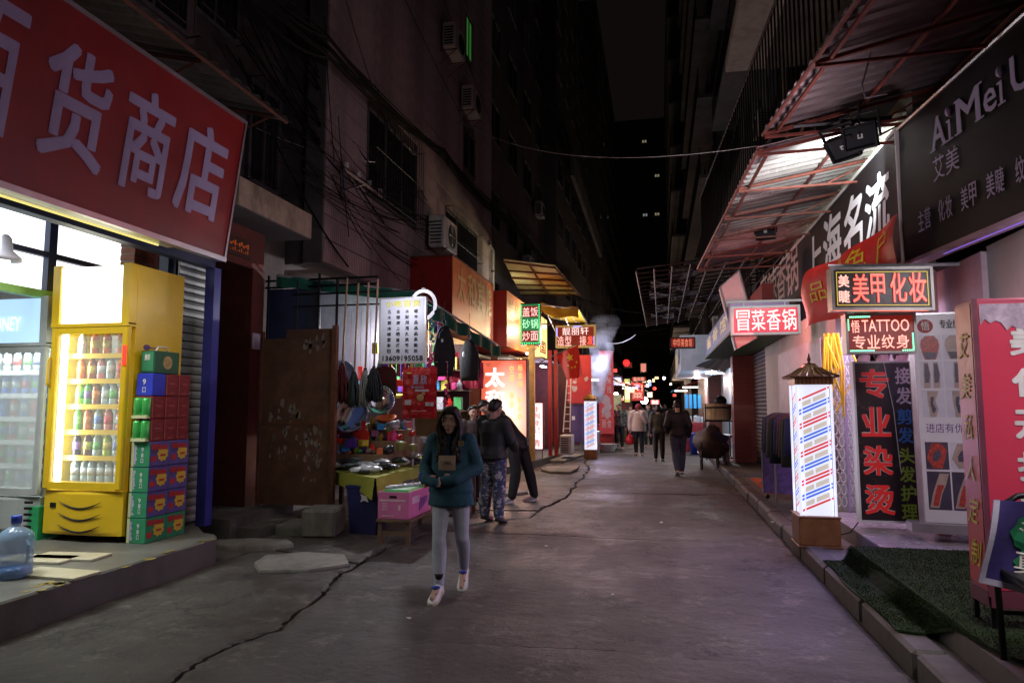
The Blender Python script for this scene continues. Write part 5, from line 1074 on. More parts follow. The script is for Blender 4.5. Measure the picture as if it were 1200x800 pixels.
t = signbox('led_sign', 'wide LED box sign of the hair styling shop with yellow border, before the smoke', 'sign', fr, w_, h_, .18, M('led_brown', (.16, .03, .02), .4, em=(.5, .05, .02), es=.35), M('yellow_border', (.55, .38, .1), .5, em=(1, .7, .2), es=.25), .05)
words(t, fr, row('靓丽轩', w_ * .16, w_ * .84, h_ * .56, h_ * .9), EM('led_w2', (1, .75, .7), 1.4), .012, .0)
words(t, fr, row('造型 接', w_ * .04, w_ * .78, h_ * .08, h_ * .52), EM('led_w3', (1, .55, .48), 1.4), .012, .0)
words(t, fr, [('发', w_ * .79, h_ * .1, w_ * .94, h_ * .5)], mLedRed, .012, .03)
mb = MB(); fr.box(mb, w_ * .03, w_ * .05, h_ * .5, h_ * .9, .01, .014); fr.box(mb, w_ * .95, w_ * .965, h_ * .1, h_ * .5, .01, .014); fr.box(mb, w_ * .45, w_ * .65, h_ * .93, h_ * .965, .01, .014); mb.build('led_strip', EM('led_blue', (.25, .3, 1), 2.5), t)
mb = MB(); mb.tube([fr.p(-.9, h_ + .06, -.1), fr.p(w_, h_ + .06, -.1)], .02, 5); mb.tube([fr.p(.1, h_, -.1), fr.p(-.6, h_ + .6, -.1)], .014, 4); mb.build('bracket', mRust, t)
# big light box of the hotel, on the podium
pod = MB(); pod.slab([(-5.25, 13.6), (-3.95, 13.9), (-3.5, 15.8), (-3.15, 17.9), (-2.95, 20.2), (-2.85, 22.4), (-5.25, 22.4)], -.04, .17); struct(pod.build('podium', mPave))
tag(MB().cbox((-2.75, 20.4, .04), (.5, 2.6, .09), .02, -.1).build('ramp_slab', mConc), 'pale concrete ramp slab at the edge of the podium', 'ramp')
fr, w_, h_ = cam_frame(563, 618, 421, 532, 15.4)
t = signbox('hotel_light_box', 'big glowing red-white light box with two large white characters standing by the men', 'sign', fr, w_, h_, .25, M('lit_red_face', (.5, .1, .06), .4, var=0, bump=0), mRedSteel, .025)
# glowing face: a hot spot painted into the emission, no tubes built behind
m = M('lit_red_face'); N = m.node_tree.nodes; L = m.node_tree.links; b = N['Principled BSDF']
ge = N.new('ShaderNodeTexCoord'); mp = N.new('ShaderNodeMapping'); mp.vector_type = 'POINT'; L.new(ge.outputs['Generated'], mp.inputs['Vector']); mp.inputs['Location'].default_value = (-.62, 0, -.42); mp.inputs['Scale'].default_value = (1.0, 0.0, 1.0)
ln = N.new('ShaderNodeVectorMath'); ln.operation = 'LENGTH'; L.new(mp.outputs[0], ln.inputs[0])
rp = N.new('ShaderNodeValToRGB'); rp.color_ramp.elements[0].position = .08; rp.color_ramp.elements[1].position = .6; rp.color_ramp.elements[0].color = (1.6, 1.1, .85, 1); rp.color_ramp.elements[1].color = (.75, .13, .07, 1); L.new(ln.outputs['Value'], rp.inputs['Fac'])
L.new(rp.outputs['Color'], b.inputs['Emission Color']); b.inputs['Emission Strength'].default_value = 1.15
words(t, fr, colm('太和', w_ * .1, w_ * .52, h_ * .45, h_ * .93, .12), EM('white_char', (1, .95, .9), 1.6), .006, .045)
words(t, fr, [('宾', w_ * .1, h_ * .22, w_ * .5, h_ * .43), ('馆', w_ * .1, h_ * .01, w_ * .5, h_ * .2)], EM('white_char', (1, .95, .9), 1.6), .006, .045)
words(t, fr, colm('空调 淋浴 无线', w_ * .62, w_ * .72, h_ * .2, h_ * .94) + colm('标准间 钟点房 大床', w_ * .8, w_ * .9, h_ * .1, h_ * .95), EM('yellow_char', (1, .75, .25), 1.0), .006, .03)
mb = MB(); 
for k in range(3):
    mb.tube([fr.p(w_ * .17 + (.03 + .03 * k) * math.cos(a_), h_ * .92 + (.03 + .03 * k) * math.sin(a_), .006) for a_ in [math.pi * (.25 + .5 * i / 6) for i in range(7)]], .006, 4)
mb.build('signal_mark', mWhite, t)
lamp('AREA', 'light_box_glow', fr.p(w_ / 2, h_ / 2, .12), 45, (1, .55, .42), .9, aim=fr.p(w_ / 2, h_ / 2, 5), sy=1.6)
fr, w_, h_ = cam_frame(618, 637, 471, 527, 18.5)
t = signbox('small_light_box', 'narrow white glowing light box with red border right of the big one', 'sign', fr, w_, h_, .14, EM('lit_white_face', (1, .85, .85), 1.5), mRedS, .03)
words(t, fr, colm('住宿登记', w_ * .2, w_ * .8, h_ * .35, h_ * .92) + [('请', w_ * .2, h_ * .06, w_ * .8, h_ * .22)], EM('lit_red_print', (.85, .08, .05), .5), .005, .01)
mb = MB(); mb.tube([fr.p(.05, 0, -.07), fr.p(.05, -.28, -.07)], .015, 5); mb.tube([fr.p(w_ - .05, 0, -.07), fr.p(w_ - .05, -.28, -.07)], .015, 5); mb.build('leg', mSteel, t)
# shop interiors: the lit hotel and hair shop openings
def bay(name, label, y0, y1, x, z1, em_m, depth=1.2, seed=1, goods=True):
    t = thing(name, label, 'shopfront', (x - depth / 2, (y0 + y1) / 2, .17))
    MB().bx(x - depth - .05, x - depth, y0, y1, .17, z1).build('back_wall', em_m, t)
    MB().bx(x - depth, x, y0 - .04, y0 + .04, .17, z1).build('side_wall', mRedP, t); MB().bx(x - depth, x, y1 - .04, y1 + .04, .17, z1).build('side_wall', mRedP, t)
    MB().bx(x - depth, x + .3, y0, y1, z1, z1 + .06).build('ceiling', mWallG, t)
    if goods:
        r2 = random.Random(seed)
        for k in range(6):
            z = .5 + k * .32; MB().bx(x - depth, x - depth + .35, y0 + .15, y1 - .15, z, z + .02).build('shelf', mWhite, t)
            mb = MB()
            for j in range(9): yy = y0 + .2 + (y1 - y0 - .4) * j / 9; mb.cbox((x - depth + .2, yy, z + .1), (.12, .1, .1 + .12 * r2.random()), .01)
            o = mb.build('stock', [mClr, mRedP2, mSky, M('pale_box'), mYelP, mPk][k % 6], t)
    return t
mHall = M('hall_wall', (.55, .4, .35), .6, var=.3, scale=1.5)
bay('lit_shopfront', 'brightly lit shop opening behind the small light box', 17.8, 20.0, -4.2, 2.9, mHall, seed=2)
bay('lit_shopfront', 'purple-lit hair shop opening behind the ladder', 20.2, 23.2, -3.7, 3.0, M('purple_wall', (.3, .22, .45), .6, var=.3), seed=3, goods=False)
bay('lit_shopfront', 'hotel entrance opening behind the big light box', 14.2, 17.4, -4.6, 2.8, mHall, seed=4)
lamp('POINT', 'shop_light_a', (-3.9, 18.9, 2.6), 70, (1, .85, .7), .1); lamp('POINT', 'shop_light_b', (-3.6, 21.6, 2.7), 60, (.75, .6, 1), .1); lamp('POINT', 'shop_light_c', (-4.3, 15.8, 2.4), 30, (1, .6, .4), .1)
for z, x, y in ((2.72, -3.9, 18.9), (2.82, -3.6, 21.6), (2.52, -4.3, 15.8)): o = MB().bx(x - .06, x + .06, y - .3, y + .3, z, z + .04).build('ceiling_lamp', EM('shop_tube', (1, .95, 1), 8)); tag(o, 'white ceiling lamp inside the lit shop ' + ('beside the light boxes' if y < 19.5 and y > 17 else 'with the ladder' if y > 20 else 'of the hotel entrance'), 'lamp')
t = thing('gold_column', 'bright gold lit door column right of the big light box', 'column', (-3.7, 17.7, .17)); q = AY(622, 440, 17.7); MB().bx(q.x - .06, q.x + .1, 17.65, 17.8, .17, 3.1).build('shaft', M('gold_column_paint', (.6, .4, .15), .35, .3, var=.3), t); MB().bx(q.x - .1, q.x + .14, 17.6, 17.85, 3.1, 3.2).build('capital', mAmber, t)
# red doorposts, ladder, unit, flag, banner
for k, u in enumerate((645, 652)):
    q = AY(u, 520, 19.6); tag(MB().bx(q.x - .05, q.x + .05, 19.55, 19.65, .17, 3.2).build('door_post', mRedS), ['dark red door post left of the ladder, nearer the light box', 'dark red door post left of the ladder, nearer the ladder'][k], 'post')
la = thing('ladder', 'thin white metal ladder leaning against the wall behind the flag', 'ladder', G(665, 520, .17)); a0 = AY(660, 506, 20.2); a1 = AY(665, 440, 20.4); b0 = AY(668, 506, 20.2); b1 = AY(669, 440, 20.4)
MB().tube([a0, a1], .018, 5).build('stile', mWhite, la); MB().tube([b0, b1], .018, 5).build('stile', mWhite, la)
for k in range(8): s_ = (k + .5) / 8; MB().tube([a0.lerp(a1, s_), b0.lerp(b1, s_)], .012, 5).build('rung', mWhite, la)
q = AY(664, 520, 20.1); t = thing('cooling_unit', 'white cooling unit standing on the podium below the ladder', 'air conditioner', (q.x, 20.1, .17)); MB().cbox((q.x, 20.2, .17 + .29), (.34, .7, .56), .02).build('casing', mWhite, t)
for k in range(7): MB().bx(q.x - .13, q.x + .09, 19.835, 19.85, .24 + k * .065, .27 + k * .065).build('louvre', mBlackP, t)
fl = thing('flag', 'red flag with one large and four small yellow stars on a slanting pole', 'flag', AY(640, 430, 18))
pA = AY(632, 425, 18.3); pB = AY(676, 403, 17.6); MB().tube([pA, pB], .014, 6).build('pole', mAlu, fl)
TL = AY(652, 416, 18.1); TR = AY(676, 403, 17.6); BL = AY(665, 446, 18.0); BR = AY(683, 440, 17.6); TR = AY(677, 404, 17.6)
mFlag = M('flag_red', (.62, .012, .01), .7, var=.1, bump=.05); mStar = M('flag_yellow', (.8, .6, .02), .6, var=0, bump=0)
def flf(a_, b_): return TL.lerp(TR, a_).lerp(BL.lerp(BR, a_), b_) + Vector((0, .05 * math.sin(a_ * 8 + b_ * 3), .02 * math.sin(a_ * 7) * b_))
MB().sheet(flf, 20, 14, .004, (0, 1, 0)).build('cloth_panel', mFlag, fl, True)
def star(mb, fn, cx, cy, r_, rot, asp):
    pts = [];
    for i in range(10): a_ = rot + math.pi / 2 + i * math.pi / 5; rr = r_ if i % 2 == 0 else r_ * .4; pts.append(fn(cx + rr * math.cos(a_) * asp, cy - rr * math.sin(a_)) + Vector((0, -.008, 0)))
    mb.add(pts + [fn(cx, cy) + Vector((0, -.012, 0))], [(i, (i + 1) % 10, 10) for i in range(10)])
mb = MB(); star(mb, flf, .55, .28, .16, 0, 1.2)
for (x, y) in ((.36, .52), (.5, .62), (.66, .62), (.8, .5)): star(mb, flf, x, y, .055, .4, 1.2)
mb.build('stars', mStar, fl)
fr, w_, h_ = cam_frame(665, 693, 416, 472, 21.6)
t = thing('red_banner', 'torn red and white poster board hanging behind the flag', 'banner', fr.p(w_ / 2, 0)); mb = MB(); fr.box(mb, 0, w_, 0, h_, -.03, 0); mb.build('board', M('banner_red', (.5, .03, .05), .55, var=.2), t)
r2 = random.Random(8); mb = MB()
for k in range(5): cx, cy, s_ = w_ * (.2 + .7 * r2.random()), h_ * (.05 + .5 * r2.random()), .06 + .1 * r2.random(); mb.add([fr.p(min(w_, max(0, cx + s_ * (.6 + .6 * r2.random()) * math.cos(i * .628))), min(h_, max(0, cy + s_ * (.6 + .8 * r2.random()) * math.sin(i * .628))), .004 + k * .001) for i in range(10)], [tuple(range(10))])
mb.build('torn_paper', M('torn_pale', (.55, .45, .55), .8), t)
fr, w_, h_ = cam_frame(668, 692, 474, 519, 21.9)
t = thing('purple_cabinet', 'dark purple metal cabinet under the torn red board', 'cabinet', fr.p(w_ / 2, 0)); mb = MB(); fr.box(mb, 0, w_, 0, h_, -.5, 0); mb.build('carcass', M('purple_metal', (.08, .05, .16), .4, .3, var=.3), t)
mb = MB(); fr.box(mb, .03, w_ * .48, .05, h_ * .96, 0, .015); mb.build('door', M('purple_metal2', (.10, .07, .2), .4, .3), t); mb = MB(); fr.box(mb, w_ * .52, w_ * .97, .05, h_ * .96, 0, .015); mb.build('door', M('purple_metal2'), t); mb = MB(); fr.box(mb, w_ * .1, w_ * .25, h_ * .6, h_ * .7, .016, .02); mb.build('label_plate', mWhite, t)

# barber poles -------------------------------------------------
mGlowW = EM('pole_white', (.80, .83, 1.0), .92)
mPoleWood = M('pole_wood', (.28, .12, .05), .45, var=.3, scale=9)
mRoofB = M('bronze_tiles', (.30, .17, .07), .4, .5, var=.35)
def barber(x, y, z0, w_, hb_, hl, label, rot=0.0, det=True, glow=1.0, tilt=0.0):
    t = thing('barber_pole', label, 'barber pole', (x, y, z0), 'square lit barber poles standing at the hair shops'); W = w_ / 2
    mb = MB(); mb.cbox((x, y, z0 + hb_ / 2 + .01), (w_ * 1.12, w_ * 1.12, hb_ - .02), .008); mb.build('plinth', mPoleWood, t)
    mb = MB(); mb.cbox((x, y, z0 + .01), (w_ * 1.2, w_ * 1.2, .02), .004); mb.cbox((x, y, z0 + hb_ + .008), (w_ * 1.16, w_ * 1.16, .02), .004); mb.build('moulding', mPoleWood, t)
    zl = z0 + hb_ + .02; zt = zl + hl
    MB().bx(x - W * .86, x + W * .86, y - W * .86, y + W * .86, zl, zt).build('light_core', mGlowW, t)
    # slanted bars: alternate red lines, blue lines and dark blurs, on two faces
    def bars(fr, fw):
        sets = {'red_stripe': (M('stripe_red', (.5, .02, .03), .4, em=(1, .08, .08), es=.55), [0]), 'blue_stripe': (M('stripe_blue', (.02, .06, .5), .4, em=(.1, .25, 1), es=.6), [2]), 'dark_stripe': (M('stripe_dark', (.2, .15, .1), .4, em=(.8, .72, .66), es=.68), [1, 3])}
        step = .074 * (w_ / .36); n_ = int(hl / step) + 3
        for nm, (m_, ph) in sets.items():
            mb = MB()
            for i in range(-3, n_):
                if i % 4 not in ph: continue
                if det: mb = MB()
                y0 = i * step
                for j in ((0, .036) if nm != 'dark_stripe' else ((0,))):
                    th_ = .022 if nm != 'dark_stripe' else .05; rise = fw * .45
                    if nm == 'dark_stripe':
                        segs = [(.1, .4), (.46, .88)]
                    else: segs = [(.01, .99)]
                    for (sa, sb_) in segs:
                        ya, yb = y0 + j + rise * sa, y0 + j + rise * sb_
                        if ya < .01 or yb + th_ > hl - .01: continue
                        mb.add([fr.p(fw * sa, ya, .003), fr.p(fw * sb_, yb, .003), fr.p(fw * sb_, yb + th_, .003), fr.p(fw * sa, ya + th_, .003)], [(0, 1, 2, 3)])
                if det and mb.v: mb.build(nm, m_, t)
            if not det and mb.v: mb.build(nm, m_, t)['kind'] = 'stuff'
    bars(Fr((x - W * .86, y - W * .86, zl), XP, ZP), W * 1.72); bars(Fr((x - W * .86, y + W * .86, zl), -YP, ZP), W * 1.72)
    mb = MB()
    for sx_ in (-1, 1):
        for sy_ in (-1, 1): mb.tube([(x + sx_ * W * .95, y + sy_ * W * .95, zl), (x + sx_ * W * .95, y + sy_ * W * .95, zt)], .014, 5)
        mb.tube([(x + sx_ * W * .7, y - W * .99, zl), (x + sx_ * W * .7, y - W * .99, zt)], .006, 4)
    mb.build('corner_post', EM('lit_acrylic', (.75, .78, 1), 1.0), t)
    rn = lambda s_, z: [Vector((x - s_, y - s_, z)), Vector((x + s_, y - s_, z)), Vector((x + s_, y + s_, z)), Vector((x - s_, y + s_, z))]
    MB().loft([rn(W * 1.05, zt), rn(W * 1.05, zt + w_ * .22)]).build('lattice_frieze', mRoofB, t)
    if det:
        mb = MB()
        for k in range(9):
            for j in range(3): mb.bx(x - W + .02 + k * w_ * .108, x - W + .035 + k * w_ * .108, y - W * 1.05 - .002, y - W * 1.05 + .001, zt + .015 + j * .022, zt + .027 + j * .022)
        mb.build('pierced_holes', mDark, t)
    MB().loft([rn(W * 1.32, zt + w_ * .2), rn(W * 1.36, zt + w_ * .24), rn(W * .9, zt + w_ * .34), rn(W * .5, zt + w_ * .5), rn(W * .28, zt + w_ * .62), rn(W * .3, zt + w_ * .64)]).build('roof', mRoofB, t)
    mb = MB()
    for k in range(7):
        for sgn in (-1, 1):
            q = (k - 3) / 3
            mb.tube([(x + q * W * 1.34, y + sgn * W * 1.35, zt + w_ * .25), (x + q * W * .9, y + sgn * W * .92, zt + w_ * .35), (x + q * W * .5, y + sgn * W * .52, zt + w_ * .51)], .007, 4); mb.tube([(x + sgn * W * 1.35, y + q * W * 1.34, zt + w_ * .25), (x + sgn * W * .92, y + q * W * .9, zt + w_ * .35), (x + sgn * W * .52, y + q * W * .5, zt + w_ * .51)], .007, 4)
    mb.build('roof_rib', mRoofB, t)
    MB().lathe((x, y, zt + w_ * .62), [(.03, 0), (.012, .03), (.022, .05), (.012, .08), (.004, .12)], 8).build('finial', mRoofB, t)
    return t
barber(1.60, 7.9, .14, .36, .30, 1.36, 'large barber pole glowing white with red and blue slanting stripes on the right kerb')
lamp('AREA', 'pole_glow', (1.36, 7.9, 1.1), 17, (.5, .42, 1), .3, aim=(-3, 7.7, 0.2), sy=1.2); lamp('AREA', 'pole_glow_front', (1.6, 7.66, 1.1), 13, (.42, .34, 1), .3, aim=(1.4, 4, .3), sy=1.2)
barber(-2.05, 21.0, .0, .34, .26, 1.45, 'smaller white barber pole on a wooden base further up on the left', det=False)
lamp('AREA', 'pole2_glow', (-1.8, 21, .9), 25, (.65, .55, 1), .3, aim=(1, 20, 0), sy=1.2)
# red vertical poster board and smoke
fr, w_, h_ = cam_frame(702, 719, 411, 508, 25)
t = thing('poster_board', 'tall red vertical poster board with pale torn patches beside the smoke', 'sign', fr.p(w_ / 2, 0)); mb = MB(); fr.box(mb, 0, w_, 0, h_, -.08, 0); mb.build('board', M('poster_red', (.55, .06, .08), .5, var=.2, em=(1, .1, .15), es=.06), t)
words(t, fr, colm('特色小炒', w_ * .12, w_ * .42, h_ * .48, h_ * .9) + colm('砂锅米线', w_ * .56, w_ * .86, h_ * .48, h_ * .9) + row('炒饭', w_ * .15, w_ * .85, h_ * .2, h_ * .3) + row('面食', w_ * .15, w_ * .85, h_ * .07, h_ * .17), M('pale_char', (.7, .5, .5), .5), .005, .02)
mb = MB(); r2 = random.Random(3)
for (cx, cy, s_) in ((.5, .4, .3), (.6, .33, .25), (.4, .27, .2), (.6, .22, .18)): mb.add([fr.p(w_ * cx + w_ * s_ * (.8 + .5 * r2.random()) * math.cos(i * .571), h_ * cy + w_ * s_ * 1.3 * (.7 + .5 * r2.random()) * math.sin(i * .571), .008 + cx * .003) for i in range(11)], [tuple(range(11))])
mb.build('torn_paper', M('torn_pale'), t)
sm = MB(); r2 = random.Random(5)
for k in range(9): s_ = k / 8; c = Vector((-2.05 + .25 * s_ ** 1.5 + .15 * (r2.random() - .5), 23.2, 2.0 + 2.4 * s_)); sm.ball(c, (.26 + .3 * s_, .35, .36), 12, 8)
so = sm.build('smoke', M('smoke_tmp'), None, True); remesh(so, .09)
sv = bpy.data.materials.new('smoke'); sv.use_nodes = True; nt = sv.node_tree; nt.nodes.clear(); out = nt.nodes.new('ShaderNodeOutputMaterial'); pv = nt.nodes.new('ShaderNodeVolumePrincipled'); nt.links.new(pv.outputs[0], out.inputs['Volume'])
pv.inputs['Color'].default_value = (.85, .85, .95, 1); nz = nt.nodes.new('ShaderNodeTexNoise'); nz.inputs['Scale'].default_value = 1.6; nz.inputs['Detail'].default_value = 5; tc = nt.nodes.new('ShaderNodeNewGeometry'); nt.links.new(tc.outputs['Position'], nz.inputs['Vector'])
mr = nt.nodes.new('ShaderNodeMapRange'); mr.inputs['From Min'].default_value = .38; mr.inputs['From Max'].default_value = .68; mr.inputs['To Max'].default_value = 5.5; nt.links.new(nz.outputs['Fac'], mr.inputs['Value']); sp_ = nt.nodes.new('ShaderNodeSeparateXYZ'); nt.links.new(tc.outputs['Position'], sp_.inputs[0]); m2 = nt.nodes.new('ShaderNodeMapRange'); m2.inputs['From Min'].default_value = 2.0; m2.inputs['From Max'].default_value = 4.7; m2.inputs['To Min'].default_value = 1.5; m2.inputs['To Max'].default_value = .0; nt.links.new(sp_.outputs['Z'], m2.inputs['Value']); mu = nt.nodes.new('ShaderNodeMath'); mu.operation = 'MULTIPLY'; nt.links.new(mr.outputs[0], mu.inputs[0]); nt.links.new(m2.outputs[0], mu.inputs[1]); nt.links.new(mu.outputs[0], pv.inputs['Density'])
so.data.materials.clear(); so.data.materials.append(sv); so['kind'] = 'stuff'; so['label'] = 'bluish white cooking smoke rising beside the tall red poster board'; so['category'] = 'smoke'
lamp('POINT', 'wok_light', (-1.9, 22.6, 3.1), 170, (.7, .72, 1), .1); t = thing('wok_lamp', 'cold white lamp above the smoking wok', 'lamp', (-2.35, 23, 2.3)); MB().bx(-2.45, -2.25, 22.9, 23.1, 2.34, 2.38).build('tube', EM('wok_tube', (.8, .85, 1), 12), t); MB().tube([(-2.35, 23, 2.38), (-2.35, 23, 3.4)], .008, 4).build('cord', mCable, t)
t = thing('wok_stand', 'steel cooking stand with a wok beside the red poster board', 'stove', (-2.3, 23.3, 0)); MB().cbox((-2.3, 23.3, .7), (.7, .5, .12), .02).build('stove_top', mSteel, t)
for x, y in ((-2.6, 23.1), (-2.0, 23.1), (-2.6, 23.5), (-2.0, 23.5)): MB().tube([(x, y, 0), (x, y, .66)], .018, 5).build('leg', mSteel, t)
MB().lathe((-2.3, 23.3, .76), [(.1, 0), (.24, .08), (.32, .2), (.31, .2), (.22, .1), (.02, .03)], 16).build('wok', mBlackP, t)
t = thing('washing_bowl', 'pale plastic basins on the ground by the small barber pole', 'basin', (-1.75, 24.2, 0)); MB().lathe((-1.75, 24.4, .0), [(.2, 0), (.3, .25), (.33, .26), (.3, .24), (.02, .05)], 16).build('bowl', mWhite, t)
# canopies over the mid left
mYelC = M('yellow_canopy', (.75, .5, .04), .6, var=.15, bump=.1); mCrm = M('cream_sheet', (.55, .5, .28), .55, var=.2, dirt=.3)
P1, P2, P3, P4 = AY(590, 304, 17.5), AY(650, 311, 17.5), AY(679, 344, 24.0), AY(610, 344, 26.0)
t = thing('sheet_canopy', 'yellowish corrugated canopy lit from below high over the red boards', 'canopy', P1)
def cf(a_, b_): return P1.lerp(P2, a_).lerp(P4.lerp(P3, a_), b_) + Vector((0, 0, .03 * math.sin(b_ * 200)))
MB().sheet(cf, 1, 190, .004, (0, 0, 1)).build('sheet', mCrm, t)
mb = MB()
for k in range(6): s_ = k / 5; mb.tube([P1.lerp(P4, s_) - ZP * .06, P2.lerp(P3, s_) - ZP * .06], .03, 4)
mb.tube([P2 - ZP * .06, P3 - ZP * .06], .035, 4); mb.tube([P1.lerp(P2, .5) - ZP * .06, P4.lerp(P3, .5) - ZP * .06], .03, 4); mb.build('frame', mRust, t)
P1, P2, P3, P4 = AY(627, 356, 19.5), AY(678, 362, 19.3), AY(689, 380, 24.0), AY(645, 372, 24.5)
t = thing('yellow_canopy', 'bright yellow fabric canopy lit from below over the LED sign', 'canopy', P1)
MB().sheet(lambda a_, b_: P1.lerp(P2, a_).lerp(P4.lerp(P3, a_), b_) + Vector((0, 0, .05 * math.sin(a_ * 9))), 16, 10, .006, (0, 0, 1)).build('fabric', mYelC, t, True)
MB().sheet(lambda a_, b_: P1.lerp(P2, a_) + Vector((0, 0, -.28 * b_ + .05 * math.sin(a_ * 9))), 20, 3, .006, (0, 1, 0)).build('valance', mYelC, t, True)
mb = MB(); mb.tube([P1, P2, P3, P4, P1], .02, 5)
for s_ in (.3, .7): mb.tube([P1.lerp(P2, s_), P4.lerp(P3, s_)], .015, 4); mb.tube([P1.lerp(P2, s_) - ZP * .3, P4.lerp(P3, s_) - ZP * .9], .015, 4)
mb.build('frame', mSteel, t)
lamp('AREA', 'led_sign_spill', (-2.3, 18.9, 3.6), 60, (1, .5, .4), .9, aim=(-2.0, 16, 2.6), sy=.4)
lamp('AREA', 'canopy_up_light', (-2.9, 20.6, 3.6), 60, (1, .85, .45), .5, aim=(-2.7, 20.9, 6), sy=.5)  # added from below without a fixture to brighten the yellow canopy
lamp('AREA', 'canopy_fill_b', (-3.3, 21.0, 4.4), 120, (1, .9, .6), .5, aim=(-3.4, 20.4, 7), sy=.5)  # second added fill, for the corrugated canopy
lamp('POINT', 'street_fill', (-2.2, 26.6, 2.45), 120, (1, .85, .95), .1)  # added fill for the ground and walkers, no lamp built here
lamp('POINT', 'canopy_light', (-3.4, 20.6, 3.9), 110, (1, .85, .5), .08); t = thing('canopy_lamp', 'bare warm bulb lamp below the yellow canopy', 'lamp', (-3.4, 20.6, 4.0)); MB().ball((-3.4, 20.6, 4.02), .06).build('bulb', EM('bulb_warm', (1, .85, .5), 12), t, True); MB().tube([(-3.4, 20.6, 4.07), (-3.4, 20.6, 4.4)], .006, 4).build('cord', mCable, t)
lamp('POINT', 'board_spill', (-3.75, 19.6, 3.05), 45, (1, .6, .25), .08); lamp('POINT', 'hotel_board_spill', (-3.95, 15.9, 2.95), 40, (1, .75, .35), .06)
for nm, p in (('noodle', (-3.75, 19.6, 3.12)), ('hotel', (-3.95, 15.9, 3.02))): t = thing('sign_lamp', f'small bulb lamp on an arm lighting the {nm} signboard from below', 'lamp', p); MB().ball(p, .04).build('bulb', EM('bulb_warm'), t, True) if False else MB().ball(p, .04).build('bulb', _mats['bulb_warm'], t, True); MB().tube([p, (p[0] - .5, p[1], p[2] + .15)], .01, 4).build('arm', mBlackP, t)

# ---- far left shop signs and lights, each in its place
def farsign(u0, u1, v0, v1, Y, col, es, txt, label, tcol=(1, .9, .9), tes=1.5, cols=1, cat='sign'):
    fr, w_, h_ = cam_frame(u0, u1, v0, v1, Y); t = signbox('shop_sign', label, cat, fr, w_, h_, .2, EM('face%d' % (u0 * 7 + v0), col, es), mBoxBlk, .04)
    if txt: words(t, fr, (colm if h_ > w_ * 1.3 else row)(txt, w_ * .12, w_ * .88, h_ * .12, h_ * .88), EM('txt%d' % (u0 * 7 + v0), tcol, tes), .01, .03)
    return t
farsign(718, 729, 441, 452, 31, (.25, .3, .9), 1.2, '茶', 'small blue-lit square sign left of the red hanging signs', (.9, .9, 1), 1.5)
farsign(731, 739, 443, 472, 36, (.75, .7, .2), 1.0, '烟酒', 'narrow lime-lit vertical sign left of the red banner sign', (1, 1, .8), 1.2)
farsign(739, 755, 448, 470, 38, (.8, .06, .05), .6, '川菜', 'red banner sign with pale characters hanging over the distant shops', (1, .55, .4), .8)
farsign(731, 741, 424, 431, 40, (.5, .02, .02), .35, '', 'dim red sign high above the distant red banner')
farsign(750, 758, 425, 436, 36, (1, .35, .25), .7, '', 'pink-lit square sign top right of the distant red banner')
farsign(758, 765, 459, 466, 48, (1, .6, .3), 1.8, '面', 'orange-lit sign glowing beyond the beige coated woman')
farsign(762, 773, 468, 474, 55, (1, .08, .1), 1.4, '酒店', 'tiny red neon sign above the purple coated walker', (1, .8, .7), 2)
farsign(788, 793, 461, 465, 60, (1, .08, .06), 1.4, '', 'tiny red sign far up on the right')
farsign(740, 757, 441, 447, 37.5, (1, .3, .35), 1.6, '重庆面', 'pinkish white LED letters above the red banner sign', (1, .95, .95), 3)
for k, (u, v, Y, col, r_, lab) in enumerate(((767, 455, 52, (1, .06, .04), .13, 'round red lantern lamp, the distant one above the street'), (761, 447, 45, (1, 1, .8), .09, 'white bulb lamp beside the red lantern'), (778, 443, 60, (.9, .95, 1), .12, 'bluish white lamp high over the far street'), (755, 469, 42, (1, .98, .9), .22, 'brilliant white stall lamp behind the beige coated woman'), (737, 455, 36, (1, .9, .6), .12, 'warm white bulb before the lime-lit sign'), (734, 425, 33, (.8, .02, .02), .16, 'red lantern hanging by the dim red sign'), (748, 478, 44, (1, .9, .8), .1, 'small stall bulb low behind the beige coated woman'), (786, 450, 60, (1, .8, .5), .08, 'tiny warm bulb far right'), (722, 462, 30, (1, .9, .7), .1, 'small bulb under the blue-lit sign'))):
    p = AY(u, v, Y); t = thing('street_lantern' if col[1] < .1 else 'stall_lamp', lab, 'lantern' if col[1] < .1 else 'lamp', p, 'distant lamps hanging over the street'); MB().ball(p, r_, 10, 8).build('globe', EM('globe%d' % k, col, 2.5 if col[1] < .1 else 14), t, True); MB().tube([p + ZP * r_, p + ZP * (r_ + .5)], .01, 4).build('cord', mCable, t)
for (x, y, z, e, c) in ((-1.6, 31, 2.6, 110, (1, .6, .5)), (-1.2, 38, 2.6, 200, (1, .55, .4)), (-.8, 46, 2.8, 260, (1, .75, .55)), (.8, 52, 2.8, 200, (1, .7, .5))): lamp('POINT', 'far_shop_light', (x, y, z), e, c, .12)
r7 = random.Random(61)
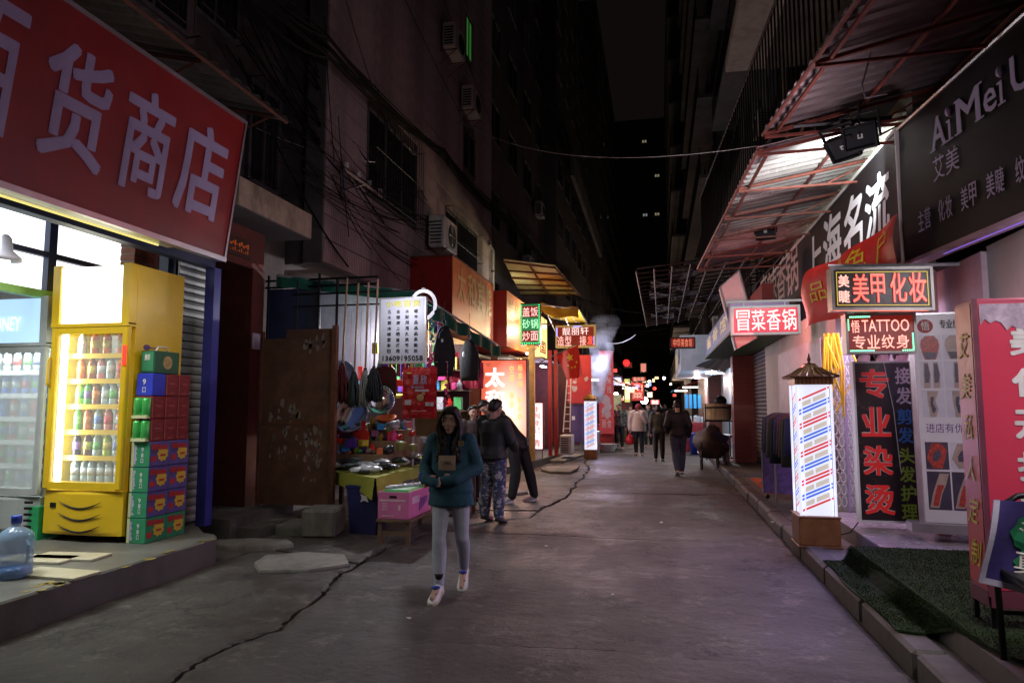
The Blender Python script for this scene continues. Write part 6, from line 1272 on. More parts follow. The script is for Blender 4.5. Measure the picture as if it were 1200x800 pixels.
for k in range(17):
    u = 719 + 50 * (k * .382 % 1); v = 432 + 40 * (k * .618 % 1) + (8 if u > 755 else 0); Y = 30 + 1.4 * k; c = ((1, .08, .06), (1, .7, .35), (.9, .9, 1), (1, .25, .2), (.3, .4, 1), (1, .85, .5))[k % 6]; cn = ('red', 'amber', 'white', 'coral', 'blue', 'cream')[k % 6]
    fr, w_, h_ = cam_frame(u, u + 2 + 4 * r7.random(), v, v + 2 + 3 * r7.random(), Y); mb = MB(); fr.box(mb, 0, w_, 0, h_, -.15, 0); tag(mb.build('shop_sign', EM('fs_' + cn, c, 1.5)), f'tiny {cn} lit sign, {["high", "upper middle", "middle", "lower middle", "low"][min(4, int((v - 418) / 12))]} and {["far left", "left of centre", "central", "right of centre", "far right"][min(4, int((u - 719) / 10.4))]} among the distant shop lights', 'sign', 'tiny lit signs of the distant shops')
for k in range(6):
    x, y = ((-2.1, 27), (-1.9, 33), (-1.5, 39), (1.6, 38), (-1.3, 45), (1.4, 47))[k]; s_ = -1 if x > 0 else 1; t = thing('stall_awning', f'lit {["cream","red","blue","red","cream","blue"][k]} stall awning {y} metres up the street on the ' + ('right' if x > 0 else 'left'), 'awning', (x, y, 2.3), 'awnings of the distant stalls')
    MB().sheet(lambda a_, b_: (x - s_ * .9 + s_ * a_ * 1.5, y - 2 + b_ * 4, 3.0 - .5 * a_ + .04 * math.sin(b_ * 22)), 4, 30, .01, (0, 0, 1)).build('canvas', [mCrm, mPr, mSky][[0, 1, 2, 1, 0, 2][k]], t, True); MB().bx(x - .4, x + .4, y - 1.9, y - 1.84, 2.5, 2.56).build('tube_lamp', EM('tube_far', (1, .92, .85), 5), t)
    MB().cbox((x, y - 1.2, .45), (.9, 1.2, .9), .03).build('counter', [mRedS, mWood, mPur][k % 3], t)
# far stalls and shopfronts on the left, one by one
for k, (y0, y1, x, m_, lab) in enumerate(((25.4, 28.8, -2.7, M('far_wall_a', (.28, .2, .3), .6, var=.6, scale=2), 'dim far shopfront just past the red poster board'), (29.2, 33.2, -2.6, M('far_wall_b', (.4, .3, .2), .6, var=.6, scale=2), 'far shopfront behind the man in the camouflage jacket'), (34, 39, -2.3, M('far_wall_c', (.5, .15, .1), .6, var=.6, scale=2), 'far red shopfront under the red banner sign'), (39.5, 46, -2.0, M('far_wall_d', (.4, .35, .3), .6, var=.6, scale=2), 'farthest shopfront on the left'))): bay('far_shopfront', lab, y0, y1, x, 3.1, m_, 1.4, k + 20)
for k, (u0, u1, v0, v1, Y, c, lab) in enumerate(((716, 728, 462, 505, 29, (.35, .4, .2), 'pale green door board behind the man in the camouflage jacket'), (729, 741, 472, 500, 34, (.25, .08, .07), 'dark red stall panel far left'), (741, 757, 478, 505, 40, (.12, .1, .13), 'dark stall counter far left behind the beige coat'))):
    fr, w_, h_ = cam_frame(u0, u1, v0, v1, Y); mb = MB(); fr.box(mb, 0, w_, 0, h_, -.3, 0); t = thing('stall_board', lab, 'panel', fr.p(w_ / 2, 0)); mb.build('panel', M('sp%d' % k, c, .6, var=.5, scale=4), t)
# ================================================================ RIGHT SIDE: CANOPIES
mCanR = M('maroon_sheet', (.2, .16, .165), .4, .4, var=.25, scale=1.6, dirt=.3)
mCanW = M('floodlit_sheet', (.55, .52, .52), .25, .45, var=.2, scale=1.6, dirt=.2)  # floodlight's whitening also painted into this paler sheet colour
def canopy(label, A, B, C, D, n_sheets, n_truss, mats, pitch=.19):
    """A,B street edge near to far; D,C wall edge near to far"""
    A, B, C, D = map(Vector, (A, B, C, D)); t = thing('sheet_canopy', label, 'canopy', (A + C) / 2 - ZP * .2, 'corrugated canopies over the right pavement'); L_ = (B - A).length
    for s_ in range(n_sheets):
        def fn(a_, b_, s_=s_):
            q = (s_ + a_ * 1.01) / n_sheets; ph = q * L_ / pitch; fr_ = ph % 1; h_ = .028 if .3 < fr_ < .7 else (0 if fr_ < .2 or fr_ > .8 else .014)
            return A.lerp(B, q).lerp(D.lerp(C, q), b_) + ZP * (h_ + .004 * (s_ % 2))
        MB().sheet(fn, int(L_ / n_sheets / pitch * 10), 1, .003, (0, 0, 1)).build('sheet', mats[s_ % len(mats)], t)
    for k in range(n_truss):
        q = (k + .02) / (n_truss - 1) if k == 0 else (k / (n_truss - 1) - (.01 if k == n_truss - 1 else 0)); a = A.lerp(B, q) - ZP * .05; d = D.lerp(C, q) - ZP * .05; mb = MB()
        def bar(p, r, s=.022):
            dd = (r - p).normalized(); up_ = ZP; sd = dd.cross(up_).normalized() * s; uu = sd.cross(dd).normalized() * s
            mb.add([p + sd + uu, p - sd + uu, p - sd - uu, p + sd - uu, r + sd + uu, r - sd + uu, r - sd - uu, r + sd - uu], [(0, 1, 2, 3), (7, 6, 5, 4), (0, 4, 5, 1), (1, 5, 6, 2), (2, 6, 7, 3), (3, 7, 4, 0)])
        lo = Vector((d.x, d.y, a.z + .02)); bar(a, d, .016); bar(a - ZP * .03, lo, .013); m1 = a.lerp(d, .5); bar(m1, a.lerp(lo, .5), .01); bar(a.lerp(d, .78), a.lerp(lo, .78), .01); bar(a.lerp(lo, .5), a.lerp(d, .78), .009)
        mb.build('truss', mRedSteel, t)
    mb = MB(); mb.tube([A - ZP * .03, B - ZP * .03], .02, 6); mb.tube([A.lerp(D, .06) - ZP * .05, B.lerp(C, .06) - ZP * .05], .022, 5); mb.tube([A.lerp(D, .45) - ZP * .02, B.lerp(C, .45) - ZP * .02], .02, 5); mb.tube([A.lerp(D, .8) - ZP * .02, B.lerp(C, .8) - ZP * .02], .02, 5)
    mb.build('purlin', mRedSteel, t); return t
canopy('nearest maroon corrugated canopy overhead at the top right', (1.92, 1.2, 4.52), (1.14, 7.45, 4.50), (3.3, 7.45, 4.95), (3.6, 1.2, 4.95), 6, 5, [mCanR])
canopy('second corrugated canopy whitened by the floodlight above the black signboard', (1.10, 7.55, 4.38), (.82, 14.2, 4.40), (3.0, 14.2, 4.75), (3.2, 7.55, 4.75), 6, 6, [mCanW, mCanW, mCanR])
# railing running above the canopies
rg = thing('balcony_railing', 'long dark railing along the balcony above the right canopies', 'railing', (1.2, 8, 4.9)); 
for k in range(72):
    y = 3.2 + k * .165; x = 1.62 - (y - 3.2) * .055; MB().tube([(x, y, 4.7), (x, y, 6.1)], .011, 4).build('baluster', mBars, rg)
mb = MB()
for z in (4.72, 6.1): mb.tube([(1.62, 3.2, z), (1.62 - 11.9 * .055, 15.1, z)], .022, 5)
mb.build('rail', mBars, rg)
mLat = M('dark_lattice_steel', (.07, .05, .045), .7, .4, var=.4)
lt = thing('lattice_canopy', 'dark tattered lattice canopy reaching over the street beyond the second canopy', 'canopy', (1, 17, 4.4))
mb = MB(); Q0, Q1, Q2, Q3 = Vector((-.42, 14.6, 4.5)), Vector((-.35, 23.5, 4.3)), Vector((2.4, 23.5, 4.7)), Vector((2.6, 14.6, 4.8))
for k in range(19): s_ = k / 18; mb.tube([Q0.lerp(Q1, s_), Q3.lerp(Q2, s_)], .018, 4)
for k in range(9): s_ = k / 8; mb.tube([Q0.lerp(Q3, s_) - ZP * .05, Q1.lerp(Q2, s_) - ZP * .05], .02, 4)
mb.build('lattice', mLat, lt); r2 = random.Random(9)
for k in range(16):
    s_, q = r2.random() * .85, r2.random() * .8; a = Q0.lerp(Q1, s_).lerp(Q3.lerp(Q2, s_), q); mb = MB(); mb.sheet(lambda a_, b_: a + Vector((a_ * .7, b_ * (.8 + .4 * hsh(k, 2)), .04 + .05 * math.sin(a_ * 5 + b_ * 4 + k))), 5, 5, .004, (0, 0, 1)); mb.build('tarp_scrap', M('old_tarp', (.05, .045, .045), .8, var=.5), lt)
# ---- signboards
mBlkBoard = M('black_board', (.007, .006, .008), .55, var=.3, scale=1.2, bump=.05, spec=.2)
cn = AY(1050, 153, 7.45)   # the corner where both boards meet
zb_ = AY(1066, 306, 7.45).z; XS = cn.x
fr = Fr((XS, 15.2, zb_), -YP, ZP); L_ = 15.2 - 7.46; H_ = cn.z - zb_
sh = thing('salon_signboard', 'long black signboard with big white brush characters over the salons', 'sign', (XS, 11, zb_))
mb = MB(); fr.box(mb, 0, L_, 0, H_, -.12, 0); mb.build('board', mBlkBoard, sh)
mb = MB(); fr.box(mb, 0, L_, H_, H_ + .03, -.12, .015); fr.box(mb, 0, L_, -.03, 0, -.12, .015); fr.box(mb, L_, L_ + .02, -.03, H_ + .03, -.12, .015); mb.build('trim', mWhite, sh)
def xs_(u, v): return 15.2 - AX(u, v, XS).y
mBrush = M('brush_white', (.78, .78, .85), .5, var=0, bump=0); mBrushR = M('brush_pink', (.55, .42, .42), .5, var=0, bump=0)
for c, u0, u1, vt, vb in (('流', 1014, 1044, 203, 280), ('名', 988, 1011, 228, 305), ('海', 963, 985, 250, 325), ('上', 943, 962, 278, 335)):
    xa, xb = xs_(u0, 250), xs_(u1, 250); um = (u0 + u1) / 2; zt2 = AX(um, vt, XS).z - zb_; zz2 = AX(um, vb, XS).z - zb_
    words(sh, fr, [(c, xa, zz2, xb, zt2)], mBrush, .004, .03, shear=.12)
for c, u0, u1, vt, vb in (('锅', 921, 936, 288, 345), ('香', 910, 921, 303, 352), ('辣', 899, 910, 315, 357), ('麻', 890, 899, 322, 360)):
    xa, xb = xs_(u0, 320), xs_(u1, 320); um = (u0 + u1) / 2
    words(sh, fr, [(c, xa, AX(um, vb, XS).z - zb_, xb, AX(um, vt, XS).z - zb_)], mBrushR, .004, .015, shear=.1)
# the near board, turned a little to the street
bc = AY(1068, 305, 7.4); dv = Vector((math.sin(R(7.3)), -math.cos(R(7.3)), 0)); fr = Fr((XS + .01, 7.42, zb_ - .02), dv, (0, 0, 1)); W2 = 4.6; H2 = AY(1052, 152, 7.42).z - zb_ + .02
am = thing('beauty_signboard', 'black fabric signboard with lavender latin letters at the top right', 'sign', fr.p(W2 / 2, 0))
mb = MB(); mb.sheet(lambda a_, b_: fr.p(a_ * W2, b_ * (H2 + .14 * a_), .008 * math.sin(a_ * 40 + b_ * 4) * math.exp(-a_ * 14) - .0), 80, 8, .1, -fr.n); mb.build('board', mBlkBoard, am, False)
mb = MB(); mb.tube([fr.p(0, H2, .01), fr.p(W2, H2 + .14, .01)], .018, 6); mb.build('trim', mAlu, am)
mb = MB(); fr.box(mb, 0, W2, -.035, 0, -.14, .02); mb.build('lower_trim', M('pink_trim', (.4, .28, .36), .5), am)
def pin(u, v, fr=fr):
    """where a line of sight meets the board"""
    d = _ray(u, v); o = Vector((0, 0, CAM_Z)); tt = (fr.o - o).dot(fr.n) / d.dot(fr.n); p = o + d * tt - fr.o; return p.dot(fr.u), p.dot(fr.v)
def boardtext(c, u0, v0, u1, v1, bold=.015, mat=None, shear=0.0):
    # u0,v0 = lower left; u1,v1 = upper right
    (xa, ya), (xb, yb) = pin(u0, v0), pin(u1, v1); words(am, fr, [(c, xa, ya, xb, yb)], mat or mLav, .013, bold, shear=shear)
# latin word set straight along the board, with slab serifs
x0, yb0 = pin(1091, 181); x1, _ = pin(1200, 100); yt0 = pin(1107, 130)[1]; cap = yt0 - yb0
lx = [pin(u, 130)[0] for u in (1091, 1108, 1112, 1118, 1122, 1151, 1155, 1171, 1175, 1184, 1189, 1218)]
def ser(mb, xa, xb, y, h): fr.box(mb, xa, xb, y, y + h, .01, .014)
its = [('A', lx[0], yb0, lx[1], yb0 + cap), ('ı', lx[2], yb0, lx[2] + .03, yb0 + cap * .62), ('M', lx[4], yb0, lx[5], yb0 + cap), ('e', lx[6], yb0, lx[7], yb0 + cap * .64), ('ı', lx[8], yb0, lx[8] + .035, yb0 + cap * .62), ('U', lx[10], yb0, lx[11], yb0 + cap)]
mLavB = M('board_lavender', (.62, .56, .85), .5, var=.06, bump=0)
words(am, fr, its, mLavB, .013, .03)
mb = MB(); s_ = cap * .05
for xa, xb, y in ((lx[0] - .03, lx[0] + .06, 0), (lx[1] - .07, lx[1] + .03, 0), (lx[2] - .03, lx[2] + .06, 0), (lx[2] - .03, lx[2] + .02, cap * .62 - s_), (lx[4] - .04, lx[4] + .07, 0), (lx[5] - .08, lx[5] + .04, 0), (lx[4] - .03, lx[4] + .03, cap - s_), (lx[5] - .04, lx[5] + .04, cap - s_), (lx[8] - .03, lx[8] + .065, 0), (lx[8] - .03, lx[8] + .02, cap * .62 - s_)): ser(mb, xa, xb, yb0 + y, s_)
for xc in (lx[2] + .015, lx[8] + .018): mb.ball(fr.p(xc, yb0 + cap * .86, .012), (.03, .03, .045), 10, 8)
mb.build('serifs', mLavB, am)
for s_, u0, v0, u1, v1 in (('艾', 1096, 214, 1108, 190), ('美', 1111, 206, 1125, 176)):
    xa, ya = pin(u0, v0); xb, yb = pin(u1, v1); words(am, fr, [(s_, xa, ya, xb, ya + .22)], mLavB, .013, -.01)
xa, ya = pin(1078, 273); xe, _ = pin(1232, 200); hh = .2; n_ = 15; wv = (xe - xa) / n_; txt = '主营：化妆 美甲 美睫 纹绣'
words(am, fr, [(c, xa + i * wv + wv * .07, ya, xa + (i + 1) * wv - wv * .07, ya + hh) for i, c in enumerate(txt) if c not in ' ：'], mLavB, .013, .012)
# draped red banner with yellow characters
T0, T1, B1, B0 = AY(941, 326, 9.2), AX(1058, 252, XS - .1), AX(1052, 338, XS - .12), AY(943, 388, 9.3)
def bnf(a_, b_): return T0.lerp(T1, a_).lerp(B0.lerp(B1, a_), b_) + Vector((-.05 * math.sin(a_ * 14) - .03 * math.sin(b_ * 6), 0, .03 * math.sin(a_ * 9)))
t = thing('draped_banner', 'creased bright red banner with yellow characters draped across the black signboard', 'banner', T0)
MB().sheet(bnf, 40, 12, .004, (1, 0, 0)).build('cloth_panel', M('banner_cloth_red', (.78, .03, .02), .5, var=.15, scale=8, bump=.25), t, True)
mBY = M('banner_yellow', (.8, .62, .02), .5, var=0, bump=0)
for c, a0_, a1_, b0_, b1_ in (('品', .15, .27, .62, .3), ('渔', .43, .54, .36, .06), ('色', .58, .71, .46, .08), ('户', .77, .91, .5, .08)):
    vs, fs = glyphs(c, .045); ax, bx_ = min(v.x for v in vs), max(v.x for v in vs); ay, by = min(v.y for v in vs), max(v.y for v in vs)
    MB().add([bnf(a0_ + (v.x - ax) / (bx_ - ax) * (a1_ - a0_), b0_ + (v.y - ay) / (by - ay) * (b1_ - b0_)) + Vector((-.014, -.006, 0)) for v in vs], fs).build('lettering', mBY, t)
# ---- LED boxes facing the viewer
mGalF = M('sign_frame_grey', (.25, .24, .23), .4, .6, var=.3)
fr, w_, h_ = cam_frame(974, 1094, 311, 362, 6.7)
fr = Fr(fr.p(0, 0), (1, -.0, -.03), ZP)
t = signbox('led_sign', 'wide black LED box sign of the nail and make-up salon with red dotted characters', 'sign', fr, w_, h_, .16, mBoxBlk, mGalF, .025)
mb = MB(); q = .045
fr.box(mb, q, w_ - q, q, q + .006, .006, .01); fr.box(mb, q, w_ - q, h_ - q - .006, h_ - q, .006, .01); fr.box(mb, q, q + .006, q, h_ - q, .006, .01); fr.box(mb, w_ - q - .006, w_ - q, q, h_ - q, .006, .01); mb.build('yellow_line', EM('led_yellow_dim', (1, .75, .1), .6), t)
big = [('美', w_ * .21, h_ * .18, w_ * .37, h_ * .84), ('甲', w_ * .39, h_ * .18, w_ * .53, h_ * .84), ('化', w_ * .58, h_ * .18, w_ * .74, h_ * .86), ('妆', w_ * .76, h_ * .18, w_ * .93, h_ * .86)]
words(t, fr, big, EM('led_red_deep', (.9, .05, .03), 1.0), .008, .045); words(t, fr, big, EM('led_core', (1, .22, .16), 1.05), .014, .0)
words(t, fr, [('美', w_ * .07, h_ * .53, w_ * .18, h_ * .82), ('睫', w_ * .07, h_ * .17, w_ * .18, h_ * .46)], mLedWh, .01, .035)
mb = MB(); mb.tube([fr.p(0, h_ + .03, -.08), fr.p(w_ + .25, h_ + .03, -.08)], .015, 5); mb.build('bracket', mGalv, t)
fr, w_, h_ = cam_frame(991, 1074, 367, 414, 7.0)
t = signbox('led_sign', 'red LED box sign with green dotted corners reading tattoo', 'sign', fr, w_, h_, .15, M('led_dark_red', (.07, .01, .008), .4, em=(.6, .02, .01), es=.25), mGalF, .022)
words(t, fr, [('悟', w_ * .08, h_ * .52, w_ * .2, h_ * .84), ('TATTOO', w_ * .23, h_ * .54, w_ * .9, h_ * .84)] + row('专业纹身', w_ * .08, w_ * .9, h_ * .12, h_ * .46), EM('led_tattoo', (1, .42, .34), 1.5), .01, .012)
pts = [(w_ * (.07 + .025 * i), h_ * .92) for i in range(12)] + [(w_ * (.06 + .025 * i), h_ * .07) for i in range(14)] + [(w_ * .945, h_ * (.08 + .05 * i)) for i in range(9)] + [(w_ * (.8 + .03 * i), h_ * .07) for i in range(5)] + [(w_ * .04, h_ * (.6 + .05 * i)) for i in range(6)]
dots(t, fr, pts, .0075, EM('led_green_b', (.15, 1, .45), 4), .01)
lamp('AREA', 'led_spill', fr.p(w_ * .4, h_ * 1.0, .25), 5, (1, .22, .15), .8, aim=fr.p(w_ * .3, -2, 3.5), sy=.5)
mb = MB()
for x_ in (.05, .5, .95): mb.tube([fr.p(w_ * x_, h_ + .12, -.07), fr.p(w_ * x_, h_, -.07)], .01, 4)
mb.build('hanger', mGalv, t)
fr, w_, h_ = cam_frame(857, 938, 358, 392, 11.0)
t = signbox('neon_sign', 'red neon box sign in a white frame hanging from a bar near the red column', 'sign', fr, w_, h_, .16, M('neon_face', (.4, .03, .05), .3, em=(1, .03, .08), es=.55), mWhite, .035)
words(t, fr, row('冒菜香锅', w_ * .06, w_ * .95, h_ * .14, h_ * .86, .1), EM('neon_white', (1, .62, .62), 1.5), .015, .012)
words(t, fr, row('冒菜香锅', w_ * .06, w_ * .95, h_ * .14, h_ * .86, .02), EM('neon_glow', (1, .05, .07), .9), .008, .06)
mb = MB(); mb.tube([fr.p(-.05, h_ + .08, -.08), fr.p(w_ + .9, h_ + .08, -.08)], .02, 6); mb.tube([fr.p(w_ * .2, h_, -.08), fr.p(w_ * .2, h_ + .08, -.08)], .01, 4); mb.tube([fr.p(w_ * .8, h_, -.08), fr.p(w_ * .8, h_ + .08, -.08)], .01, 4); mb.build('bar', mWhite, t)
lamp('AREA', 'neon_spill', fr.p(w_ / 2, h_ / 2, .2), 22, (1, .25, .25), .8, aim=fr.p(-2, -2, 5), sy=.4)
lamp('AREA', 'neon_spill_back', fr.p(w_ / 2, h_ / 2, -.35), 24, (1, .25, .22), .8, aim=fr.p(.3, -.3, -5), sy=.4)
# ---- floodlights on the canopy truss
def flood(p, aim, label, sc=1.0):
    p = Vector(p); t = thing('floodlight', label, 'floodlight', p, 'black floodlights under the canopies'); d = (Vector(aim) - p).normalized(); q = d.to_track_quat('-Y', 'Z').to_matrix()
    def bx_(mb, c, s_): 
        c = Vector(c); vs = [p + q @ ((c + Vector((x * s_[0], y * s_[1], z * s_[2]))) * sc) for z in (-.5, .5) for y in (-.5, .5) for x in (-.5, .5)]; mb.add(vs, [(0, 2, 3, 1), (4, 5, 7, 6), (0, 1, 5, 4), (2, 6, 7, 3), (0, 4, 6, 2), (1, 3, 7, 5)])
    mb = MB(); bx_(mb, (0, .05, 0), (.30, .07, .24)); bx_(mb, (0, .11, 0), (.2, .05, .14))
    for k in range(6): bx_(mb, (-.1 + k * .04, .15, 0), (.008, .06, .16))
    bx_(mb, (-.15, -.01, 0), (.02, .05, .25)); bx_(mb, (.15, -.01, 0), (.02, .05, .25)); bx_(mb, (0, -.01, .12), (.28, .05, .02)); bx_(mb, (0, -.01, -.12), (.28, .05, .02)); mb.build('housing', mBlackP, t)
    mb = MB(); bx_(mb, (0, .01, 0), (.27, .006, .21)); g_ = mb.build('glass', mGlass, t)
    mb = MB(); bx_(mb, (0, .003, .01), (.05, .004, .045)); mb.build('led_chip', M('led_chip', (.3, .3, .28), .3, em=(1, 1, 1), es=.05), t)
    mb = MB(); bx_(mb, (-.175, .05, .1), (.02, .03, .26)); bx_(mb, (.175, .05, .1), (.02, .03, .26)); bx_(mb, (0, .05, .24), (.37, .03, .02)); mb.build('yoke', mBlackP, t); return t
p1 = AY(1008, 161, 7.0); flood(p1, (-.5, 3.0, 3.0), 'floodlight facing the viewer under the joint of the two canopies', .95)
p2 = AY(988, 174, 7.2); flood(p2, (.6, 6.0, 2.5), 'black floodlight tilted down just left of the other one', .95)
p3 = AY(897, 272, 11.8); flood(p3, (1.2, 9.0, 3.0), 'small floodlight further along under the second canopy')
mb = MB(); mb.tube([AY(930, 148, 7.2), AY(1045, 138, 7.2)], .02, 4); mb.tube([p1, p1 + ZP * .35], .012, 4); mb.tube([p2, AY(990, 140, 7.2)], .012, 4); tag(mb.build('support_bar', mBlackP), 'thin dark bar carrying the two floodlights', 'bar')
lamp('SPOT', 'flood_beam', AY(1035, 190, 7.62) + Vector((-.35, 0, -.1)), 200, (.93, 1, .95), .05, aim=(2.1, 9.0, 4.6), spot=R(125), blend=.6)
# white wall behind the floodlights between canopy and board
tag(MB().bx(XS + .14, XS + .2, 7.55, 14.5, H_ + zb_ - .4, 4.85).build('wall_panel', M('cream_wall', (.5, .52, .4), .7, var=.15, dirt=.2)), 'pale strip of wall between the black signboard and the canopy', 'wall')
# hanging hooked cable
mb = MB(); a = AY(1024, -10, 6.2); b_ = AY(1021, 60, 6.2); c_ = AY(1010, 100, 6.2); d_ = AY(1014, 115, 6.2); e_ = AY(1040, 110, 6.2); mb.tube([a, b_, c_, d_, e_], .009, 5); tag(mb.build('loose_cord', mGalv), 'pale cord with a hooked end hanging from the nearest canopy', 'cord')
# ---- shop front under the boards
mWallW = M('white_shop_wall', (.55, .56, .52), .7, var=.12, scale=1.5, dirt=.18)
sf = thing('salon_wall', 'pale salon wall with posts and faded poster behind the right signs', 'wall', (3, 7, .3))
MB().bx(2.95, 3.2, -1, 6.9, .3, zb_).build('wall', mWallW, sf)
MB().bx(2.36, 2.6, 9.9, 16.2, .15, zb_ - .05).build('wall', mWallW, sf)
MB().bx(2.9, 3.1, 6.9, 9.88, .29, 3.0).build('wall', M('pink_lit_wall', (.5, .40, .46), .6, var=.2), sf)  # pink light painted into this wall's base colour
MB().bx(2.72, 2.84, 7.75, 7.87, .29, 3.3).build('post', M('pinkish_post', (.5, .25, .25), .5, var=.2), sf)
mb = MB(); q = AX(905, 420, 2.61); mb.bx(2.338, 2.358, 10.3, 14.4, .9, 2.6); mb.build('faded_poster', M('faded_poster', (.55, .5, .52), .5, var=.25, scale=5, dirt=.15), sf)
mb = MB(); mb.bx(2.0, 3.0, 7.6, 9.6, 3.0, 3.05); mb.build('soffit', mWallG, sf)
# lattice door/racks behind the barber pole
lr = thing('lattice_screen', 'white lattice screen with oval holes hung with yellow ribbons behind the barber pole', 'screen', (2.1, 9.2, .29))
xa, xb = AY(968, 500, 9.3).x, AY(1003, 500, 9.3).x; zt_ = AY(985, 400, 9.3).z
mb = MB(); nx, nz_ = 5, 14
for i in range(nx):
    for j in range(nz_):
        cx = xa + (i + .5) * (xb - xa) / nx; cz = .34 + (j + .5) * (zt_ - .34) / nz_; mb.tube([(cx + (xb - xa) / nx * .42 * math.cos(a_ * .785), 9.3, cz + (zt_ - .34) / nz_ * .46 * math.sin(a_ * .785)) for a_ in range(8)], .008, 4, True)
mb.build('lattice', mWhite, lr); mb = MB()
for x in (xa - .01, xb + .01, (xa + xb) / 2 + .06): mb.bx(x - .015, x + .015, 9.28, 9.32, .29, zt_ + .05)
mb.build('upright', M('lilac_frame', (.5, .42, .6), .4, .3), lr)
mb = MB(); r2 = random.Random(12)
for k in range(9): x = xa + (xb - xa) * r2.random() * .7; mb.tube([(x, 9.2, zt_ + .05), (x + (r2.random() - .5) * .3, 9.15, zt_ - .35), (x + (r2.random() - .5) * .35, 9.2, zt_ - .75 - .3 * r2.random())], .014, 4)
mb.build('ribbons', M('yellow_ribbon', (.8, .5, .03), .5, var=.2), lr)
mb = MB(); mb.sheet(lambda a_, b_: (xa + a_ * (xb - xa) * .55, 9.22 + .03 * math.sin(a_ * 20), zt_ + .1 - b_ * .5 * (1 - a_ * .3)), 20, 6); mb.build('yellow_cloth', mYelC, lr, True)
lamp('AREA', 'salon_inner_light', (2.45, 8.8, 2.75), 34, (.8, .62, 1), .6, aim=(2.2, 8.7, 0))
o = MB().bx(2.2, 2.7, 8.7, 8.85, 2.8, 2.84).build('ceiling_lamp', EM('salon_tube', (.85, .75, 1), 6)); tag(o, 'lilac tube lamp inside the salon door behind the signs', 'lamp')
# hair dye sign (black, standing) ------------------------------------------------
fr, w_, h_ = cam_frame(1003, 1076, 423, 612, 8.0)
hdz = fr.o.z - .3
t = signbox('standing_sign', 'tall black standing sign with four big red characters and coloured side text', 'sign', fr, w_, h_, .12, M('poster_black', (.03, .022, .025), .25, var=.15), mWhite, .02)
mRedCh = M('char_red', (.7, .03, .03), .4, var=0, bump=0, em=(1, .03, .03), es=.12); mWl = M('char_outline', (.7, .65, .6), .4, var=0, bump=0)
cc = colm('专业染烫', w_ * .1, w_ * .58, h_ * .02, h_ * .98, .22)
words(t, fr, cc, mWl, .004, .055); words(t, fr, cc, mRedCh, .008, .03)
words(t, fr, colm('接发', w_ * .68, w_ * .93, h_ * .72, h_ * .97, .15), mBrush, .005, .035); words(t, fr, colm('剪发', w_ * .68, w_ * .93, h_ * .48, h_ * .71, .15), M('char_blue', (.05, .25, .65), .4, var=0, bump=0), .005, .035)
words(t, fr, colm('头发护理', w_ * .68, w_ * .93, h_ * .01, h_ * .47, .15), M('char_green', (.35, .6, .06), .4, var=0, bump=0), .005, .035)
mb = MB(); mb.tube([fr.p(w_ * .5, h_, .02), fr.p(w_ * .62, h_ * .7, .03), fr.p(w_ * .68, h_ * .35, .03), fr.p(w_ * .7, h_ * .3, .02)], .003, 4); mb.build('loose_wire', mWhite, t)
MB().tube([fr.p(-.02, 0, .03), fr.p(-.12, -.1, .1), fr.p(-.3, -.15, .1), fr.p(-.45, -.08, .12)], .006, 5).build('power_cord', mCable, t)
# salon interior bits seen above the standing sign: pink wig heads
for k in range(3):
    p = AY(1012 + 22 * k, 418, 8.4); t = thing('wig_head', ['pale wig head, leftmost of three above the black standing sign', 'pale wig head, middle of three above the black standing sign', 'pale wig head, rightmost of three above the black standing sign'][k], 'wig head', p, 'wig heads on a ledge in the salon'); mb = MB(); mb.ball(p, (.07, .08, .1)); mb.cyl(p - ZP * .2, p - ZP * .05, .045); mb.build('bust', M('bust_pink', (.6, .4, .42), .5), t, True); MB().ball(p + Vector((0, .02, .03)), (.085, .095, .1)).build('wig', M('wig_dark', (.04, .02, .015), .7), t, True)
tag(MB().bx(AY(1003, 430, 8.4).x, AY(1080, 430, 8.4).x, 8.3, 8.5, AY(1030, 418, 8.4).z - .24, AY(1030, 418, 8.4).z - .2).build('ledge', mWhite), 'narrow white ledge carrying the wig heads', 'ledge')
# tattoo poster --------------------------------------------------------------------
fr, w_, h_ = cam_frame(1078, 1140, 368, 612, 7.45)
fr = Fr(fr.p(0, 0), (math.cos(R(-8)), math.sin(R(-8)), 0), (0, .03, 1))
t = thing('tattoo_poster_stand', 'tall white display poster of tattooed limbs on a low aluminium base', 'poster stand', fr.p(w_ / 2, -.05))
mb = MB(); fr.box(mb, 0, w_, 0, h_, -.02, 0); mb.build('sheet', M('poster_white', (.82, .8, .85), .35, var=.05, bump=0), t)
mb = MB(); fr.box(mb, -.14, w_ + .15, -.09, -.005, -.16, .12); fr.box(mb, -.02, w_, h_, h_ + .02, -.03, .02); fr.box(mb, -.05, -.01, 0, h_ + .02, -.03, .01); mb.build('base', mAlu, t)
mSk = M('print_skin', (.5, .38, .33), .4, var=.25, scale=12, bump=0); mTat = M('print_tattoo', (.10, .09, .14), .4, var=.7, scale=40, bump=0); mTatR = M('print_tattoo_red', (.55, .07, .05), .4, var=.7, scale=40, bump=0); mPb = M('print_bg', (.72, .7, .8), .35, var=.1, bump=0); mPd = M('print_bg_dark', (.07, .06, .1), .35, var=.3)
words(t, fr, [('专业纹身', w_ * .5, h_ * .93, w_ * .98, h_ * .975)], mInk, .004, .03)
mb = MB(); mb.add([fr.p(w_ * .23 + .07 * math.cos(i * .449), h_ * .945 + .07 * math.sin(i * .449), .003) for i in range(14)], [tuple(range(14))]); mb.build('round_logo', mPr, t); words(t, fr, [('悟', w_ * .15, h_ * .925, w_ * .31, h_ * .97)], mWl, .006, .02)
rws = [(.78, .90), (.64, .77), (.50, .63), (.25, .38), (.06, .24)]
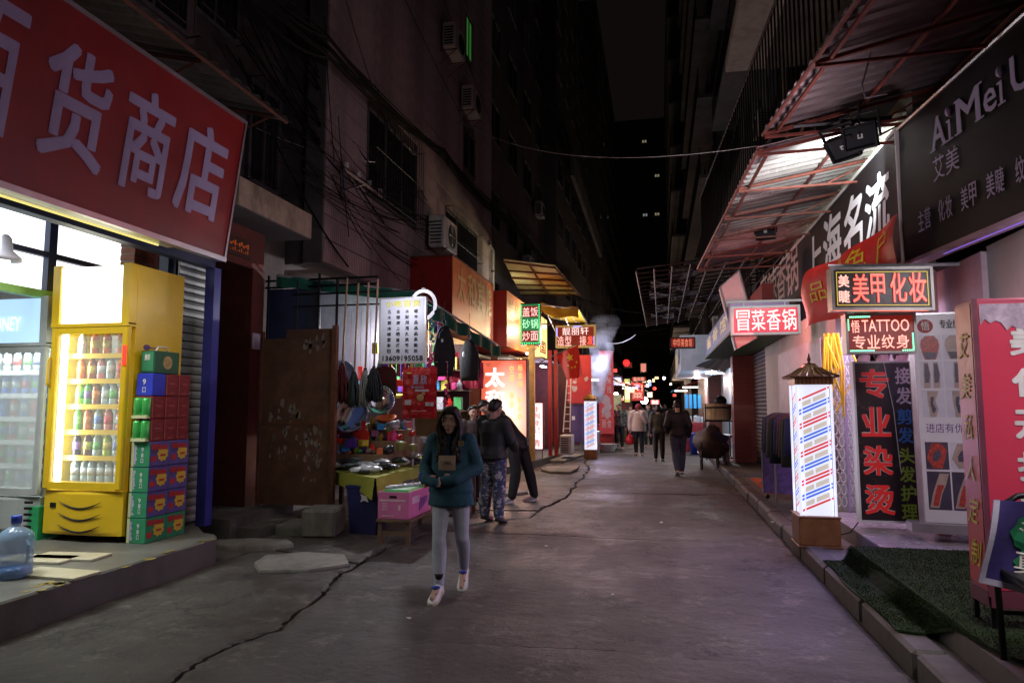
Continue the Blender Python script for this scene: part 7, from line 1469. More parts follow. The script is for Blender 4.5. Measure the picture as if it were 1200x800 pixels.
for ri, (ya, yb) in enumerate(rws):
    for ci, (xa, xb) in enumerate(((.08, .50), (.53, .98))):
        X0, X1, Y0, Y1 = w_ * xa, w_ * xb, h_ * ya, h_ * yb; pb = MB(); fr.box(pb, X0, X1, Y0, Y1, 0, .003); ph_ = pb.build('photo_print', mPd if ri == 4 or (ri == 3 and ci == 0) else mPb, t)
        def lim(mat, pts, rs, z):
            mb = MB(); L2 = []; Rr = []
            for i, (px, py) in enumerate(pts): L2.append((px - rs[i], py)); Rr.append((px + rs[i], py))
            mb.add([fr.p(X0 + (X1 - X0) * min(1, max(0, a_)), Y0 + (Y1 - Y0) * b_, z) for a_, b_ in L2 + Rr[::-1]], [tuple(range(2 * len(pts)))]); return mb
        if ri == 0: lim(None, [(.5, .0), (.5, .25), (.5, .55), (.5, .8), (.5, .97)], [.24, .34, .42, .38, .2], .005).build('printed_back', mTatR if ci == 0 else mSk, ph_); lim(None, [(.5, .02), (.5, .3)], [.2, .3], .007).build('printed_tattoo', mTat, ph_)
        elif ri == 1:
            for q in ((.28, .7) if ci == 0 else (.5,)): lim(None, [(q, .0), (q + .02, .5), (q, .98)], [.14, .16, .1], .005).build('printed_arm', mSk, ph_); lim(None, [(q, .2), (q + .03, .5), (q, .92)], [.09, .12, .07], .007).build('printed_tattoo', mTat, ph_)
        elif ri == 2: lim(None, [(.45, 0), (.5, .3), (.42, .6), (.5, .97)], [.13, .2, .17, .25], .005).build('printed_arm', mSk, ph_); lim(None, [(.48, .15), (.5, .3), (.42, .5), (.46, .75)], [.04, .1, .06, .08], .007).build('printed_tattoo', mTat, ph_)
        elif ri == 3: lim(None, [(.5, .05), (.45, .4), (.55, .7), (.5, .95)], [.2, .4, .38, .2], .005).build('printed_shoulder', mTatR if ci == 0 else mSk, ph_); lim(None, [(.4, .3), (.5, .5), (.55, .7)], [.1, .2, .1], .007).build('printed_tattoo', mTat, ph_)
        else: lim(None, [(.25, .05), (.4, .4), (.6, .7), (.75, .95)], [.2, .2, .22, .2], .005).build('printed_arm', mSk, ph_); lim(None, [(.3, .1), (.42, .4), (.58, .65)], [.12, .13, .15], .007).build('printed_tattoo', mTatR, ph_)
words(t, fr, [('进店有优惠', w_ * .12, h_ * .425, w_ * .98, h_ * .47)], M('char_purple', (.2, .05, .3), .5), .004, .0)
# pink box sign -----------------------------------------------------------------------
mPinkF = M('pink_face', (.58, .04, .09), .4, var=.1, scale=2, bump=.03); mPinkS = M('pink_side', (.45, .06, .12), .45, var=.15)
qx = 1.83; qy = 4.55; zb2, zt2 = .5, 2.24
pk = thing('pink_box_sign', 'tall pink box sign with grey printed face and yellow side characters at right edge', 'sign', (2.4, 4.75, .3))
MB().cbox((qx + .62, qy + .13, (zb2 + zt2) / 2), (1.2, .24, zt2 - zb2), .012).build('box', mPinkS, pk)
f1 = Fr((qx + .035, qy + .009, zb2), XP, ZP); f2 = Fr((qx + .019, qy + .25, zb2), -YP, ZP); H3 = zt2 - zb2
mb = MB(); f1.box(mb, .0, 1.17, .04, H3 - .03, 0, .004); mb.build('front_face', mPinkF, pk)
mb = MB(); f2.box(mb, .01, .225, .05, H3 - .03, 0, .003); mb.build('side_face', M('pink_side_face', (.62, .07, .08), .4, var=.15), pk)
mb = MB(); f1.box(mb, -.02, .012, .0, H3, 0, .008); f2.box(mb, 0, .235, -.06, .03, 0, .005); f1.box(mb, -.01, 1.18, -.06, .035, 0, .007); mb.build('edge_trim', M('plum_trim', (.16, .04, .07), .4), pk)
words(pk, f2, colm('艾美私人定制', .05, .18, .10, H3 - .15, .38), mBY, .006, .015, shear=.25)
words(pk, f1, colm('美化开打新彩', .17, .37, .14, H3 - .14, .3), M('char_white2', (.68, .66, .66), .5), .006, .05)
words(pk, f1, colm('容妆业折款妆', .5, .7, .14, H3 - .14, .3)[1:2], M('char_white2'), .006, .05)
mb = MB(); r2 = random.Random(21); top = [(.02 + 1.13 * i / 40, H3 - .035) for i in range(41)]; bot = [(.02 + 1.13 * i / 40, H3 - .11 - .1 * min(1, i / 12) - .03 * r2.random() - (.03 if i % 5 == 0 else 0)) for i in range(40, -1, -1)]
mb.add([f1.p(x, y, .009) for x, y in top + bot], [tuple(range(82))]); mb.build('torn_backing', M('torn_backing', (.45, .36, .46), .85, var=.5, scale=12, bump=.5), pk)
# grey printed face cropped at the frame edge, with dark curls
cx_, cy_ = .47, .98; pts = []
for i in range(26):
    a_ = 2 * math.pi * i / 26; rr = .20 * (1 + .08 * math.cos(2 * a_) - .12 * math.sin(a_)); pts.append(f1.p(cx_ + rr * .92 * math.cos(a_), cy_ - .05 + rr * math.sin(a_), .011))
MB().add(pts, [tuple(range(26))]).build('printed_face', M('print_grey', (.30, .29, .31), .5, var=.35, scale=9, bump=0), pk)
mb = MB(); f1.box(mb, cx_ - .17, cx_ - .05, cy_ + .02, cy_ + .035, .012, .014)
mb.add([f1.p(cx_ - .11 + .035 * math.cos(i * .628), cy_ - .02 + .016 * math.sin(i * .628), .013) for i in range(10)], [tuple(range(10))]); mb.add([f1.p(cx_ - .07 + .04 * math.cos(i * .628), cy_ - .17 + .012 * math.sin(i * .628), .013) for i in range(10)], [tuple(range(10))]); mb.build('printed_features', M('print_char', (.035, .03, .035), .5), pk)
mb = MB()
for k, (dx, dy) in enumerate(((-.1, -.31), (-.12, -.42), (-.02, -.36), (.06, -.3), (.05, -.45))): mb.tube([f1.p(cx_ + dx + .035 * math.cos(a_ * .628), cy_ + dy + .035 * math.sin(a_ * .628), .014) for a_ in range(10)], .014, 5, True); 
mb.build('printed_curls', M('print_char'), pk)
for x, y in ((qx + .05, qy + .05), (qx + .05, qy + .27), (qx + 1.15, qy + .05), (qx + 1.15, qy + .27)): MB().tube([(x, y, .31), (x, y, zb2)], .016, 6).build('leg', mBlackP, pk)
# chair with a purple banner bag
ch = thing('tube_chair', 'black tubular chair frame at the right edge of the carpet', 'chair', (2.25, 3.75, .31)); c0 = G(1185, 700, .31)
cx, cy = 1.80, 4.05
MB().tube([(cx - .11, cy, .315), (cx - .12, cy, .8), (cx - .11, cy, 1.0), (cx - .07, cy, 1.09), (cx, cy, 1.135), (cx + .12, cy, 1.15), (cx + .25, cy, 1.135), (cx + .32, cy, 1.09), (cx + .35, cy, 1.0), (cx + .36, cy, .315)], .016, 8).build('back_frame', mBlackP, ch, True)
MB().cbox((cx + .12, cy - .21, .74), (.46, .42, .04), .01).build('seat', mBlackP, ch)
for x in (cx - .1, cx + .34): MB().tube([(x, cy - .01, .76), (x, cy - .38, .72), (x, cy - .42, .315)], .014, 6).build('leg', mBlackP, ch)
MB().tube([(cx - .11, cy, .55), (cx + .36, cy, .55)], .012, 6).build('cross_bar', mBlackP, ch)
bgf = lambda a_, b_: Vector((cx - .13 + a_ * .5, cy - .045 - .02 * math.sin(a_ * 9 + b_ * 4), 1.12 - .42 * b_ - .1 * a_ * b_ - .02 * a_)) + Vector((-.09 * b_ * (1 - a_), 0, 0))
t = thing('purple_flag', 'dark purple fabric banner with pale border and green mark draped over the chair', 'banner', (cx + .1, cy - .05, .7))
MB().sheet(bgf, 24, 20, .004, (0, 1, 0)).build('cloth_panel', M('purple_cloth', (.05, .035, .16), .5, var=.2, bump=.2), t, True)
o3 = Vector((0, -.004, 0)); mb = MB()
mb.sheet(lambda a_, b_: bgf(a_, .93 + .07 * b_) + o3, 20, 2); mb.sheet(lambda a_, b_: bgf(.05 * a_, b_ * .93) + o3, 2, 14); mb.build('border', M('border_pale', (.5, .48, .6), .5), t)
gp_ = lambda cx_, cy_, r_, ry: [bgf(cx_ + r_ * math.cos(i * .449) * (1 + .15 * math.sin(i * 3)), cy_ + ry * math.sin(i * .449)) + o3 * 1.5 for i in range(14)]
mb = MB(); mb.add(gp_(.35, .35, .16, .2), [tuple(range(13, -1, -1))]); mb.add(gp_(.4, .68, .14, .17), [tuple(range(13, -1, -1))]); mb.build('green_mark', M('mark_green', (.02, .22, .09), .5), t)
for c, b0_, b1_ in (('清', .46, .22), ('真', .8, .54)):
    vs, fs = glyphs(c, .02); ax, bx_ = min(v.x for v in vs), max(v.x for v in vs); ay, by = min(v.y for v in vs), max(v.y for v in vs)
    MB().add([bgf(.25 + (v.x - ax) / (bx_ - ax) * .24, b0_ + (v.y - ay) / (by - ay) * (b1_ - b0_)) + o3 * 3 for v in vs], fs).build('lettering', mWl, t)
# low concrete block at the very corner
tag(MB().cbox((2.3, 3.35, .27), (.6, .35, .26), .02).build('concrete_block', mConc), 'concrete block at the right edge beside the carpet', 'concrete block')
# nail salon: purple strip under its board, its light, and added fill lamps
t = thing('led_strip', 'purple LED strip under the black fabric signboard', 'lamp', (2.6, 5.6, zb_ - .1)); MB().box((2.92, 4.3, zb_ - .05), (.02, 5.2, .015), R(7.3)).build('strip', EM('led_purple', (.25, .14, .8), .8), t)
lamp('AREA', 'salon_strip_light', (2.7, 3.7, zb_ - .05), 52, (1, .9, .93), 3.6, aim=(2.0, 4.5, 0), sy=.1, spread=125)
lamp('AREA', 'wall_fill', (1.55, 6.3, 3.3), 26, (1, .8, .9), .5, aim=(-5.3, 12, 7))  # added to brighten the left walls, standing in for sign spill
lamp('AREA', 'salon_fill', (2.75, 5.0, 2.9), 26, (1, .93, 1), .5, aim=(2.9, 5.6, 1.6))  # fixtureless lamp put in to brighten the salon front
# ---- red tiled column, shutter, rack of clothes, orange mat
mColT = M('red_wall_tile', (.22, .05, .04), .4, var=.45, scale=9, dirt=.5)
cl_ = thing('tiled_column', 'square column clad in small dark red tiles at the pavement edge', 'column', (2.2, 18.8, .15)); X0, X1, Y0, Y1 = AY(860, 480, 18.5).x, AY(885, 480, 18.5).x, 18.5, 19.1
MB().bx(X0 + .012, X1 - .012, Y0 + .012, Y1, .15, 4.3).build('core', mConcD, cl_)
for r_ in range(38):
    for c_ in range(3): ww_ = (X1 - X0) / 3; MB().bx(X0 + c_ * ww_ + .003, X0 + (c_ + 1) * ww_ - .003, Y0, Y0 + .011, .155 + r_ * .105, .155 + r_ * .105 + .1).build('tile', mColT, cl_)
for r_ in range(19):
    for c_ in range(3): MB().bx(X0, X0 + .011, Y0 + .02 + c_ * .19, Y0 + .02 + c_ * .19 + .184, .155 + r_ * .21, .155 + r_ * .21 + .203).build('tile', mColT, cl_)
t = thing('roller_shutter', 'dark grafittied roller shutter right of the red tiled column', 'shutter', (2.4, 17.3, .15)); mSd = M('shutter_dark', (.10, .09, .10), .6, .1, var=.4, scale=5, dirt=.4)
for k in range(30): z = .16 + k * .095; MB().loft([[Vector((2.42, y, z)), Vector((2.4, y, z + .02)), Vector((2.39, y, z + .05)), Vector((2.4, y, z + .08)), Vector((2.42, y, z + .092))][::-1] for y in (16.25, 18.48)]).build('slat', mSd, t)
tag(MB().bx(2.2, 2.9, 15.25, 18.45, 3.02, 4.2).build('lintel_board', mRedS), 'dark red board over the roller shutter', 'board')
# clothes rack
cr = thing('clothes_rack', 'steel rack of dark clothes beside the big barber pole', 'clothes rack', (1.95, 10.6, .15)); za = AY(915, 484, 10.6).z
xa, xb = AY(908, 500, 10.8).x, AY(936, 500, 10.2).x
mb = MB(); mb.tube([(xa, 10.9, .16), (xa, 10.9, za), (xb, 10.0, za), (xb, 10.0, .16)], .015, 6); mb.build('frame', mSteel, cr)
r2 = random.Random(31); cc_ = [(.04, .04, .03), (.03, .03, .1), (.08, .06, .05), (.02, .02, .025), (.03, .035, .12), (.12, .02, .02), (.05, .05, .06)]
for k in range(9):
    s_ = (k + .5) / 9; x = xa + (xb - xa) * s_; y = 10.9 - .9 * s_; L_ = .55 + .25 * r2.random(); m_ = M('garment%d' % (k % 7), cc_[k % 7], .8, var=.4, scale=9, bump=.3); mb = MB()
    mb.loft([[Vector((x + .2 * q * math.cos(a_) + .015 * math.sin(3 * a_ + k), y + .045 * q * math.sin(a_), z)) for a_ in [2 * math.pi * i / 14 for i in range(14)]] for q, z in ((.25, za - .01), (.9, za - .08), (1, za - .3), (1.02 + .1 * hsh(k, 1), za - L_))])
    g_ = tag(mb.build('garment', m_, None, True), f'{["olive","navy","brown","black","blue","dark red","grey"][k%7]} garment, {ordn[min(6,k)] if k<7 else ["eighth","ninth"][k-7]} from the far end of the clothes rack', 'garment', 'clothes on the rack')
fr = Fr((AY(893, 500, 11.3).x, 11.35, .2), Vector((.95, -.5, 0)), ZP); w_, h_ = .62, .92
t = thing('purple_board', 'purple scribbled display board on castors left of the clothes rack', 'board', fr.p(w_ / 2, 0)); mb = MB(); fr.box(mb, 0, w_, .06, h_, -.03, 0); mb.build('panel', M('purple_board', (.22, .13, .45), .4, var=.5, scale=14), t)
mb = MB(); fr.box(mb, -.015, w_ + .015, h_, h_ + .02, -.04, .01); fr.box(mb, -.015, 0, .05, h_, -.04, .01); fr.box(mb, w_, w_ + .015, .05, h_, -.04, .01); mb.build('frame', mAlu, t)
for x in (.05, w_ - .05): MB().ball(fr.p(x, .0, -.02), .035, 8, 6).build('castor', mBlackP, t)
tag(MB().bx(fr.o.x + .02, fr.o.x + .16, 11.3, 11.4, .2 + h_ + .02, .2 + h_ + .1).build('phone_holder', mWhite), 'small white box on top of the purple board', 'box')
mb = MB(); p = G(880, 549, .15); mb.sheet(lambda a_, b_: (1.75 + a_ * .75, 12.1 + b_ * 2.4, .158 + .012 * math.sin(a_ * 9) * math.sin(b_ * 7)), 12, 14, .006, (0, 0, -1)); tag(mb.build('orange_mat', M('orange_mat', (.55, .09, .02), .8, var=.2), None, True), 'crumpled orange-red mat on the pavement by the purple board', 'mat')
# angled pale sign box side, blue box sign, far sign box, awnings
Y_ = 13.2
A1, A2, A3, A4 = AY(868, 318, Y_), AY(888, 354, Y_ - .6), AY(879, 399, Y_ - .5), AY(856, 408, Y_)
A1, A2, A3, A4 = AY(866, 317, Y_), AY(844, 336, Y_), AY(863, 409, Y_), AY(887, 396, Y_)
t = thing('pale_sign_box', 'pinkish white slanting sign panel behind the red neon sign', 'sign', A3); MB().plate([A1, A2, A3, A4], (0, .35, 0)).build('panel', M('pale_pink_panel', (.6, .42, .44), .4, var=.2, scale=3), t); mb = MB(); mb.tube([A1, A2, A3, A4, A1], .02, 4); mb.build('edge', mAlu, t)
fr0 = AY(857, 407, 15.4); a = AY(826, 411, 21.0); b_ = AY(857, 390, 15.4)
Xb = 1.3; ya = AX(826, 390, Xb).y; yb = AX(857, 390, Xb).y; zb3 = AX(842, 403, Xb).z; zt3 = AX(857, 354, Xb).z
fr = Fr((Xb, ya, zb3), -YP, ZP); w_ = ya - yb; h_ = zt3 - zb3
t = thing('blue_box_sign', 'blue box sign with cream characters projecting beyond the pale slanting panel', 'sign', fr.p(w_ / 2, 0)); mb = MB(); fr.box(mb, 0, w_, 0, h_, -1.0, 0); mb.build('box', M('box_blue_grey', (.16, .22, .45), .4, var=.2, em=(.3, .4, .9), es=.05), t); words(t, fr, row('酱骨馆', w_ * .08, w_ * .92, h_ * .25, h_ * .85, .3), M('char_cream', (.75, .65, .4), .4, em=(1, .85, .5), es=.25), .006, .03)
mb = MB(); fr.box(mb, -.02, w_ + .02, -.05, 0, -1.02, .02); mb.build('underside', M('green_under', (.05, .12, .05), .6, var=.3), t)
Xb = .75; ya = AX(787, 430, Xb).y; ya = 34; yb = 24.2; zb3 = 3.3; zt3 = 4.6
u0 = AX(784, 430, .72)
fr = Fr((.72, 30.0, 2.75), -YP, ZP); t = thing('white_box_sign', 'lit white-blue box sign projecting over the street by the food stalls', 'sign', fr.p(2, 0)); mb = MB(); fr.box(mb, 0, 7.0, 0, 1.15, -1.3, 0); mb.build('box', M('white_blue', (.45, .5, .6), .4, em=(.6, .75, 1), es=.12), t); words(t, fr, row('重庆小面', .5, 3.8, .25, .95, .2), M('char_cream'), .006, .03); words(t, fr, row('火锅', 4.4, 6.6, .25, .95, .2), mInk, .006, .03)
t = farsign(785, 815, 395, 408, 22.0, (.45, .02, .02), .35, '中华美食坊', 'dull red box sign hanging above the white-blue box sign', (1, .35, .2), .6)
lamp('POINT', 'stall_light_r1', (1.9, 24.5, 2.6), 120, (.8, .92, 1), .1); lamp('POINT', 'stall_light_r2', (1.6, 30, 2.6), 130, (1, .75, .7), .1)
# dark sloping awning above the right stalls
mb = MB(); a, b_, c_, d_ = AY(800, 425, 24), AY(862, 440, 17.5), Vector((2.5, 19.4, 3.6)), Vector((2.5, 26, 3.6)); a, b_ = Vector((1.0, 24.0, 2.95)), Vector((1.75, 19.3, 2.5))
t = thing('dark_awning', 'dark sloping awning over the food stalls beyond the red column', 'awning', (1.8, 20, 2.5)); MB().sheet(lambda s_, q: a.lerp(b_, s_).lerp(d_.lerp(c_, s_), q) + ZP * .03 * math.sin(s_ * 30), 40, 6, .006, (0, 0, 1)).build('tarp', M('black_tarp', (.03, .03, .035), .6, var=.4, bump=.3), t, True); MB().tube([a, b_], .02, 5).build('pole', mGalv, t)
t = thing('stall_tube_lamp', 'bluish tube lamp inside the food stall beyond the red column', 'lamp', (1.9, 24.5, 2.7)); MB().bx(1.6, 2.2, 24.4, 24.5, 2.68, 2.72).build('tube', EM('tube_blue', (.8, .92, 1), 9), t); MB().bx(1.55, 2.25, 24.38, 24.52, 2.721, 2.76).build('housing', mWhite, t)
t = bay('food_stall_front', 'blue-grey lit food stall front on the right with red goods', 22.5, 28.5, 3.4, 2.9, M('stall_blue_grey', (.25, .33, .4), .5, var=.4), .9, 41)
t = bay('food_stall_front', 'pinkish lit stall front further along on the right', 29, 36, 2.9, 2.9, M('stall_pinkish', (.45, .3, .3), .5, var=.4), .9, 42)
# steamer cart: wooden barrel on a rack
ct = thing('steamer_cart', 'food cart with a big pale wooden steamer tub on a dark frame', 'food cart', (1.95, 20.2, .1)); xa, xb = AY(826, 480, 20.0).x, AY(857, 480, 20.0).x; zt_ = AY(840, 473, 20).z; zm = AY(840, 492, 20).z
MB().lathe(((xa + xb) / 2, 20.2, zm), [(.34, 0), (.37, .02), (.38, zt_ - zm - .02), (.36, zt_ - zm), (.33, zt_ - zm), (.32, .1)], 20).build('wooden_tub', M('tub_wood', (.5, .4, .25), .6, var=.25, scale=8), ct, False)
mb = MB()
for z in (.16, .75, zm - .02, zt_ - .1): mb.tube([(xa, 19.8, z), (xb, 19.8, z), (xb, 20.6, z), (xa, 20.6, z)], .018, 4, True)
for x in (xa, xb):
    for y in (19.8, 20.6): mb.tube([(x, y, .1), (x, y, zt_)], .018, 4)
mb.build('frame', mBlackP, ct); MB().bx(xa, xb, 19.82, 20.58, .76, .79).build('deck', mSteel, ct)
p = AY(844, 462, 20.4); tag(MB().lathe((p.x, 20.4, zt_ + .001), [(.16, 0), (.18, .12), (.12, .2), (.03, .24)], 14).build('pot', mBlackP), 'dark pot standing on top of the wooden steamer tub', 'pot')
for (u, v0, v1, Y, r_, m_, nm, lab) in ((851, 510, 541, 18.6, .1, M('white_pink_can', (.6, .5, .5), .5), 'paint_bucket', 'tall white and pink bucket stack beside the red column'), (816, 507, 524, 23.5, .22, mBlP, 'blue_bucket', 'blue bucket on the ground beyond the covered barrow'), (797, 505, 520, 24.5, .2, M('orange_bucket', (.5, .15, .08), .5), 'orange_bucket', 'orange bucket beyond the blue one')):
    p = AY(u, v1, Y); zz = .15 if r_ < .15 else .0; hh = AY(u, v0, Y).z - zz; tag(MB().lathe((p.x, Y, zz), [(r_ * .85, 0), (r_, hh * .9), (r_ * 1.06, hh * .92), (r_ * 1.06, hh), (r_ * .9, hh), (r_ * .8, hh * .5)], 14).build(nm, m_, None, True), lab, 'bucket')
t = thing('red_stool_table', 'red counter heaped with goods at the stall right of the black-clad man', 'counter', AY(805, 510, 25)); q0, q1 = AY(800, 470, 25), AY(824, 470, 25); MB().bx(q0.x, q1.x, 25, 25.6, .0, 1.0).build('counter_body', M('counter_red', (.35, .04, .05), .5, var=.5, scale=7), t); r2 = random.Random(6)
mb = MB()
for k in range(14): mb.cbox((q0.x + (q1.x - q0.x) * r2.random(), 25.1 + .4 * r2.random(), 1.08 + .05 * r2.random()), (.1, .1, .16 + .1 * r2.random()), .01)
mb.build('goods_heap', mClr, t)
mb = MB()
for k in range(4): mb.bx(q0.x + .1 + k * .15, q0.x + .2 + k * .15, 25.55, 25.6, 1.5, 2.0)
mb.build('blue_packets', mSky, t)
# covered barrow (tricycle under a tarp)
bw = thing('covered_barrow', 'barrow heaped under a dark brown and navy tarpaulin parked at the right kerb', 'barrow', (1.1, 18.2, 0)); ux0, ux1 = AY(815, 520, 17.8).x, AY(853, 520, 17.8).x; cxb = (ux0 + ux1) / 2; wb = ux1 - ux0
zt_ = AY(834, 499, 17.8).z
mb = MB(); r2 = random.Random(77); rings = []
for i in range(9):
    s_ = i / 8; rr = [.7, .86, 1.0, 1.05, 1.0, .9, .74, .5, .15][i]; z = .3 + (zt_ - .3) * s_; sh_ = .05 * math.sin(i)
    rings.append([Vector((cxb + sh_ + wb / 2 * rr * (1 + .16 * math.sin(5 * a_ + i) * .5) * math.cos(a_), 18.2 + .75 * rr * (1 + .1 * math.sin(4 * a_ + i * 1.7)) * math.sin(a_), z + .05 * math.sin(3 * a_ + i * 2) * (i > 0))) for a_ in [2 * math.pi * k / 22 for k in range(22)]])
mb.loft(rings); mb.build('tarpaulin', M('brown_tarp', (.045, .028, .022), .7, var=.6, scale=5, bump=.8), bw, True)
mb = MB(); mb.sheet(lambda s_, q: (cxb + wb / 2 * (.15 + .85 * s_) + .03 * math.sin(q * 9), 17.6 + .15 * s_, 1.0 - .15 * s_ - q * .7 * (1 - s_ * .6)), 10, 10, .01, (0, 1, 0)); mb.build('navy_flap', M('navy_cloth', (.02, .025, .07), .6, var=.4, bump=.3), bw, True)
for x, y in ((cxb - .25, 17.85), (cxb + .18, 18.4)):
    wh = MB(); wh.tube([(x, y + .24 * math.cos(a_ * .393), .26 + .24 * math.sin(a_ * .393)) for a_ in range(16)], .028, 6, True); w1 = wh.build('wheel', M('tyre', (.02, .02, .02), .8), bw, True)
    mb = MB(); 
    for a_ in range(8): mb.tube([(x, y, .26), (x, y + .22 * math.cos(a_ * .785), .26 + .22 * math.sin(a_ * .785))], .006, 4)
    mb.cyl((x - .04, y, .26), (x + .04, y, .26), .03); mb.build('spokes', mSteel, w1)
mb = MB(); mb.tube([(cxb - .3, 17.9, .5), (cxb - .28, 17.5, .62), (cxb - .28, 17.2, .7)], .018, 6); mb.tube([(cxb + .2, 17.9, .5), (cxb + .22, 17.5, .62), (cxb + .22, 17.2, .7)], .018, 6); mb.tube([(cxb + .3, 17.7, .4), (cxb + .35, 17.6, .0)], .015, 5); mb.tube([(cxb - .3, 17.8, .4), (cxb + .3, 17.8, .4), (cxb + .3, 18.7, .4), (cxb - .3, 18.7, .4)], .02, 4, True); mb.build('frame', mBlackP, bw)

# ================================================================ OVERHEAD CABLES
def cable(a, b, sag, r_, label, mat=mCable, group='single cables strung over the street', n=18):
    return tag(MB().tube(slotcable(a, b, sag, n), r_, 4).build('cable', mat), label, 'cable', group)
cb = thing('cable_bundle', 'thick sagging bundle of dark cables running along the tiled house wall', 'cable bundle', (-5.0, 12, 6)); r2 = random.Random(17)
P0, P1_, P2_, P3_ = AX(262, -60, -4.9), AX(385, 55, -4.95), AX(520, 180, -4.95), AX(600, 262, -4.9)
P4_ = AX(700, 372, -3.6)
for k in range(16):
    j = lambda s_: Vector((.05 * (r2.random() - .5), 0, s_ * (r2.random() - .5))); q = [P0 + j(.5), P1_ + j(.35), P2_ + j(.3), P3_ + j(.35), P4_ + j(.8)]; pts = []
    for a, b_ in zip(q, q[1:]): pts += slotcable(a, b_, .02 + .28 * r2.random(), 8)[:-1]
    MB().tube(pts + [q[-1]], .011 + .016 * r2.random(), 4).build('strand', mCable, cb)
c2 = thing('cable_bundle', 'loose thinner cables drooping from the wall bracket down to the stall awning', 'cable bundle', (-5, 11, 5))
for k in range(14):
    a = AX(310 + 90 * r2.random(), 120 + 90 * r2.random(), -5.05); b_ = AX(405 + 130 * r2.random(), 235 + 90 * r2.random(), -5.1); MB().tube(slotcable(a, b_, .05 + .25 * r2.random(), 10), .006 + .006 * r2.random(), 4).build('strand', mCable, c2)
c3 = thing('cable_bundle', 'dense hanging cables in the corner between the doorway house and the tiled house', 'cable bundle', (-5.6, 9.8, 4))
for k in range(16):
    a = AX(262 + 90 * r2.random(), 20 + 60 * r2.random(), -5.45); b_ = AX(400 + 170 * r2.random(), 215 + 110 * r2.random(), -5.2); MB().tube(slotcable(a, b_, .1 + .5 * r2.random(), 10), .008 + .01 * r2.random(), 4).build('strand', mCable, c3)
cable(AX(520, 130, -5.2), AY(895, 170, 7.6), .55, .006, 'thin pale cable sagging right across the street at the top', mGalv)
cable(AX(300, 150, -5.9), AX(440, 190, -5.2), .1, .006, 'thin pale cable along the dark house to the bracket', mGalv)
for k, (u0, v0, u1, v1, lab) in enumerate(((380, 20, 392, 190, 'cable dropping beside the corner of the tiled house'), (405, 0, 455, 150, 'cable slanting over the upper tiled wall left of the cooling units'), (475, 0, 560, 170, 'cable slanting past the topmost cooling unit'), (520, 0, 600, 200, 'cable slanting at the far corner of the tiled house'), (440, 100, 500, 235, 'cable crossing above the low cooling unit'), (392, 215, 470, 330, 'cable hanging across the low tiled wall'))): cable(AX(u0, v0, -5.15), AX(u1, v1, -5.15), .12, .008, lab)
for k in range(9):
    a = Vector((-4.6, 24 + k * 1.6, 5.2 + 1.6 * r2.random())); b_ = Vector((1.4, 21 + k * 1.7 + r2.random() * 4, 4.4 + r2.random())); cable(a, b_, .4 + .4 * r2.random(), .014, 'dark cable strung across the far street among many', group='many cables across the far street', n=12)
cable(AY(700, 395, 24), AY(745, 392, 22), .25, .012, 'pale looping wire beside the smoke', mGalv)
# insulator bracket
bk = thing('insulator_bracket', 'steel wall bracket carrying white insulators on the tiled house', 'bracket', AX(402, 225, -5.25)); a = AX(401, 196, -5.15); e_ = AX(455, 200, -5.05); l_ = AX(402, 240, -5.25)
mb = MB(); mb.tube([a, Vector((a.x, e_.y, a.z))], .035, 4); mb.tube([a, Vector((a.x, a.y, l_.z))], .035, 4); mb.tube([Vector((a.x, a.y, l_.z + .15)), Vector((a.x, a.y + .9, a.z))], .022, 4); mb.build('arm', M('bracket_grey', (.16, .15, .17), .5, .5), bk)
for k in range(4): MB().lathe((a.x, a.y + .15 + k * (e_.y - a.y - .3) / 3, a.z + .04), [(.035, 0), (.05, .03), (.025, .05), (.045, .08), (.02, .1)], 8).build('insulator', mWhite, bk)
# small litter
r2 = random.Random(3)
for k, (u, v) in enumerate(((718, 697), (540, 618), (640, 640), (775, 612), (480, 725), (905, 612), (866, 578))):
    p = G(u, v, .004 if v > 600 or k < 9 else .16); mb = MB(); s_ = .022
    if u > 860: p = G(u, v, .158)
    mb.add([(p.x + s_ * (.5 + r2.random()) * math.cos(i * 1.05), p.y + s_ * (.5 + r2.random()) * math.sin(i * 1.05), p.z + .012 * r2.random()) for i in range(6)] + [(p.x, p.y, p.z + .016)], [(i, (i + 1) % 6, 6) for i in range(6)])
    tag(mb.build('litter', mWhite), ['crumpled white litter scrap alone in the middle of the street', 'pale scrap near the camouflage trousers', 'tiny scrap on the street centre left', 'tiny scrap in the far middle of the street', 'tiny scrap left of the woman\'s shoe', 'tiny scrap on the right pavement', 'tiny scrap near the far kerb'][k], 'litter')
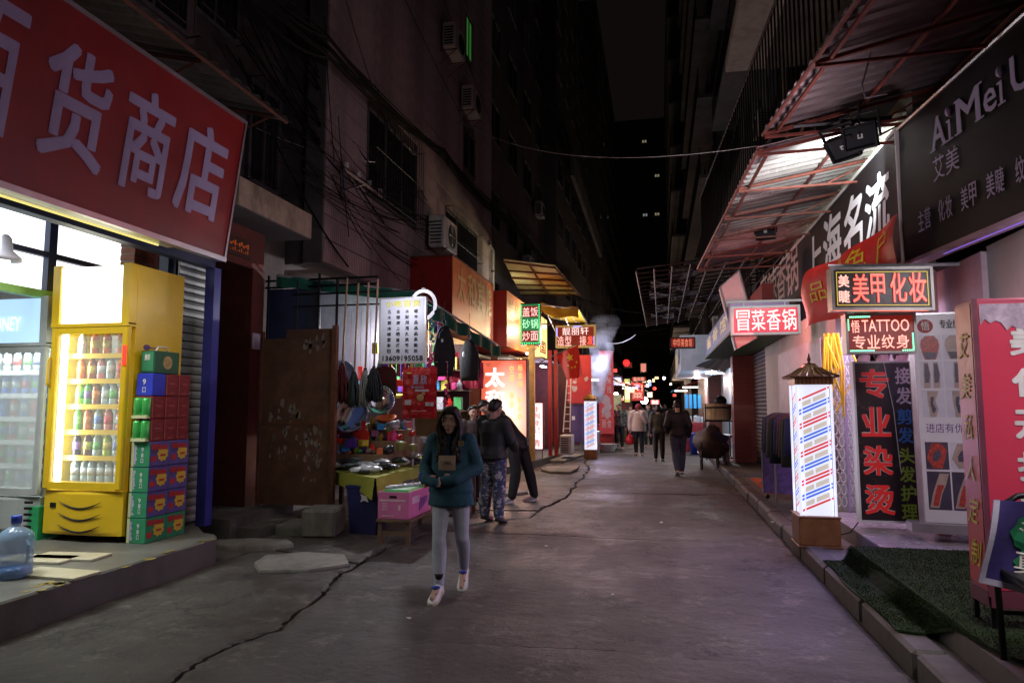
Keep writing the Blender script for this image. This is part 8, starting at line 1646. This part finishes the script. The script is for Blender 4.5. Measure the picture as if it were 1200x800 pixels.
# ================================================================ PEOPLE
mHair = M('black_hair', (.012, .009, .008), .45, var=.5, scale=30, bump=.3); mHairB = M('brown_hair', (.022, .011, .008), .6, var=.5, scale=30, bump=.3)
mSkinD = M('skin_dim', (.42, .26, .19), .55, var=.1, scale=20, bump=.05)
class Pose:
    """joints in metres in the person's own frame; the person looks along -Y, x grows to the viewer's right"""
    def __init__(s, H=1.7, **k):
        f = H / 1.7; s.f = f
        d = dict(top=(0, 0, 1.70), head=(0, 0, 1.58), chin=(0, -.02, 1.47), neck=(0, .02, 1.44), chest=(0, .01, 1.25), waist=(0, 0, 1.05), pelvis=(0, .01, .93),
                 shL=(-.18, .01, 1.39), shR=(.18, .01, 1.39), elL=(-.23, .02, 1.11), elR=(.23, .02, 1.11), wrL=(-.24, -.04, .86), wrR=(.24, -.04, .86), haL=(-.24, -.06, .78), haR=(.24, -.06, .78),
                 hiL=(-.09, 0, .90), hiR=(.09, 0, .90), knL=(-.1, -.01, .49), knR=(.1, -.01, .49), anL=(-.1, .03, .09), anR=(.1, .03, .09), toL=(-.11, -.14, .03), toR=(.11, -.14, .03))
        for a, b in k.items(): d[a] = b
        s.j = {a: Vector(b) * f for a, b in d.items()}
    def __getitem__(s, k): return s.j[k]
def ering(c, rx_, ry_, n=18, ax=None):
    c = Vector(c); ax = ax or (XP, YP); return [c + ax[0] * (rx_ * math.cos(2 * math.pi * i / n)) + ax[1] * (ry_ * math.sin(2 * math.pi * i / n)) for i in range(n)]
def frame_of(a, b, side):
    d = (Vector(b) - Vector(a)).normalized(); y = d.cross(side).normalized(); x = y.cross(d).normalized(); return (x, y)
def torso(mb, P, g=0.0, bottom=None, flare=1.0):
    f = P.f; side = (P['shR'] - P['shL']).normalized(); A = [P['pelvis'] - Vector((0, 0, .04 * f)), P['pelvis'], P['waist'], P['chest'], P['shL'].lerp(P['shR'], .5), P['neck']]
    W = [(.155, .105), (.165, .115), (.135, .10), (.165, .118), (.16, .09), (.062, .06)]; rr = []
    for i, (c, (a_, b_)) in enumerate(zip(A, W)):
        p0 = A[max(0, i - 1)]; p1 = A[min(len(A) - 1, i + 1)]; fx, fy = frame_of(p0, p1, side); k = flare if i < 3 else 1; rr.append(ering(c, (a_ * f + g) * k, (b_ * f + g) * k, 18, (fx, fy)))
    mb.loft(rr); mb.ball(A[0], ((.15 * f + g) * flare, (.1 * f + g) * flare, .08)); 
    for s_ in ('L', 'R'): mb.cap(P['sh' + s_], P['chest'].lerp(P['sh' + s_], .6) - Vector((0, 0, .03)), .062 * f + g, .08 * f + g)
def arm(mb, P, s_, g=0.0, k=1.0, upto='wr'):
    f = P.f; mb.cap(P['sh' + s_], P['el' + s_], .052 * f * k + g, .042 * f * k + g)
    mb.cap(P['el' + s_], P['wr' + s_], .041 * f * k + g, .030 * f * k + g)
def leg(mb, P, s_, g=0.0, kt=1.0, kc=1.0, stop=1.0):
    f = P.f; kn, an, hi = P['kn' + s_], P['an' + s_], P['hi' + s_]; e = kn.lerp(an, stop); cf = kn.lerp(an, .3) + Vector((0, .015, 0))
    mb.cap(hi, hi.lerp(kn, .5), .088 * f * kt + g, .073 * f * kt + g); mb.cap(hi.lerp(kn, .5), kn, .073 * f * kt + g, .055 * f * kt + g); mb.cap(kn, cf, .053 * f * kc + g, .055 * f * kc + g); mb.cap(cf, e, .055 * f * kc + g, .038 * f * kc + g)
def hand(mb, P, s_, curl=.5):
    f = P.f; w0 = P['wr' + s_]; h = P['ha' + s_]; d = (h - w0).normalized(); sd = d.cross(Vector((0, 1, 0.01))); sd = sd.normalized() if sd.length > .2 else XP.copy(); nn = sd.cross(d).normalized()
    sgn = 1 if s_ == 'L' else -1; pal = w0 + d * .045 * f
    mb.loft([ering(w0 + d * t_ * f, a_ * f, b_ * f, 10, (sd, nn)) for t_, a_, b_ in ((-.01, .026, .022), (.02, .034, .018), (.06, .04, .016), (.09, .037, .013))])
    for i in range(4):
        o = (i - 1.5) * .0195 * f; L_ = (.072, .082, .078, .06)[i] * f; a = w0 + d * .085 * f + sd * o; b = a + d * L_ * .48 + nn * curl * .012 * f; c = b + d * L_ * .3 * (1 - curl * .4) + nn * curl * .03 * f; e = c + d * L_ * .12 + nn * curl * .02 * f
        mb.cap(a, b, .0095 * f, .0088 * f, 8); mb.cap(b, c, .0086 * f, .008 * f, 8); mb.cap(c, e, .008 * f, .007 * f, 8)
    a = w0 + d * .03 * f + sd * sgn * .03 * f; b = a + d * .03 * f + sd * sgn * .022 * f + nn * .01 * f; c = b + d * .028 * f + nn * .012 * f; mb.cap(a, b, .012 * f, .0105 * f, 8); mb.cap(b, c, .0102 * f, .0085 * f, 8)
def headframe(P):
    up = (P['top'] - P['neck']).normalized(); fw_ = (P['chin'] - P['head']); fw_ = (fw_ - up * fw_.dot(up)); fw_ = fw_.normalized() if fw_.length > 1e-4 else Vector((0, -1, 0)); return up, fw_, up.cross(fw_) * -1
def head(mb, P):
    f = P.f; up, fw_, sd = headframe(P); c = P['head']
    q = lambda s_, f_, u_: c + sd * (s_ * f) + fw_ * (f_ * f) + up * (u_ * f)
    prof = [(.115, .0, .02, .03), (.108, -.005, .045, .055), (.085, -.008, .066, .078), (.05, -.004, .074, .092), (.01, 0, .074, .096), (-.03, .006, .068, .088), (-.06, .014, .058, .075), (-.085, .026, .044, .056), (-.108, .04, .028, .036), (-.118, .045, .012, .018)]
    mb.loft([[q(a_ * math.cos(t_), off + b_ * math.sin(t_), u_) for t_ in [2 * math.pi * i / 20 for i in range(20)]] for (u_, off, a_, b_) in prof[::-1]])
    mb.cap(P['neck'] - up * .03 * f, q(0, -.02, -.06), .052 * f, .05 * f)
    mb.loft([ering(q(0, .085, .02), .008 * f, .006 * f, 8, (sd, up)), ering(q(0, .094, .0), .011 * f, .01 * f, 8, (sd, up)), ering(q(0, .108, -.025), .016 * f, .011 * f, 8, (sd, up)), ering(q(0, .085, -.034), .015 * f, .008 * f, 8, (sd, up))])
    mb.ball(q(0, .085, -.062), (.022 * f, .012 * f, .009 * f), 10, 6); mb.ball(q(0, .07, -.1), (.024 * f, .016 * f, .016 * f), 10, 6)
    for s_ in (-1, 1):
        mb.ball(q(s_ * .076, -.008, -.01), (.010 * f, .02 * f, .032 * f), 8, 6); mb.ball(q(s_ * .032, .08, .022), (.024 * f, .012 * f, .007 * f), 10, 6); mb.ball(q(s_ * .043, .062, -.03), (.024 * f, .022 * f, .022 * f), 10, 6)
    return q
def finish(t, loc, rz): 
    t.location = loc; t.rotation_euler = (0, 0, rz); WLOC[t.name] = Vector(loc)
def shoe(mb_up, mb_so, P, s_, big=1.0):
    f = P.f; an, to = P['an' + s_], P['to' + s_]; d = (to - an); d = d.normalized(); fwd = (to - Vector((an.x, an.y, an.z))); h = an - Vector((0, 0, 0)); heel = an - Vector((0, 0, .0)) + (Vector((an.x - to.x, an.y - to.y, 0)).normalized() * .03 * f)
    fd = (to - heel); fd.z = fd.z; low = -Vector((0, 0, 1)); Lf = fd.length; fx = fd.normalized(); sd = fx.cross(ZP).normalized(); upv = sd.cross(fx).normalized(); base = heel - upv * .055 * f
    R_ = []
    for t_, w_, hh in ((-.02, .02, .05), (.0, .036, .085), (.3, .04, .095), (.55, .046, .065), (.8, .05, .05), (.98, .04, .038), (1.06, .018, .028)):
        c = base + fx * (t_ * Lf * 1.05) + upv * hh * .5 * f; R_.append([c + sd * (w_ * f * big * math.cos(a_)) + upv * (hh * .52 * f * math.sin(a_)) for a_ in [2 * math.pi * i / 14 for i in range(14)]])
    mb_up.loft(R_); mb_up.cap(an + Vector((0, 0, .03 * f)), an - upv * .02, .042 * f * big, .045 * f * big)
    S = []
    for t_, w_ in ((-.05, .022), (0, .04), (.3, .042), (.6, .05), (.85, .052), (1.0, .042), (1.1, .018)):
        c = base + fx * (t_ * Lf * 1.05); S.append([c + sd * (w_ * f * big) , c + sd * (w_ * f * big) + upv * .022 * f, c - sd * (w_ * f * big) + upv * .022 * f, c - sd * (w_ * f * big)])
    mb_so.loft(S)
def person(label, loc, rz, P, top, bottom, shoes, vox=.012, hair='short', hairm=None, skin=None, topg=.022, botg=.016, cloth=1, face=True, flare=1.05, topstop=0, sole=None, group=None, sleeves=False):
    skin = skin or mSkin; hairm = hairm or mHair
    t = thing('person', label, 'person', (0, 0, 0), group)
    mb = MB(); torso(mb, P, -.012)
    for s_ in 'LR': arm(mb, P, s_, -.006); leg(mb, P, s_, -.008); hand(mb, P, s_); mb.cap(P['an' + s_], P['to' + s_], .035, .02)
    q = head(mb, P); remesh(mb.build('body', skin, t), vox * .62 if vox < .012 else vox * .8, 1)
    if face and vox < .016:
        mb = MB()
        for s_ in (-1, 1): mb.ball(q(s_ * .032, .083, .004), (.016 * P.f, .008 * P.f, .004 * P.f), 8, 6); mb.ball(q(s_ * .033, .088, .033), (.022 * P.f, .006 * P.f, .004 * P.f), 8, 6)
        mb.build('eyes_and_brows', hairm, t, True); MB().ball(q(0, .095, -.062), (.02 * P.f, .006 * P.f, .006 * P.f), 8, 6).build('lips', M('lips', (.45, .12, .12), .4), t, True)
    mb = MB()
    for s_ in 'LR': leg(mb, P, s_, botg, 1.0, 1.12, .93)
    mb.ball(P['pelvis'] - ZP * .02, (.15 * P.f + botg, .105 * P.f + botg, .13 * P.f)); remesh(mb.build('trousers', bottom, t), vox, 1)
    mb = MB(); torso(mb, P, topg, flare=flare)
    if topstop: lo = P['pelvis'] - Vector((0, 0, topstop)); mb.loft([ering(lo, (.17 * P.f + topg) * flare, (.12 * P.f + topg) * flare), ering(P['waist'], .15 * P.f + topg, .11 * P.f + topg)])
    for s_ in 'LR':
        arm(mb, P, s_, topg * .8, 1.15)
        if sleeves: mb.cap(P['wr' + s_], P['wr' + s_].lerp(P['ha' + s_], 1.1), .046, .043)
    if sleeves: mb.cap(P['neck'] - ZP * .03, P['neck'] + ZP * .025, .07, .062)
    remesh(mb.build('top', top, t), vox, 2)
    up, fw_, sd = headframe(P)
    mb = MB()
    if hair != 'none':
        n_ = 22; rings = []
        for (u_, off, a_, b_) in ((.125, .0, .025, .035), (.115, -.004, .06, .072), (.088, -.008, .082, .094), (.05, -.02, .089, .095), (.0, -.042, .086, .080), (-.035, -.06, .074, .058), (-.06, -.07, .05, .035)): rings.append([q(a_ * math.cos(x), off + b_ * math.sin(x), u_) for x in [2 * math.pi * i / n_ for i in range(n_)]])
        mb.loft(rings[::-1]); r5 = random.Random(len(label))
        if hair == 'long':
            for k in range(210):
                a_ = math.pi * (-.02 + 1.04 * r5.random()) + math.pi; ca, sa = math.cos(a_), math.sin(a_); L_ = .19 + .13 * r5.random(); w1 = .02 * (r5.random() - .5); fl = abs(ca) ** 2
                pts = [q(.07 * ca * .8, -.01 + .07 * sa, .10), q(.088 * ca, -.02 + .09 * sa, .03), q(.10 * ca + w1, .0 + .095 * sa + .03 * fl, -.07)]
                e0 = pts[-1]; side = 1 if ca > 0 else -1
                for i in range(1, 6): pts.append(e0 + Vector((side * (.05 * math.sin(i * .6) + .01 * math.sin(i * 2 + k)) * abs(ca) + .012 * math.sin(i * 1.7 + k), -.012 * i * fl + (.012 * i if fl < .4 else 0), -L_ * i / 5 * P.f)))
                mb.tube(pts, [.006, .012, .015, .016, .016, .014, .010, .004], 5)
        if hair == 'long':
            for k in range(110):
                sg = 1 if k % 2 else -1; j = lambda a: (r5.random() - .5) * a; L_ = .22 + .12 * r5.random(); ww_ = r5.random()
                pts = [q(sg * .008, .045 + j(.03), .122), q(sg * (.055 + j(.01)), .072 + j(.02), .085), q(sg * (.082 + .01 * ww_), .06 + j(.03), .02), q(sg * (.088 + .02 * ww_), .05 + j(.04), -.06)]; e0 = pts[-1]
                for i in range(1, 6): pts.append(e0 + Vector((sg * (.012 * i * ww_ + .012 * math.sin(i * 1.5 + k * .7)), .004 * i + .008 * math.sin(i * 2 + k), -L_ * i / 5 * P.f)))
                mb.tube(pts, [.004, .008, .011, .013, .013, .013, .011, .008, .004], 5)
        if hair == 'bob':
            for k in range(60): a_ = math.pi + math.pi * r5.random(); ca, sa = math.cos(a_), math.sin(a_); mb.tube([q(.07 * ca, .07 * sa, .09), q(.09 * ca, .09 * sa - .01, .0), q(.085 * ca, .085 * sa, -.1)], .012, 4)
        if hair == 'short':
            for k in range(90): a_ = 2 * math.pi * r5.random(); z = .02 + .1 * r5.random(); r_ = math.sqrt(max(0, 1 - (z / .13) ** 2)); c0 = q(.085 * r_ * math.cos(a_), -.02 + .088 * r_ * math.sin(a_) * (1 if math.sin(a_) < 0 else .9), z); mb.tube([c0, c0 + up * .014 + sd * (r5.random() - .5) * .02 - fw_ * .012], .006, 4)
        mb.build('hair', hairm, t, True)
    if shoes:
        a, b = MB(), MB()
        for s_ in 'LR':
            a, b = MB(), MB(); shoe(a, b, P, s_); sh_ = remesh(a.build('shoe', shoes, t), max(.007, vox * .6), 1); b.build('sole', sole or mWhite, sh_)
    finish(t, loc, rz); return t, q
# --- fabrics
mTeal = M('teal_knit', (.022, .085, .125), .9, var=.2, scale=26, bump=.5); ribs(mTeal, 'Z', 110, .25, .004)
mGreyJ = M('light_grey_denim', (.46, .47, .56), .8, var=.14, scale=16, bump=.3)
mBlkJ = M('black_jacket', (.014, .014, .017), .6, var=.35, scale=9, bump=.4); mBlkT = M('black_trousers', (.012, .012, .014), .8, var=.3, bump=.3); mJean = M('dark_jeans', (.05, .065, .12), .8, var=.35, scale=8, bump=.3)
def camo(name, cs, scale, es=None):
    m = M(name, cs[0], .8, var=0, bump=.2); N = m.node_tree.nodes; L = m.node_tree.links; b = N['Principled BSDF']; tc = N.new('ShaderNodeTexCoord'); prev = None
    for i, c in enumerate(cs[1:]):
        nz = N.new('ShaderNodeTexNoise'); nz.inputs['Scale'].default_value = scale * (1 + .25 * i); nz.inputs['Detail'].default_value = 2; mp = N.new('ShaderNodeMapping'); mp.inputs['Location'].default_value = (i * 7.3, i * 3.1, 1.7 * i); mp.inputs['Scale'].default_value = (1, 1, 1.2); L.new(tc.outputs['Object'], mp.inputs['Vector']); L.new(mp.outputs[0], nz.inputs['Vector'])
        rp = N.new('ShaderNodeValToRGB'); rp.color_ramp.interpolation = 'CONSTANT'; rp.color_ramp.elements[0].color = (0, 0, 0, 1); rp.color_ramp.elements[1].position = .53; rp.color_ramp.elements[1].color = (1, 1, 1, 1); L.new(nz.outputs['Fac'], rp.inputs['Fac'])
        mx = N.new('ShaderNodeMixRGB'); L.new(rp.outputs['Color'], mx.inputs['Fac']); mx.inputs['Color2'].default_value = (*c, 1)
        if prev: L.new(prev, mx.inputs['Color1'])
        else: mx.inputs['Color1'].default_value = (*cs[0], 1)
        prev = mx.outputs['Color']
    L.new(prev, b.inputs['Base Color']); return m
mCamo = camo('blue_camouflage', [(.12, .14, .22), (.03, .05, .16), (.40, .40, .45), (.06, .06, .10)], 11)
mCamoJ = camo('grey_camouflage', [(.10, .10, .09), (.22, .21, .2), (.03, .03, .03)], 10)
# --- woman in the teal sweater walking towards the viewer
Pw = Pose(1.60, top=(.01, -.05, 1.695), head=(.005, -.085, 1.57), chin=(.0, -.175, 1.485), neck=(0, .0, 1.44), shL=(-.155, .0, 1.365), shR=(.155, .0, 1.365),
          elL=(-.245, .02, 1.12), wrL=(-.19, -.20, 1.03), haL=(-.11, -.25, 1.02), elR=(.24, .0, 1.13), wrR=(.07, -.185, 1.04), haR=(-.02, -.20, 1.03),
          hiL=(-.085, 0, .90), hiR=(.085, 0, .90), knL=(-.085, -.11, .50), anL=(-.07, -.17, .10), toL=(-.09, -.36, .05), knR=(.105, .0, .50), anR=(.08, .26, .17), toR=(.08, .12, .03))
wv, q = person('young woman in teal sweater and pale grey jeans walking with folded arms, head bowed', (-1.78, 5.78, 0), R(6), Pw, mTeal, mGreyJ, M('white_trainer', (.86, .85, .83), .5, var=.08, bump=.1), .0105, 'long', mHairB, mSkin, topg=.024, botg=.006, flare=1.13, topstop=.13, sleeves=True, sole=M('cream_sole', (.6, .55, .42), .6))
k_ = Pw.f
def wpart(mb, name, mat, smooth=True):
    o = mb.build(name, mat, None, smooth); o.parent = wv; o.location = o.location  # geometry is given in the woman's own frame
    return o
mb = MB(); mb.sheet(lambda a_, b_: (-.07 + .145 * a_, -.205 - .012 * math.sin(a_ * 3.14) - .006 * math.sin(b_ * 5), (1.125 + .13 * b_) * k_), 8, 6, .006, (0, 1, 0)); wpart(mb, 'kraft_patch', M('kraft_patch', (.42, .30, .20), .8, var=.15))
mb = MB(); pts = [(-.05 + .0054 * i, -.225 - .002 * math.sin(i), (1.19 + .018 * math.sin(i * 1.3) * (1 + .4 * math.sin(i * .5)) + (.02 if i % 7 == 0 else 0)) * k_) for i in range(20)]; mb.tube(pts, .0022, 4); wpart(mb, 'stitched_scribble', mInk)
mb = MB(); mb.ball((-.215 * k_, -.18 * k_, 1.03 * k_), (.022, .022, .04)); mb.ball((-.19 * k_, -.23 * k_, 1.0 * k_), (.022, .015, .03)); wpart(mb, 'yellow_cuff_print', mYelP); mb = MB(); mb.ball((-.245 * k_, -.16 * k_, 1.06 * k_), (.022, .03, .04)); wpart(mb, 'blue_cuff_print', mBlP)
mb = MB(); mb.ball((-.205 * k_, -.205 * k_, 1.05 * k_), (.02, .018, .025)); wpart(mb, 'white_cuff_print', mWhite)
mb = MB(); mb.sheet(lambda a_, b_: (.09 + .05 * a_, -.17 - .005 * a_, (1.335 + .05 * b_) * k_), 3, 3, .004, (0, 1, 0)); wpart(mb, 'chest_print', M('tan_print', (.25, .17, .10), .8))
for s_ in 'LR':
    an, to = Pw['an' + s_], Pw['to' + s_]; c = an.lerp(to, .45) + Vector((0, -.0, .035)); mb = MB(); mb.ball(c, (.04, .03, .014)); wpart(mb, 'blue_strap', mBlP); mb = MB(); mb.ball(an.lerp(to, .75) + Vector((.02, 0, .012)), (.012, .015, .008)); wpart(mb, 'gold_panel', mYel)
    mb = MB(); mb.lathe(an + Vector((0, 0, .06)), [(.036, 0), (.039, .03), (.041, .05)], 14); wpart(mb, 'dark_sock', mBlkT)
# --- man in a black jacket and blue camouflage trousers, seen from behind
Pc = Pose(1.68, top=(-.02, -.02, 1.70), head=(-.02, -.03, 1.585), chin=(-.03, -.09, 1.49), elL=(-.26, -.06, 1.12), wrL=(-.18, -.26, 1.02), haL=(-.12, -.32, 1.02), elR=(.26, -.06, 1.12), wrR=(.18, -.26, 1.02), haR=(.12, -.32, 1.02), knL=(-.11, 0, .49), knR=(.12, -.02, .49), anL=(-.12, .04, .09), anR=(.15, .0, .09))
person('man in black jacket and blue camouflage trousers standing with his back turned', (-2.27, 9.35, 0), R(158), Pc, mBlkJ, mCamo, M('grey_shoe', (.12, .11, .11), .6), .013, 'short', topg=.04, botg=.03, flare=1.1, topstop=.05, sole=mBlkT)
# --- man bending over the stall, behind
Pb = Pose(1.74, top=(-.62, -.1, 1.60), head=(-.53, -.08, 1.53), chin=(-.56, -.16, 1.45), neck=(-.42, .0, 1.42), chest=(-.26, 0, 1.25), waist=(-.1, 0, 1.06), shL=(-.5, -.1, 1.33), shR=(-.33, .16, 1.4), elL=(-.62, -.2, 1.1), elR=(-.5, .1, 1.12), wrL=(-.7, -.25, .95), wrR=(-.68, -.02, .98), haL=(-.76, -.26, .9), haR=(-.76, -.05, .92),
          hiL=(-.06, -.07, .92), hiR=(.05, .08, .9), knL=(.0, -.12, .5), knR=(.17, .1, .5), anL=(-.06, -.16, .09), anR=(.26, .12, .09), toL=(-.24, -.22, .03), toR=(.1, .02, .03))
person('man in black bending forward over the goods, behind the camouflage trousers', (-2.33, 11.3, 0), R(0), Pb, mBlkJ, mBlkT, M('pale_shoe', (.3, .29, .33), .6), .014, 'short', topg=.04, botg=.028)
# --- face behind
Pf = Pose(1.6, elL=(-.25, -.05, 1.1), wrL=(-.2, -.2, .98), haL=(-.18, -.26, .94))
person('dark haired seller facing the street behind the man in camouflage trousers', (-3.02, 11.0, 0), R(35), Pf, M('seller_top', (.05, .03, .03), .8), mBlkT, mBlkJ, .015, 'bob')
# --- walkers
Pm = Pose(1.72, top=(0, -.01, 1.70), anL=(-.09, -.2, .09), knL=(-.1, -.14, .5), toL=(-.09, -.36, .05), anR=(.06, .27, .14), knR=(.08, .06, .5), toR=(.06, .12, .02), elL=(-.26, .06, 1.12), wrL=(-.25, -.06, .9), haL=(-.24, -.1, .83), elR=(.26, .03, 1.12), wrR=(.22, -.16, .98), haR=(.18, -.2, .94))
person('man in a black sweater and dark jeans walking away up the middle of the street', (.42, 16.5, 0), R(185), Pm, mBlkJ, mJean, M('brown_sole_shoe', (.2, .1, .08), .6), .016, 'short', topg=.03, botg=.024, flare=1.04)
Pq = Pose(1.62); person('dark clothed walker just left of the man in the black sweater', (-.02, 20.5, 0), R(178), Pq, M('dark_grey_coat', (.05, .05, .05), .8), mBlkT, mBlkJ, .02, 'bob', topg=.03)
Pj = Pose(1.66, knL=(-.11, -.06, .5), anL=(-.1, .02, .1), toL=(-.11, -.14, .03), anR=(.1, .0, .09)); person('man in a grey camouflage jacket walking towards the viewer beside the red poster board', (-1.45, 25.6, 0), R(5), Pj, mCamoJ, mBlkT, mBlkJ, .018, 'short', topg=.05, face=True)
Pg = Pose(1.64, elR=(.25, -.05, 1.15), wrR=(.14, -.2, 1.42), haR=(.07, -.17, 1.47), wrL=(-.27, -.02, .86), elL=(-.27, .03, 1.12), haL=(-.28, -.04, .78), anL=(-.09, .06, .09), anR=(.1, -.04, .09))
gw, q = person('woman in a beige coat and dark red knitted hat holding a hand to her face', (-.66, 22.6, 0), R(2), Pg, M('beige_coat', (.50, .38, .30), .8, var=.12), mBlkT, mBlkJ, .017, 'bob', topg=.06, topstop=.12, flare=1.12)
mb = MB(); mb.ball((0, .0, 1.60 * Pg.f), (.098, .108, .125)); mb.lathe((0, 0, 1.585 * Pg.f), [(.1, 0), (.108, .01), (.106, .045), (.1, .05)], 16); o = mb.build('knitted_hat', M('dark_red_knit', (.20, .02, .025), .9, var=.3, scale=40, bump=.4), None, True); o.parent = gw
def carrier(p, m_, label, s_=1.0):
    t = thing('shopping_bag', label, 'bag', p, 'shopping bags carried by walkers'); mb = MB(); mb.loft([ering(Vector(p) + Vector((0, 0, z * s_)), a_ * s_, b_ * s_, 12) for z, a_, b_ in ((0, .08, .05), (.03, .13, .08), (.16, .14, .09), (.26, .08, .05), (.34, .02, .02), (.42, .015, .01))]); mb.build('sack', m_, t, True)
    MB().tube([Vector(p) + Vector((0, 0, .4 * s_)), Vector(p) + Vector((0, 0, .5 * s_))], .012, 5).build('handle', m_, t); return t
carrier((-.66 - .28, 22.55, .36), M('red_bag_plastic', (.6, .02, .02), .3, var=.2, bump=.3), 'bright red plastic bag carried by the woman in the beige coat')
Pp = Pose(1.58); person('walker in a purple coat carrying white bags far up the street', (-.25, 33.5, 0), R(-10), Pp, M('purple_coat', (.12, .07, .2), .8), M('purple_skirt', (.08, .06, .12), .8), mBlkJ, .024, 'bob', topg=.06, topstop=.2, flare=1.2)
carrier((-.45, 33.3, .42), mClr if False else M('white_bag', (.7, .7, .72), .4, var=.1), 'white plastic bag in the left hand of the purple coated walker', 1.15); carrier((.12, 33.3, .55), M('white_bag'), 'white plastic bag on the right of the purple coated walker', 1.1)
person('dark clothed walker right behind the woman in the beige coat', (-.42, 27.0, 0), R(3), Pose(1.66), M('charcoal_coat', (.03, .03, .04), .8), mBlkT, mBlkJ, .024, 'short', topg=.05)
person('walker in white and red between the camouflage jacket and the beige coat', (-1.22, 30.0, 0), R(3), Pose(1.6), M('cream_coat', (.55, .5, .45), .8), mBlkT, mBlkJ, .024, 'bob', topg=.05)
for k, (x, y, h, c, lab) in enumerate(((.35, 40, 1.68, (.03, .03, .04), 'dark distant walker in the middle of the street'), (.9, 44, 1.6, (.06, .05, .05), 'dark distant walker near the right stalls'), (-.4, 48, 1.65, (.04, .05, .07), 'farthest dark walker on the left'), (.05, 52, 1.7, (.05, .03, .04), 'farthest dark walker in the middle'))):
    person(lab, (x, y, 0), R(180 * (k % 2)), Pose(h), M('far_coat%d' % k, c, .8), mBlkT, mBlkJ, .03, 'short', topg=.05, face=False)
